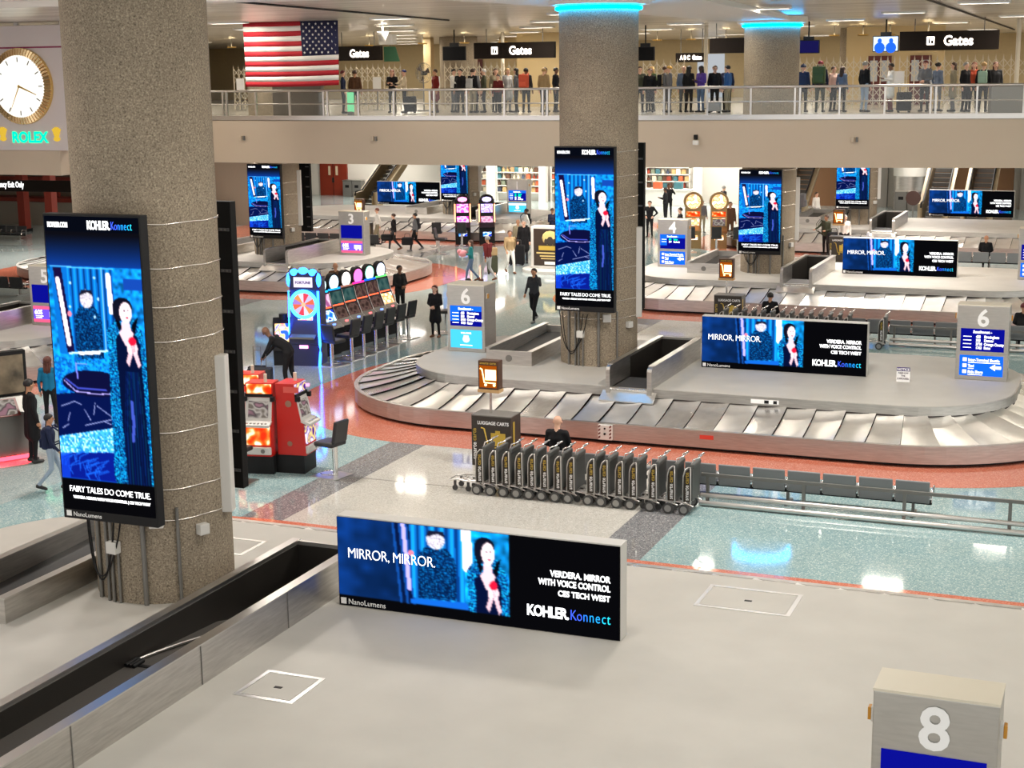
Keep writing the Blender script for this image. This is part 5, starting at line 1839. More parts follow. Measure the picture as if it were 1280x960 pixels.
def person(x, y, z, face, label, pose='stand', top='black', legs='black', hair='short', hcol='black', skin='light', shoe='black', h=1.74, coat=False, slim=False, group=None, plaid=False):
    """face: heading in degrees, 0 looks towards us along -Y"""
    me, J = body_mesh(pose, coat, slim)
    t = thing('person', label, 'person', (x, y, z), R(face), group)
    s = h / 1.745
    t.scale = (s, s, s)
    o = obj('body', me, t)
    for i, m in enumerate((SKIN[skin], CLO[top], CLO[legs], SHOE[shoe], EYE, LIP)):
        o.material_slots[i].link = 'OBJECT'
        o.material_slots[i].material = m
    if hair != 'bald':
        hm = obj({'cap': 'cap', 'beanie': 'beanie'}.get(hair, 'hair'), hair_mesh(hair, pose), t)
        hm.material_slots[0].link = 'OBJECT'
        hm.material_slots[0].material = HAIR[hcol]
        if hair in ('cap', 'beanie'):
            hm['label'] = {'mustard': 'mustard yellow', 'crimson': 'red', 'navy': 'navy', 'blue': 'blue', 'dkred': 'dark red', 'black': 'black'}.get(hcol, hcol) + ' ' + hair
    return t


def backpack(x, y, z, face, label, m, s=1.0):
    t = thing('backpack', label, 'backpack', (x, y, z), R(face))
    MB().cbox(-.17 * s, .17 * s, 0.13, .30 * s, 0, .46 * s, .05).build('bag', [CLO[m]], t)
    MB().cbox(-.13 * s, .13 * s, .29 * s, .34 * s, .04, .24 * s, .02).build('pocket', [CLO[m]], t)
    for sx in (-.11, .11):
        MB().tube([(sx, .14, .44 * s), (sx, .02, .5 * s), (sx, -.135, .36 * s), (sx * 1.2, -.12, .16 * s), (sx, .14, .06)], .016, 6).build('strap', [CLO[m]], t)
    return t


def suitcase(x, y, z, face, label, m, w_=.42, h=.62, d=.26, handle=.38):
    t = thing('suitcase', label, 'suitcase', (x, y, z), R(face))
    MB().cbox(-w_ / 2, w_ / 2, -d / 2, d / 2, .06, h, .035).build('shell', [CLO[m]], t)
    MB().tube([(-w_ * .25, .06, h), (-w_ * .25, .06, h + handle), (w_ * .25, .06, h + handle), (w_ * .25, .06, h)], .011, 6).build('handle', [GREYMET], t)
    for sx in (-1, 1):
        for sy in (-1, 1):
            MB().cyl((sx * w_ * .38, sy * d * .3 - .012, .03), (sx * w_ * .38, sy * d * .3 + .012, .03), .03, n=10).build('wheel', [BLACK], t)
    return t


# --- on the hall floor
person(-19.81, 42.38, 0, 0, 'woman with long dark hair in a black coat standing left of the kiosk numbered six', 'fold', 'black', 'black', 'long', 'auburn', 'light', 'brown', 1.62, True, True)
person(-17.97, 46.04, 0, -10, 'man in a dark grey shirt walking towards us with a hand at his ear', 'walk_ear', 'charcoal', 'black', 'short', 'black', 'mid', 'grey', 1.76)
person(-19.95, 33.75, 0, -78, 'bald man in black bending over his suitcase handles behind the red machines', 'lean', 'black', 'black', 'bald', 'black', 'brown', 'black', 1.9)
suitcase(-20.55, 33.3, 0, 20, 'big black suitcase held by the bending bald man', 'charcoal', .62, .66, .36, .45)
suitcase(-20.95, 33.8, 0, 10, 'second black suitcase behind the big one of the bending man', 'black', .42, .6, .28, .5)
person(-22.6, 45.6, 0, 60, 'guard in a dark suit at the far end of the row of six slot machines', 'fold', 'black', 'black', 'short', 'black', 'brown', 'black', 1.75)
person(-25.0, 45.6, 0, 20, 'bald man in a brown jacket standing behind the slot row', 'stand', 'brown', 'charcoal', 'bald', 'grey', 'mid', 'black', 1.75)
person(-24.0, 45.0, 0, 200, 'dark-haired person behind the slot row, only the head in view', 'stand', 'black', 'black', 'short', 'black', 'mid', 'black', 1.72)
person(-23.85, 54.4, 0, -68, 'woman in a teal top carrying a pink bundle, walking beside the maroon jacket', 'walk_carry', 'teal', 'denim', 'long', 'brown', 'light', 'brown', 1.64, False, True)
t = thing('pink_bundle', 'pink bundle in the arms of the woman in teal', 'bundle', (-24.14, 54.28, 1.03), 0)
MB().ball((0, 0, .1), (.2, .16, .14)).ball((-.12, -.05, .18), (.1, .1, .1)).build('wrap', [CLO['pink']], t)
person(-23.3, 54.75, 0, -110, 'man in a maroon jacket and pale trousers seen from behind in the aisle', 'walk', 'maroon', 'lightgrey', 'short', 'grey', 'mid', 'brown', 1.78)
person(-23.4, 57.3, 0, 40, 'man in a tan blazer and white trousers pulling an upright case in the aisle', 'walk_pull', 'tan', 'white', 'short', 'brown', 'mid', 'brown', 1.74)
suitcase(-24.05, 57.0, 0, 30, 'olive grey suitcase beside the man in the tan blazer', 'olive', .42, .72, .28, .3)
t = thing('tote_bag', 'tan tote bag on top of the olive suitcase', 'bag', (-24.05, 57.0, .74), R(30))
MB().cbox(-.2, .2, -.11, .11, 0, .32, .03).build('bag', [CLO['tan']], t)
MB().tube([(-.12, 0, .3), (-.1, 0, .48), (.1, 0, .48), (.12, 0, .3)], .014, 6).build('strap', [CLO['brown']], t)
person(-24.1, 60.6, 0, 15, 'grey-haired man in a long black coat in the aisle', 'stand', 'black', 'charcoal', 'short', 'grey', 'light', 'black', 1.84, True)
suitcase(-24.15, 59.9, 0, 10, 'tall black suitcase standing in front of the man in the long coat', 'black', .66, .86, .34, .2)
person(-24.9, 61.9, 0, 60, 'bald man in beige half hidden behind the long black coat', 'stand', 'khaki', 'brown', 'bald', 'grey', 'mid', 'brown', 1.72)
person(-26.35, 66.6, 0, -70, 'man in a white shirt with a black backpack beside the far carousel', 'walk', 'white', 'black', 'short', 'black', 'brown', 'black', 1.76)
backpack(-26.5, 66.6, 1.02, -70, 'black backpack on the man in the white shirt', 'black', 1.1)
person(-25.4, 67.5, 0, 60, 'person in a dark vest over white sleeves near the far kiosk', 'phone', 'navy', 'black', 'cap', 'brown', 'mid', 'black', 1.72)
person(-33.4, 65.2, 0, -60, 'man in a white shirt walking behind the kiosk numbered three', 'walk', 'white', 'khaki', 'short', 'red', 'light', 'black', 1.76)
person(-31.51, 63.12, 0, -75, 'person in black walking with a black shoulder bag in the far aisle', 'walk', 'black', 'charcoal', 'short', 'brown', 'light', 'brown', 1.72)
t = thing('duffel_bag', 'black duffel bag carried by the walker in black', 'bag', (-31.75, 62.9, .5), R(15))
MB().cbox(-.28, .28, -.14, .14, 0, .3, .07).build('bag', [CLO['black']], t)
MB().tube([(-.2, 0, .28), (-.05, 0, .62), (.05, 0, .62), (.2, 0, .28)], .014, 6).build('strap', [CLO['black']], t)
person(-30.55, 63.4, 0, -75, 'person in a grey hoodie walking with a grey backpack in the far aisle', 'walk', 'grey', 'black', 'short', 'black', 'mid', 'grey', 1.74)
backpack(-30.75, 63.45, .98, -75, 'grey backpack on the walker in the grey hoodie', 'charcoal', 1.15)
t = thing('holdall', 'black holdall in the hand of the walker in the grey hoodie', 'bag', (-30.85, 63.15, .3), R(15))
MB().cbox(-.26, .26, -.13, .13, 0, .36, .06).build('bag', [CLO['black']], t)
MB().tube([(-.14, 0, .34), (-.1, 0, .52), (.1, 0, .52), (.14, 0, .34)], .012, 6).build('grip', [CLO['black']], t)
person(-19.35, 43.9, 0, 180, 'person with black hair seated low behind the kiosk numbered six at left', 'stand', 'navy', 'navy', 'short', 'black', 'mid', 'black', 1.66)
person(-21.35, 25.45, 0, 150, 'man in a long black coat with his back to us at the left booth', 'stand', 'black', 'black', 'short', 'black', 'mid', 'black', 1.8, True)
person(-19.5, 23.75, 0, 120, 'boy in pale jeans and a navy jacket stepping behind the nearest tall screen', 'walk', 'navy', 'paledenim', 'short', 'black', 'mid', 'black', 1.55, False, True)
backpack(-19.4, 23.8, .86, 120, 'navy backpack on the boy in pale jeans', 'navy', .9)
person(-23.15, 28.3, 0, 200, 'woman in a bright blue top beyond the left booth', 'stand', 'cyan', 'black', 'long', 'auburn', 'light', 'black', 1.68, False, True)
person(-21.8, 23.9, 0, 150, 'person in dark clothes with white sleeves leaning at the booth terminal', 'reach', 'charcoal', 'charcoal', 'short', 'brown', 'light', 'grey', 1.65)
person(-10.35, 27.7, 0, 180, 'bald man in a black suit sitting behind the near luggage carts', 'sit', 'black', 'black', 'bald', 'grey', 'light', 'black', 1.76)
person(-10.2, 45.9, 0, 180, 'dark-haired person in black sitting behind the far luggage carts', 'sit', 'black', 'black', 'short', 'black', 'mid', 'black', 1.74)
person(-5.55, 64.1, 0, 180, 'bald man in black sitting with his back to us on the far grey seats', 'sit', 'black', 'black', 'bald', 'grey', 'mid', 'black', 1.78)
person(-2.85, 45.9, 0, 180, 'person in black sitting half hidden behind the right kiosk numbered six', 'sit_lean', 'black', 'black', 'beanie', 'dkred', 'mid', 'black', 1.76)
# by the shop front and the far carousels
person(-21.99, 71.88, 0, 5, 'man in a black suit and white shirt standing in front of the shop', 'hips', 'black', 'black', 'short', 'brown', 'light', 'black', 1.78)
person(-23.6, 80.0, 0, -90, 'man in black holding up a phone beside the shop counter', 'phone', 'black', 'black', 'short', 'black', 'brown', 'black', 1.82)
person(-24.05, 82.2, 0, 20, 'tall person in black behind the man with the phone', 'ear', 'black', 'black', 'short', 'black', 'brown', 'black', 1.84)
person(-20.9, 82.0, 0, 140, 'man in a dark suit with his back turned at the shop front', 'stand', 'charcoal', 'black', 'short', 'grey', 'light', 'black', 1.8)
person(-19.6, 81.0, 0, 100, 'man in a dark jacket with a shoulder strap at the shop front', 'stand', 'charcoal', 'black', 'short', 'brown', 'light', 'black', 1.8)
person(-20.1, 74.6, 0, 30, 'person in grey sitting at the gold slot machines in front of the shop', 'stand', 'grey', 'khaki', 'short', 'grey', 'light', 'black', 1.62)
person(-19.35, 68.0, 0, -60, 'man in a black suit with a white collar beside the gold slot machines', 'fold', 'black', 'black', 'short', 'brown', 'light', 'black', 1.84)
person(-17.9, 71.5, 0, 30, 'brown-haired man in brown behind the gold slot machines', 'stand', 'brown', 'brown', 'short', 'brown', 'mid', 'black', 1.84)
suitcase(-20.4, 64.1, 0, 10, 'black suitcase standing left of the kiosk numbered four', 'black', .5, .85, .34, .3)
person(-20.55, 64.9, 0, 90, 'person mostly hidden behind the blue-ringed column beside a black suitcase', 'stand', 'black', 'black', 'short', 'black', 'mid', 'black', 1.72)
person(-11.75, 67.3, 0, 20, 'man in a white shirt with a dark strap standing at far carousel two', 'stand', 'white', 'black', 'short', 'grey', 'light', 'black', 1.74)
person(-12.5, 67.0, 0, -30, 'person in a dark vest lifting a bag at far carousel two', 'reach', 'olive', 'black', 'short', 'brown', 'mid', 'black', 1.74)
backpack(-12.75, 66.9, .85, -60, 'bulky dark green pack at the far carousel two', 'olive', 1.4)
t = thing('travel_bag', 'black travel bag between the two travellers at far carousel two', 'bag', (-12.1, 66.7, .55), R(25))
MB().cbox(-.3, .3, -.17, .17, 0, .5, .09).build('bag', [CLO['black']], t)
MB().tube([(-.15, 0, .46), (-.1, 0, .66), (.1, 0, .66), (.15, 0, .46)], .014, 6).build('grip', [CLO['black']], t)
person(-15.4, 79.6, 0, 60, 'person in white beside a grey pack near the far right column', 'stand', 'white', 'lightgrey', 'short', 'brown', 'light', 'black', 1.74)
person(-16.2, 79.2, 0, -90, 'person in grey bent under a bulky backpack near the far right column', 'lean', 'grey', 'grey', 'short', 'black', 'mid', 'black', 1.8)
backpack(-16.35, 79.25, 1.0, -90, 'bulky grey backpack near the far right column', 'grey', 1.5)
person(-51.2, 89.9, 0, 30, 'person in a dark hood sitting left of the red double doors', 'sit', 'black', 'black', 'long', 'auburn', 'light', 'black', 1.76, True)
person(-56.5, 62.0, 0, 20, 'person in black lounging on the leftmost seat of the far black row', 'sit', 'black', 'black', 'short', 'black', 'mid', 'black', 1.74)
person(-53.4, 62.0, 0, 0, 'person in black sitting farther right on the far black row', 'sit', 'black', 'black', 'short', 'black', 'light', 'black', 1.74)

# --- the queue on the upper level (beyond the railing)
MZ = 6.40


def q(px_x, y, *a, **k):
    return person(px_x, y, MZ, *a, **k)


CROWD = [
    # x, y, face, label, kwargs
    (-30.55, 56.9, 120, 'person with dark red hair in a navy jacket right at the flag edge', dict(top='navy', hair='short', hcol='dkred')),
    (-30.15, 57.2, 200, 'person in a brown jacket just right of the flag', dict(top='brown', hair='short', hcol='brown', skin='mid')),
    (-28.65, 57.6, 10, 'red-haired woman in a black jacket left of the round fan', dict(pose='phone', hair='long', hcol='red', slim=True)),
    (-28.05, 57.5, -60, 'person in a cream sweatshirt and blue cap in front of the round fan', dict(pose='reach', top='cream', hair='cap', hcol='blue', skin='light')),
    (-26.75, 57.7, -40, 'person in a dark red coat right of the round fan', dict(top='darkred', legs='brown', hair='short', hcol='brown', coat=True, skin='mid')),
    (-26.15, 58.2, 80, 'man in a white shirt and dark cap below the first black monitor', dict(pose='reach', top='white', legs='grey', hair='cap', hcol='black')),
    (-25.73, 57.9, 0, 'man in a black tee shirt below the first black monitor', dict(top='black', legs='charcoal', hair='short', hcol='black')),
    (-25.3, 58.3, 40, 'dark-haired person in grey left of the white-haired man', dict(top='grey', hair='short', hcol='black')),
    (-25.05, 57.6, 160, 'person in black with a pale pack left of the white-haired man', dict(top='black', legs='khaki', hair='short', hcol='brown')),
    (-24.65, 57.8, -70, 'white-haired man in a dark olive jacket under the middle overhead sign', dict(top='olive', hair='short', hcol='white')),
    (-24.3, 58.2, 30, 'brown-haired woman in khaki right of the white-haired man', dict(top='khaki', hair='long', hcol='brown', slim=True)),
    (-23.95, 57.6, 0, 'short person in maroon under the middle overhead sign', dict(top='maroon', hair='short', hcol='black', h=1.5)),
    (-23.7, 58.0, 60, 'blond woman in a pale grey coat under the middle overhead sign', dict(top='lightgrey', legs='grey', hair='long', hcol='blond', coat=True, slim=True)),
    (-23.25, 57.8, -80, 'woman with long dark hair in a grey sweater under the middle overhead sign', dict(top='grey', hair='long', hcol='black', slim=True)),
    (-22.75, 57.6, 180, 'person in a charcoal hoodie wearing the orange backpack', dict(top='charcoal', hair='short', hcol='black', skin='brown')),
    (-22.25, 58.4, 150, 'person in a black parka right of the orange backpack', dict(top='black', hair='beanie', hcol='black', skin='mid')),
    (-21.95, 57.5, 170, 'person in a hooded tan jacket left of the blue-ringed column', dict(top='tan', hair='short', hcol='blond')),
    (-21.6, 57.9, 90, 'person in a black jacket at the left edge of the blue-ringed column', dict(top='black', hair='short', hcol='black', skin='brown')),
    (-18.3, 58.4, 20, 'brown-haired person at the right edge of the blue-ringed column', dict(top='brown', hair='short', hcol='red')),
    (-18.05, 57.6, 30, 'person in an olive jacket below the second black monitor', dict(top='olive', hair='short', hcol='brown')),
    (-17.85, 58.5, -30, 'blond person in dark green below the second black monitor', dict(top='green', hair='long', hcol='blond', slim=True)),
    (-17.65, 57.6, 10, 'dark-haired person in black below the second black monitor', dict(top='black', hair='short', hcol='brown', h=1.66)),
    (-17.1, 57.8, 110, 'person in a grey shirt with a black backpack left of the mustard beanie', dict(top='grey', legs='grey', hair='short', hcol='brown')),
    (-16.85, 57.5, -60, 'person in a mustard beanie and grey jacket', dict(top='grey', legs='grey', hair='beanie', hcol='mustard')),
    (-16.4, 57.9, 40, 'bald man in a grey sweater right of the mustard beanie', dict(top='greyblue', legs='grey', hair='bald')),
    (-16.1, 57.6, 160, 'person in a black hooded coat under the big black overhead sign', dict(top='black', hair='long', hcol='black')),
    (-15.6, 57.5, -30, 'person in a purple hoodie under the big black overhead sign', dict(pose='phone', top='purple', legs='denim', hair='long', hcol='black', skin='dark')),
    (-15.2, 58.0, 30, 'person in a black coat right of the purple hoodie', dict(top='black', hair='short', hcol='brown')),
    (-14.85, 58.5, 0, 'dark-haired person in navy behind the denim jacket', dict(top='navy', hair='short', hcol='black')),
    (-14.6, 57.6, -100, 'pale man in a blue denim jacket at the left of the second ringed column', dict(top='blue', legs='khaki', hair='short', hcol='black')),
    (-11.75, 57.6, 170, 'person in a blue plaid shirt and navy beanie right of the second ringed column', dict(top='plaid', hair='beanie', hcol='navy')),
    (-11.1, 57.5, 180, 'man in a red cap with a big green backpack', dict(top='navy', legs='olive', hair='cap', hcol='crimson', h=1.86)),
    (-10.75, 58.2, 60, 'person in a pale pink top right of the green backpack', dict(top='pinkbeige', hair='short', hcol='brown', h=1.66)),
    (-10.35, 57.8, 150, 'brown-haired woman in a grey-blue jacket left of the lattice gate notices', dict(top='greyblue', hair='long', hcol='brown', slim=True, h=1.64)),
    (-9.5, 57.6, 140, 'older bald man in a black leather jacket and pale jeans', dict(top='black', legs='paledenim', hair='short', hcol='grey', h=1.82)),
    (-8.6, 57.8, -60, 'woman in a long white coat looking at her phone below the lit monitor', dict(pose='phone', top='white', legs='maroon', hair='short', hcol='black', coat=True, slim=True, skin='brown')),
    (-7.4, 57.9, -20, 'man in a red cap and grey shirt handling a dark box', dict(pose='fold', top='grey', legs='charcoal', hair='cap', hcol='dkred', h=1.82)),
    (-7.0, 58.3, 140, 'dark-haired woman in a slate jacket right of the red cap and grey shirt', dict(top='greyblue', legs='grey', hair='bun', hcol='black', slim=True)),
    (-6.4, 57.8, -70, 'woman in a beige coat with long brown hair under the right overhead sign', dict(top='khaki', legs='grey', hair='long', hcol='brown', coat=True, slim=True)),
    (-5.95, 57.5, 60, 'grey-haired person in a black jacket under the right overhead sign', dict(top='black', hair='short', hcol='grey')),
    (-5.75, 58.3, 0, 'person in an orange top behind the grey-haired person', dict(top='orange', hair='long', hcol='red')),
    (-5.35, 57.6, 175, 'person in black wearing the pale mint backpack', dict(top='black', hair='short', hcol='blond')),
    (-5.0, 58.1, 20, 'brown-haired person right of the pale mint backpack', dict(top='charcoal', hair='long', hcol='auburn')),
]
for x, y, fc, lb, kw in CROWD:
    q(x, y, fc, lb, **kw)
backpack(-22.75, 57.6, MZ + .98, 180, 'orange and red backpack on the charcoal hoodie', 'orange', 1.15)
backpack(-25.05, 57.6, MZ + .95, 160, 'pale grey backpack in the queue left of the white-haired man', 'lightgrey', .9)
backpack(-17.1, 57.8, MZ + .98, 110, 'black backpack on the grey shirt left of the mustard beanie', 'black', 1.0)
backpack(-11.1, 57.5, MZ + 1.05, 180, 'big green backpack under the red cap', 'green', 1.35)
backpack(-5.35, 57.6, MZ + 1.0, 175, 'pale mint backpack at the right of the queue', 'mint', .95)
suitcase(-27.7, 57.3, MZ, 10, 'black suitcase below the cream sweatshirt in the queue', 'black', .46, .68, .3, .25)
suitcase(-8.05, 57.4, MZ, 20, 'black suitcase right of the white coat in the queue', 'black', .5, .72, .3, .3)
suitcase(-15.0, 57.2, MZ, 0, 'white and grey case on the floor below the big black overhead sign', 'lightgrey', .5, .42, .3, .02)
# ------------------------------------------------------------------ upper level: flag, clock wall, signs, monitors, gates
SIGNM = mat('sign_bronze', (0.012, 0.008, 0.006), 0.7, spec=0.15)
LETTER = emis('sign_letter_glow', (1, 0.86, 0.74), 3.2)


def rod(mb, x, y, z0, z1):
    return mb.cyl((x, y, z0), (x, y, z1), 0.02, n=8)


def hung_sign(x0, x1, y, z0, z1, label, words=(), icon=None, big=0.42):
    t = thing('hanging_sign', label, 'sign', ((x0 + x1) / 2, y, z0), 0, 'hanging signs over the concourse')
    W, H = x1 - x0, z1 - z0
    MB().cbox(-W / 2, W / 2, 0, 0.22, 0, H, 0.012).build('case', [SIGNM], t)
    m = MB()
    for sx in (-.35, .35):
        rod(m, sx * W, 0.1, H, 9.76 - z0)
    m.build('hanger', [GREYMET], t)
    for s, x, sz, wd in words:
        text('lettering', s, sz, LETTER, t, x, -0.012, H * 0.5 - sz * 0.34, 0.012, width=wd)
    if icon is not None:
        ic = MB().cbox(icon - 0.14, icon + 0.14, -0.012, 0, H * 0.5 - 0.15, H * 0.5 + 0.15, 0.01).build('pictogram', [LETTER], t)
        MB().ball((icon - .05, -.016, H * .5 + .06), .03, 8).box(icon - .08, icon - .02, -.02, -.012, H * .5 - .1, H * .5 + .03).box(icon + .02, icon + .1, -.02, -.012, H * .5 - .1, H * .5 + .02).build('pictogram_figure', [SIGNM], ic)
    return t


hung_sign(-32.6, -30.35, 60, 8.56, 9.16, 'dark hanging sign reading Gates right of the flag', [('Gates', .1, .46, .92)])
hung_sign(-26.02, -22.45, 60, 8.55, 9.2, 'long dark hanging sign reading Gates at the middle of the concourse', [('Gates', .3, .48, 1.0)], -.85)
hung_sign(-8.66, -5.1, 60, 8.6, 9.3, 'long dark hanging sign reading Gates at the right of the concourse', [('Gates', .35, .5, 1.05)], -.65)
hung_sign(-15.96, -14.3, 60, 8.62, 9.2, 'blank black hanging sign left of the second ringed column')
hung_sign(-19.35, -17.95, 67, 8.33, 8.73, 'small dark hanging sign with tiny lit letters farther back', [('A B C  Gates', 0, .26, 1.0)])


def monitor(x0, x1, y, z0, z1, label, m, pic=False):
    t = thing('hanging_monitor', label, 'monitor', ((x0 + x1) / 2, y, z0), 0, 'monitors hanging over the concourse')
    W, H = x1 - x0, z1 - z0
    MB().cbox(-W / 2, W / 2, 0, 0.1, 0, H, 0.01).build('case', [BLACK], t)
    sc = MB().box(-W / 2 + .03, W / 2 - .03, -0.006, 0, .03, H - .03).build('screen', [m], t)
    MB().box(-.2, .2, 0, .1, H, H + .14).cyl((0, .05, H + .1), (0, .05, 9.76 - z0), .03, n=8).build('mount', [BLACK], t)
    if pic:
        pm = MB()
        for sx in (-.22, .2):
            pm.ball((sx, -.01, H * .68), (.08, .01, .1), 10).ball((sx, -.01, H * .25), (.2, .01, .2), 10)
        pm.build('picture_figures', [emis('monitor_figure_blue', srgb(30, 90, 220), 1.2)], sc)
    return t


OFFSCREEN = mat('screen_off', (0.004, 0.004, 0.005), 0.6, spec=0.1)
monitor(-27.45, -26.4, 60, 8.5, 9.08, 'first black monitor hanging left of the middle sign', OFFSCREEN)
monitor(-18.97, -18.2, 60, 8.38, 8.92, 'second black monitor hanging at the right edge of the ringed column', OFFSCREEN)
monitor(-12.5, -11.65, 60, 8.56, 9.06, 'dark blue monitor hanging right of the second ringed column', emis('monitor_dark_blue', srgb(22, 20, 70), 0.9))
monitor(-9.65, -8.69, 60, 8.58, 9.16, 'lit monitor showing two blue figures beside the right hanging sign', emis('monitor_pale', srgb(190, 215, 250), 1.3), True)

# flag
t = thing('hanging_flag', 'large striped flag with a starred canton hanging above the bridge', 'flag', (-27.0, 46.6, 7.6), 0)
FW, FH = 3.66, 2.18
FR, FWH, FB = mat('flag_red', srgb(178, 24, 40), 0.8), mat('flag_white', srgb(238, 234, 228), 0.8), mat('flag_blue', srgb(38, 40, 78), 0.8)


def wave(x, z):
    return 0.05 * math.sin(x * 3.1 + z * 1.2) + 0.02 * math.sin(x * 7 + 1)


def cloth_patch(x0, x1, z0, z1, off=0.0, nx=24):
    m = MB()
    for a in (off, off + 0.008):
        pass
    vs = []
    for i in range(nx + 1):
        x = x0 + (x1 - x0) * i / nx
        sagz = 0.05 * ((x / FW + .5) - .5) ** 2 * 2 + 0.03 * (x / FW)
        for z in (z0, z1):
            y = wave(x, z)
            vs.append((x, y - off, z + sagz))
            vs.append((x, y + 0.008, z + sagz))
    fs = []
    for i in range(nx):
        k, n = 4 * i, 4 * (i + 1)
        fs += [(k, n, n + 2, k + 2), (k + 1, k + 3, n + 3, n + 1), (k, k + 1, n + 1, n), (k + 2, n + 2, n + 3, k + 3)]
    return m.add(vs, fs, 0, True)


cx0 = FW / 2 - 0.375 * FW
for k in range(13):
    z1 = FH - k * FH / 13
    x1 = cx0 if k < 7 else FW / 2
    cloth_patch(-FW / 2, x1, z1 - FH / 13, z1).build('stripe', [FR if k % 2 == 0 else FWH], t)
can = cloth_patch(cx0, FW / 2, FH - 7 * FH / 13, FH).build('canton', [FB], t)
sm = MB()
for r_ in range(9):
    for c_ in range(6 if r_ % 2 == 0 else 5):
        x = cx0 + (FW / 2 - cx0) * ((c_ * 2 + 1 + (r_ % 2)) / 12)
        z = FH - (r_ + 1) * (7 * FH / 13) / 10
        pts = []
        for k in range(10):
            rr = 0.052 if k % 2 == 0 else 0.022
            pts.append((x + rr * math.sin(k * PI / 5), wave(x, z) - 0.008, z + rr * math.cos(k * PI / 5)))
        sm.add(pts, [tuple(range(9, -1, -1))])
so = sm.build('stars', [FWH], can)
so['kind'] = 'stuff'
m = MB()
rod(m, -FW / 2 + .05, 0, FH, 2.16)
m = MB().cyl((-FW / 2, 0, FH + .03), (FW / 2, 0, FH + .05), .02, n=8)
for x in (-FW / 2 + .1, FW / 2 - .1):
    m.cyl((x, 0, FH), (x, 0, FH + .2), .012, n=6)
m.build('hanging_bar', [GREYMET], t)

# clock wall at the upper left, on its own corner of the bridge
t = thing('clock_wall', 'pale lit clock wall with green brand letters at the upper left', 'clock', (-33.3, 41.3, 5.66), 0)
MB().cbox(-4.6, 1.6, 0.0, 0.5, 0, 4.0, 0.02).build('panel', [mat('clock_wall_paint', srgb(222, 214, 214), 0.5)], t)
MB().box(-4.6, 1.6, -0.012, 0, 3.28, 3.33).build('trim_line', [mat('plum_line', srgb(150, 50, 90), 0.5)], t)
m = MB()
for x in (-2.6, -0.95, 0.85):
    m.cyl((x, .25, 4.0), (x, .25, 4.12), .09, n=12)
m.build('support_post', [WHITE], t)
cxk, czk = -0.66, 2.07
MB().cyl((cxk, -0.12, czk), (cxk, 0.01, czk), 1.22, n=64).build('case', [GOLD], t)
bz = None
fl_ = MB()
for k in range(64):
    a = 2 * PI * k / 64
    ca, sa = math.cos(a), math.sin(a)
    b_ = 2 * PI * (k + .5) / 64
    fl_.add([(cxk + 0.99 * ca, -0.17, czk + 0.99 * sa), (cxk + 1.22 * ca, -0.11, czk + 1.22 * sa), (cxk + 1.22 * math.cos(b_), -0.15, czk + 1.22 * math.sin(b_)), (cxk + 0.99 * math.cos(b_), -0.20, czk + 0.99 * math.sin(b_)),
             (cxk + 1.22 * math.cos(a + 2 * PI / 64), -0.11, czk + 1.22 * math.sin(a + 2 * PI / 64)), (cxk + 0.99 * math.cos(a + 2 * PI / 64), -0.17, czk + 0.99 * math.sin(a + 2 * PI / 64))], [(0, 3, 2, 1), (3, 5, 4, 2)])
fo = fl_.build('fluted_bezel', [mat('bezel_bronze_gold', (0.80, 0.60, 0.34), 0.25, 1.0)], t)
fo['kind'] = 'stuff'
MB().cyl((cxk, -0.18, czk), (cxk, -0.13, czk), 1.0, n=64).build('dial', [emis('dial_glow', (1.0, 0.96, 0.86), 0.85)], t)
for k in range(12):
    a = k * PI / 6
    r0, r1 = .78, .93
    MB().cyl((cxk + r0 * math.sin(a), -0.185, czk + r0 * math.cos(a)), (cxk + r1 * math.sin(a), -0.185, czk + r1 * math.cos(a)), .018, n=6).build('hour_mark', [GREYMET], t)
for a, r_, w_ in ((R(112), .72, .022), (R(18), .0, .01), (R(207), .9, .008)):
    MB().cyl((cxk, -0.195, czk), (cxk + r_ * math.sin(a), -0.195, czk + r_ * math.cos(a)), w_ + .012, w_ * .6, n=6).build('hand', [BRASS], t)
MB().disc((cxk, -0.21, czk), .05, 'y', 14).build('hub', [BRASS], t)
text('lettering', 'ROLEX', .48, GREENLED, t, -.52, -0.02, .27, .016, width=1.45)
for x in (-1.6, 0.57):
    m = MB()
    for k in range(5):
        a = R(-34 + 17 * k)
        p0 = Vector((x + .09 * math.sin(a), -.02, .40))
        p1 = Vector((x + .24 * math.sin(a), -.02, .40 + .33 * math.cos(a)))
        m.cyl(p0, p1, .02, .028, 6).ball(p1, .04, 8)
    m.ball((x, -.02, .38), (.14, .03, .08), 10)
    m.build('crown_emblem', [emis('crown_gold', srgb(196, 160, 50), 1.0)], t)
# grey fascia under it is the bridge's own corner; the dark exit sign hangs below
t = thing('exit_sign_bar', 'dark hanging bar reading Emergency Exit Only at the far left', 'sign', (-38.0, 46.6, 3.84), R(4))
MB().cbox(-3.2, 3.4, 0, .12, 0, .42, .01).build('case', [SIGNM], t)
text('lettering', 'Emergency Exit Only', .3, WTXT, t, -1.35, -.012, .16, .006, width=1.55)
m = MB()
for x in (-2, 2):
    m.cyl((x, .06, .42), (x, .06, .9), .02, n=6)
m.build('hanger', [GREYMET], t)

# accordion gates across the concourse
GATEM = mat('gate_white', srgb(216, 206, 186), 0.5)


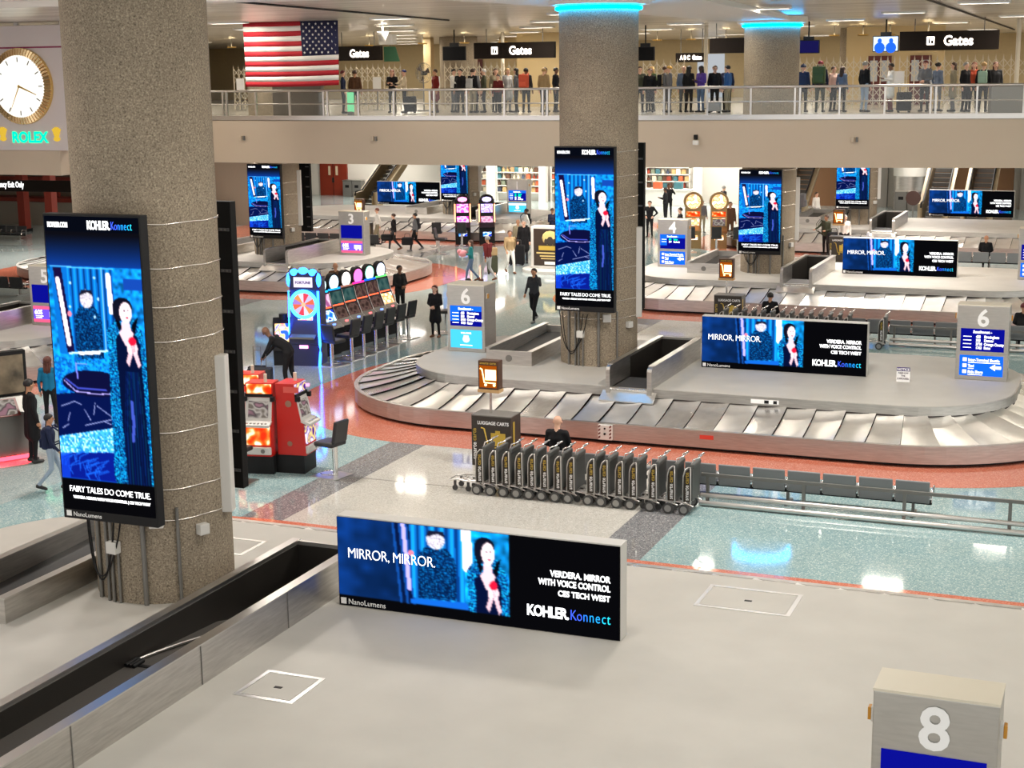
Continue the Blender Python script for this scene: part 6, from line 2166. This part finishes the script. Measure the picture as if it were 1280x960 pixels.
def lattice_gate(x0, x1, y, label):
    t = thing('lattice_gate', label, 'gate', (x0, y, MZ), 0, 'folding gates across the concourse')
    n = max(3, int((x1 - x0) / 0.27))
    st = (x1 - x0) / n
    bar = MB().box(-.022, .022, -.012, .012, 0, 1.9).add([(-.03, 0, 1.9), (.03, 0, 1.9), (0, 0, 2.08)], [(0, 1, 2)]).mesh('bar', [GATEM])
    for i in range(n + 1):
        obj('bar', bar, t, (i * st, 0, 0))
    dia = math.hypot(st, .34)
    br = MB().box(-.014, .014, -.01, .01, 0, dia).mesh('brace', [GATEM])
    an = math.atan2(st, .34)
    for i in range(n):
        for z in (1.2, 1.54, .1, .44):
            for s in (1, -1):
                o = obj('brace', br, t, (i * st + (0 if s > 0 else st), -.02 * s, z))
                o.rotation_euler = (0, an * s, 0)
    return t


lattice_gate(-40.2, -37.4, 64, 'folding lattice gate left of the flag')
lattice_gate(-34.2, -31.4, 64, 'folding lattice gate right of the flag')
lattice_gate(-29.2, -25.8, 64, 'folding lattice gate behind the round fan')
lattice_gate(-19.9, -18.1, 64, 'folding lattice gate beside the blue-ringed column')
lattice_gate(-13.2, -9.4, 64, 'folding lattice gate right of the second ringed column')
lattice_gate(-9.2, -6.0, 64, 'folding lattice gate under the lit monitor')
lattice_gate(-5.8, -1.8, 64, 'folding lattice gate at the right frame edge')

# round fan on a post
t = thing('pedestal_fan', 'big round caged fan on a stand behind the queue', 'fan', (-28.55, 60.4, MZ), R(-20))
MB().cyl((0, 0, 0), (0, 0, .05), .3, n=20).cyl((0, 0, .05), (0, 0, 1.35), .03, n=10).build('stand', [GREYMET], t)
cg = MB()
for k in range(5):
    r_ = .09 + .082 * k
    cg.tube([(r_ * math.cos(2 * PI * i / 24), -.1 + .05 * (k / 4) ** 2, 1.6 + r_ * math.sin(2 * PI * i / 24)) for i in range(24)], .008, 4, closed=True)
cg.tube([(.42 * math.cos(2 * PI * i / 24), .06, 1.6 + .42 * math.sin(2 * PI * i / 24)) for i in range(24)], .012, 4, closed=True)
for i in range(12):
    a = 2 * PI * i / 12
    cg.cyl((0, -.11, 1.6), (.42 * math.cos(a), -.04, 1.6 + .42 * math.sin(a)), .006, n=4)
    cg.cyl((.42 * math.cos(a), -.04, 1.6 + .42 * math.sin(a)), (.42 * math.cos(a), .06, 1.6 + .42 * math.sin(a)), .006, n=4)
cg.build('cage', [GREYMET], t)
for i in range(3):
    a = 2 * PI * i / 3 + .3
    MB().add([(.05 * math.cos(a), 0, 1.6 + .05 * math.sin(a)), (.38 * math.cos(a - .3), .03, 1.6 + .38 * math.sin(a - .3)), (.38 * math.cos(a + .35), -.03, 1.6 + .38 * math.sin(a + .35))], [(0, 1, 2), (2, 1, 0)]).build('blade', [mat('fan_blade', (0.08, 0.05, 0.04), 0.4)], t)
MB().cyl((0, -.06, 1.6), (0, .16, 1.6), .09, n=14).build('motor', [BLACK], t)

# green tented awning, posts and notices behind the queue
t = thing('green_banner', 'dark green slanted banner panel beside the first hanging sign', 'banner', (-30.3, 60.2, 8.5), 0)
MB().add([(0, 0, 0), (.75, 0, 0), (.55, 0, .62), (0, 0, .62), (0, .03, 0), (.75, .03, 0), (.55, .03, .62), (0, .03, .62)], [(0, 1, 2, 3), (7, 6, 5, 4), (0, 4, 5, 1), (2, 6, 7, 3), (1, 5, 6, 2), (3, 7, 4, 0)]).build('cloth', [mat('banner_green', srgb(28, 70, 44), 0.7)], t)
MB().cyl((.3, .015, .62), (.3, .015, 1.26), .015, n=6).build('hanger', [GREYMET], t)
for i, (x, lb) in enumerate(((-29.0, 'white notice board on a post right of the first hanging sign'), (-39.0, 'white notice board on a post left of the flag'), (-31.9, 'white notice board on the gate right of the flag'), (-9.0, 'white notice board behind the older man in leather'), (-7.75, 'white notice board right of the white coat'))):
    t = thing('notice_board', lb, 'notice board', (x, 62.6, MZ), 0)
    MB().cyl((0, 0.03, 0), (0, .03, 1.2), .025, n=8).box(-.18, .18, -.15, .2, 0, .02).build('post', [GREYMET], t)
    MB().cbox(-.2, .2, 0, .03, .9, 1.45, .008).build('board', [WPRINT], t)
t = thing('planter_panel', 'tall dark panel standing behind the railing below the flag', 'panel', (-30.05, 52.2, MZ), 0)
MB().cbox(-1.05, 1.05, 0, .3, 0, 1.25, .01).build('panel', [mat('panel_greybrown', srgb(92, 86, 78), 0.5)], t)
t = thing('green_sign', 'small green lit floor sign behind the railing right of the flag panel', 'sign', (-27.95, 52.6, MZ), 0)
MB().cbox(-.14, .14, 0, .05, .18, .92, .02).build('panel', [emis('green_panel', srgb(110, 200, 140), .9)], t)
MB().box(-.1, .1, -.06, .1, 0, .2).build('foot', [GREYMET], t)

# doors and openings of the upper back wall, near walls and posts
WARMW = mat('upper_wall_warm', srgb(206, 184, 140), 0.7)
struct(MB().box(-34, -33.6, 72, 72.4, MZ, 9.76).build('wall_upper', [WARMW]))
for x0, x1, y in ((-75, -46, 70), (-31.5, -28.5, 76), (-27.3, -24.9, 68), (-12.4, -8.2, 70), (-5.0, 8, 74)):
    struct(MB().box(x0, x1, y, y + .3, MZ, 9.76).build('wall_upper', [WARMW]))
PDOOR = mat('door_dark_red', srgb(92, 30, 26), 0.5)
for i, (x0, x1, y, h) in enumerate(((-35.6, -34.3, 89.9, 2.6), (-40.2, -38.4, 89.9, 2.4), (-29.9, -28.2, 75.9, 2.3), (-11.4, -10.4, 69.9, 2.1), (-9.6, -8.7, 69.9, 2.1), (-4.4, -3.2, 73.9, 2.1))):
    d = struct(MB().box(x0, x1, y - .05, y + .02, MZ, MZ + h).build('door_%d' % (i + 5), [PDOOR]))
    for sx in (.25, .75):
        MB().box(x0 + (x1 - x0) * sx - .16, x0 + (x1 - x0) * sx + .16, y - .07, y - .04, MZ + 1.0, MZ + 1.9).build('pane', [mat('door_pane_pale', srgb(190, 196, 205), 0.2)], d)
struct(MB().box(-24.6, -23.0, 89.8, 89.95, MZ, MZ + 2.5).build('window_1', [emis('bright_opening', srgb(205, 210, 216), 0.55)]))
struct(MB().box(-31, -29.5, 89.8, 89.95, MZ, MZ + 2.5).build('window_2', [emis('bright_opening', srgb(205, 210, 216), 0.55)]))
for i, (x, y, lb) in enumerate(((-27.2, 66, 'slim cream post behind the round fan'), (-16.9, 63, 'slim cream post left of the big black overhead sign'), (-4.6, 62.5, 'slim cream post at the right end of the concourse'), (-22.6, 70, 'slim cream post below the middle sign'))):
    t = thing('slim_post', lb, 'post', (x, y, MZ), 0)
    MB().cyl((0, 0, 0), (0, 0, 3.36), .085, n=12).build('shaft', [CREAM], t)
    MB().cyl((0, 0, 0), (0, 0, .04), .15, n=12).build('foot', [GREYMET], t)
t = thing('counter_desk', 'low pale service desk at the right end of the queue', 'desk', (-4.0, 55.6, MZ), R(12))
MB().cbox(-.9, 1.6, 0, .7, 0, .95, .02).build('front', [GREYMET], t)
MB().cbox(-1.0, 1.7, -.06, .76, .95, 1.0, .01).build('top', [CREAM], t)

# ceiling lamps over the concourse: slim diffusers and warm downlights
lm = MB().box(-.65, .65, -.14, .14, -.02, .03, 0).mesh('diffuser', [LAMP])
fm_ = MB().box(-.7, .7, -.18, -.14, -.04, .03).box(-.7, .7, .14, .18, -.04, .03).box(-.7, -.65, -.14, .14, -.04, .03).box(.65, .7, -.14, .14, -.04, .03).mesh('frame', [WHITE])
l0 = None
for iy, y in enumerate((45.5, 52, 58.5, 65, 71.5, 78, 84.5)):
    for ix in range(9):
        x = -47 + 6.1 * ix + (3.0 if iy % 2 else 0)
        LL = 'slim bright ceiling light, %s from the clock end in the %s row over the concourse' % (ordn[ix], ordn[iy])
        if l0 is None:
            l0 = thing('ceiling_light', 'slim bright ceiling light over the upper concourse', 'ceiling light', (x, y, 9.74), 0, 'slim ceiling lights')
            obj('diffuser', lm, l0)
            obj('frame', fm_, l0)
        else:
            dup(l0, (x, y, 9.74), 0, LL)
        l0['label'] = l0['label'] if (ix or iy) else LL
        area_light(x, y, 9.69, 1.3, 0.5, 75, (1, 0.9, 0.76))
d0 = None
DL = ['', 'left of the flag, second from its edge', 'right of the first Gates sign', 'above the green banner', 'above the round fan', 'behind the flag top', 'over the middle Gates sign', 'left of the second black monitor', 'beside the second black monitor', 'left of the big blank sign', 'right of the second ringed column', 'left of the lattice gates', 'left of the lit monitor', 'above the right Gates sign', 'at the right frame edge', 'far left near the clock', 'farthest left behind the column']
dm = MB().cyl((0, 0, -.03), (0, 0, .02), .16, n=16).mesh('glow', [WLAMP])
dr = MB().lathe([(.16, 0), (.21, -.04), (.24, 0.02)], n=16).mesh('rim', [BRASS])
for i_, (x, y) in enumerate(((-41.5, 66), (-39.8, 66.5), (-31.2, 66), (-29.3, 66.5), (-27.6, 67), (-35, 68), (-23.6, 66.5), (-20.8, 69), (-19.2, 69), (-17.6, 69), (-12.3, 66.5), (-11.1, 66.5), (-10.0, 66.5), (-8.2, 64.5), (-3.5, 66), (-44.5, 68), (-48, 66))):
    z = 9.35
    if d0 is None:
        d0 = thing('downlight', 'warm round downlight glowing under the concourse ceiling', 'downlight', (x, y, z), 0, 'warm round downlights')
        obj('glow', dm, d0)
        obj('rim', dr, d0)
        MB().cyl((0, 0, .02), (0, 0, .4), .02, n=6).build('stem', [GREYMET], d0)
    else:
        dup(d0, (x, y, z), 0, 'warm round downlight glowing over the concourse %s' % DL[i_])
t = thing('ceiling_speaker', 'white box speaker under the ceiling above the first monitor', 'speaker', (-27.5, 55, 9.1), 0)
MB().cbox(-.3, .3, -.2, .2, 0, .4, .03).cyl((0, 0, .4), (0, 0, .66), .04, n=8).build('housing', [WHITE], t)
for x, lb in ((-28.6, 'left of two white cone speakers under the ceiling'), (-26.2, 'right of two white cone speakers under the ceiling')):
    t = thing('cone_speaker', lb, 'speaker', (x, 52, 9.15), 0)
    MB().lathe([(.02, .0), (.1, .02), (.22, .34), (.2, .36), (.02, .3)], n=18).cyl((0, 0, .3), (0, 0, .61), .03, n=8).build('cone', [WHITE], t)
# small fittings on the bridge front
for i, (x, y, lb) in enumerate(((-30.6, 49.0, 'pair of small fittings on the bridge front under the flag'), (-25.2, 49.0, 'pair of small fittings on the bridge front left of the ringed column'), (-8.6, 50.2, 'pair of small fittings on the bridge front at the right'))):
    t = thing('wall_fitting', lb, 'wall fitting', (x, y, 5.75), 0)
    MB().cbox(-.04, .04, -.05, .03, -.08, .08, .01).build('plate', [FASCIA], t)
    MB().cbox(.1, .17, -.05, .03, -.08, .08, .01).build('second_plate', [GREYMET], t)
t = thing('bridge_camera', 'small dark camera on the bridge front right of the ringed column', 'camera', (-13.55, 49.42, 5.6), 0)
MB().cbox(-.06, .06, -.12, .02, .16, .32, .02).build('housing', [BLACK], t)
MB().cbox(-.1, .1, -.1, .03, -.02, .14, .02).build('mount', [WHITE], t)

# ------------------------------------------------------------------ under the bridge: back wall, shop, escalators
RD = mat('door_red_wood', srgb(132, 46, 26), 0.45, var=0.06, vscale=3)
d = struct(MB().box(-51.3, -49.25, 91.85, 92.05, 0, 2.9).build('door_1', [RD]))
MB().box(-50.29, -50.26, 91.83, 91.86, 0, 2.9).build('door_joint', [BLACK], d)
for x in (-50.55, -50.0):
    MB().box(x - .08, x + .08, 91.82, 91.86, 1.35, 1.95).build('pane', [mat('door_slit', srgb(215, 200, 170), 0.3)], d)
MB().box(-50.35, -50.2, 91.8, 91.86, .85, 1.2).build('push_plate', [CHROME], d)
struct(MB().box(-75, -25.2, 91.7, 91.95, 2.9, 4.85).build('wall_bulkhead', [WALLW]))


def bin_unit(x, y, label, face=0):
    t = thing('litter_bin', label, 'bin', (x, y, 0), R(face), 'pairs of grey litter bins')
    MB().cbox(-.33, .33, -.3, .3, 0, 1.05, .02).build('body', [GREYMET], t)
    MB().box(-.34, .34, -.31, .31, 1.05, 1.1).build('lid', [STEEL], t)
    MB().box(-.14, .14, -.31, -.29, .6, .78).build('mouth', [BLACK], t)
    return t


bin_unit(-48.75, 91.2, 'grey litter bin right of the red doors, nearer them')
bin_unit(-48.05, 91.2, 'grey litter bin right of the red doors, farther from them')
bin_unit(-12.55, 90.0, 'grey litter bin in front of the steel drum, left one')
bin_unit(-11.85, 90.0, 'grey litter bin in front of the steel drum, right one')

# shop front with stocked shelves
SHW = mat('shop_white', srgb(238, 235, 228), 0.5)
GOODS = [mat('goods_%d' % i, srgb(*c), 0.6) for i, c in enumerate(((150, 60, 40), (196, 160, 110), (60, 70, 90), (220, 206, 180), (90, 60, 44), (200, 96, 60), (120, 130, 110), (235, 225, 205), (60, 110, 120), (170, 130, 90)))]
GMESH = [MB().cbox(-.13, .13, -.1, .1, 0, .3, .02).mesh('carton', [g]) for g in GOODS] + [MB().cyl((0, 0, 0), (0, 0, .2), .09, n=8).cyl((0, 0, .2), (0, 0, .32), .035, n=8).mesh('bottle', [g]) for g in GOODS[:5]]
area_light(-37, 88.6, 4.6, 4, 2, 260, (1, 0.95, 0.86))
area_light(-26, 88.6, 4.6, 5, 2, 300, (1, 0.95, 0.86))
for s_i, (x0, x1, lb) in enumerate(((-40.4, -38.3, 'stocked shop shelf at the left end of the shop'), (-37.9, -34.9, 'stocked shop shelf behind the kiosk numbered one'), (-34.2, -32.5, 'stocked shop shelf hidden by the ringed column'), (-31.6, -28.4, 'stocked shop shelf right of the ringed column'), (-28.0, -25.2, 'stocked shop shelf behind the men at the shop front'))):
    t = thing('shop_shelf', lb, 'shelf', (x0, 90.6, 0), 0, 'stocked shelves of the shop')
    W = x1 - x0
    MB().box(0, W, .5, .56, 0, 2.9).box(0, .06, 0, .5, 0, 2.9).box(W - .06, W, 0, .5, 0, 2.9).build('frame', [SHW], t)
    for k in range(6):
        MB().box(0, W, 0, .5, .5 + .42 * k, .54 + .42 * k).build('board', [SHW], t)
    rr = random.Random(s_i)
    for k in range(6):
        x = .15
        j = 0
        while x < W - .15 and j < 9:
            g = rr.randrange(len(GMESH))
            o = obj('carton' if g < 10 else 'bottle', GMESH[g], None, (x0 + x, 90.72 + rr.uniform(0, .1), .545 + .42 * k))
            tag(o, 'packed goods, %s in the %s row, %s' % (ordn[j], ['lowest', 'second', 'third', 'fourth', 'fifth', 'highest'][k], lb.replace('stocked shop shelf ', 'shelf ')), 'goods', 'goods on the shop shelves')
            x += rr.uniform(.26, .42)
            j += 1
for i, x in enumerate((-40.8, -38.1, -34.55, -32.0, -28.2, -24.6)):
    struct(MB().box(x - .22, x + .22, 90.0, 90.5, 0, 4.85).build('trim_%d' % (i + 3), [SHW]))
t = thing('shop_counter', 'long white counter along the shop front', 'counter', (-31.9, 89.2, 0), 0)
MB().cbox(0, 7.2, 0, .7, 0, .95, .02).build('front', [SHW], t)
MB().box(-.05, 7.25, -.05, .75, .95, 1.0).build('top', [WHITE], t)
for i, (x, m_) in enumerate(((-30.2, GOODS[5]), (-28.6, GOODS[8]), (-26.9, GOODS[5]), (-25.6, GOODS[8]))):
    o = MB().cbox(-.25, .25, -.2, .2, 0, .42, .03).build('display_box', [m_], None, (x, 89.55, 1.0))
    tag(o, ['orange display box at the left of the shop counter', 'teal display box left of centre on the shop counter', 'orange display box right of centre on the shop counter', 'teal display box at the right end of the shop counter'][i], 'display box')


def escalator(x, y, label, w_=1.5, up=1):
    t = thing('escalator', label, 'escalator', (x, y, 0), 0, 'escalators to the upper level')
    n = 18
    sm_ = MB().box(-.5, .5, 0, .42, -.2, 0).mesh('step', [mat('escalator_step', (0.1, 0.095, 0.09), 0.45, 0.5)])
    for i in range(n):
        obj('step', sm_, t, (0, .4 * i, .15 + .235 * i))
    L, H = .4 * n, .235 * n
    for sx in (-1, 1):
        a, b = sorted((sx * .52, sx * .60))
        MB().prismx([(-.8, 0), (0.2, 0), (L, H - .2), (L, H + .75), (.1, .95), (-.8, .9)], a, b).build('balustrade', [mat('escalator_bronze', (0.32, 0.24, 0.14), 0.3, 0.9)], t)
        MB().tube([(sx * .58, -.85, .75), (sx * .58, -.75, .98), (sx * .58, .1, 1.03), (sx * .58, L, H + .83)], .05, 8).build('handrail', [BLACK], t)
        MB().box(min(sx * .6, sx * .78), max(sx * .6, sx * .78), -.6, .2, .0, .92).prismx([(0.0, .7), (L, H + .5), (L, H + .62), (0, .84)], min(sx * .61, sx * .8), max(sx * .61, sx * .8)).build('skirt_panel', [mat('escalator_brass_panel', (0.5, 0.40, 0.27), 0.5, 0.35)], t)
    return t


escalator(-43.6, 84.2, 'escalator at the far left behind the left billboard')
escalator(-17.6, 84.4, 'escalator behind the tall screen of carousel four')
escalator(-10.0, 84.0, 'left escalator of the pair above the far right billboard')
escalator(-7.8, 84.0, 'right escalator of the pair above the far right billboard')
t = thing('fire_extinguisher_drum', 'round brown drum object in front of the left escalator of the pair', 'drum', (-10.9, 82.5, 0), 0)
MB().cyl((0, 0, 0), (0, 0, 1.0), .05, n=8).build('post', [GREYMET], t)
MB().cyl((0, -.1, 1.3), (0, .1, 1.3), .38, n=20).build('disc', [mat('drum_brown', (0.05, 0.02, 0.015), 0.5)], t)
t = thing('steel_drum', 'tall curved steel wall drum behind the far right bins', 'drum', (-12.2, 90.9, 0), 0)
MB().cyl((0, 0, 0), (0, 0, 1.9), .95, n=40).build('lower_band', [STEEL], t)
MB().cyl((0, 0, 1.9), (0, 0, 4.85), .98, n=40).build('upper_band', [SHW], t)
BROWNW = mat('wall_brown_panel', srgb(120, 84, 52), 0.6)
struct(MB().box(-19.2, -16.2, 91.6, 91.9, 0, 4.85).build('wall_panel', [BROWNW]))
struct(MB().box(-11.0, -6.6, 91.6, 91.9, 0, 4.85).build('wall_panel', [BROWNW]))
GREYW = mat('wall_grey_panel', srgb(150, 146, 140), 0.6)
for x0, x1 in ((-16.0, -13.6), (-6.2, -2.0)):
    struct(MB().box(x0, x1, 91.5, 91.9, 0, 4.85).build('wall_panel', [GREYW]))

# far left: counters, dark red posts, window boards
for i, (x, y, lb) in enumerate(((-51.4, 64, 'dark red post left of the nearest tall screen'), (-54.8, 66, 'dark red post at the left frame edge'), (-47.6, 66, 'dark red post just beside the nearest tall screen'))):
    t = thing('red_post', lb, 'post', (x, y, 0), 0)
    MB().box(-.22, .22, -.22, .22, 0, 4.85).build('shaft', [WALLR], t)
    MB().box(-.27, .27, -.27, .27, 0, .15).build('foot', [BLACK], t)
struct(MB().box(-75, -44, 72, 72.3, 0, 4.85).build('wall_far_left', [mat('wall_taupe', srgb(120, 104, 88), 0.7)]))
t = thing('snack_counter', 'red-topped counter with a blue round poster at the far left', 'counter', (-60, 69, 0), 0)
MB().cbox(0, 14, 0, 1.2, 0, 1.3, .03).build('front', [mat('counter_grey', srgb(130, 120, 108), 0.6)], t)
MB().box(-.1, 14.1, -.1, 1.3, 1.3, 1.5).build('top', [WALLR], t)
MB().box(0, 14, .9, 1.1, 2.0, 2.6).build('menu_band', [WALLR], t)
for x in (4.2, 9.0, 13.6):
    MB().box(x, x + .2, .9, 1.1, 1.5, 2.0).build('band_post', [WALLR], t)
MB().disc((10.0, .88, 2.6), .55, 'y', 24).build('round_poster', [mat('poster_blue', srgb(90, 150, 200), 0.5)], t)
MB().disc((10.05, .86, 2.5), .2, 'y', 20).build('poster_mark', [BLACK], t)
MB().box(12.1, 13.2, .86, .9, 1.6, 3.0).build('white_poster', [WPRINT], t)
t = thing('paper_notice', 'white paper notice on the left counter front', 'notice', (-51.9, 68.9, .35), 0)
MB().box(-.3, .3, 0, .02, 0, .9).build('sheet', [WPRINT], t)
for i in range(5):
    x = -60.2 + .62 * i
    t = thing('wall_display', 'teal display panel high on the far wall, %s from the left' % ordn[i], 'display', (x, 91.3, 1.75), 0, 'teal display panels in a row')
    MB().cbox(-.28, .28, 0, .12, 0, 1.5, .02).build('case', [BLACK], t)
    MB().box(-.22, .1, -.01, 0, .1, 1.4).build('screen', [emis('display_teal', srgb(120, 160, 165), .8)], t)
struct(MB().box(-60.6, -59.0, 91.3, 91.9, 0, 1.6).build('wall_panel', [RD]))
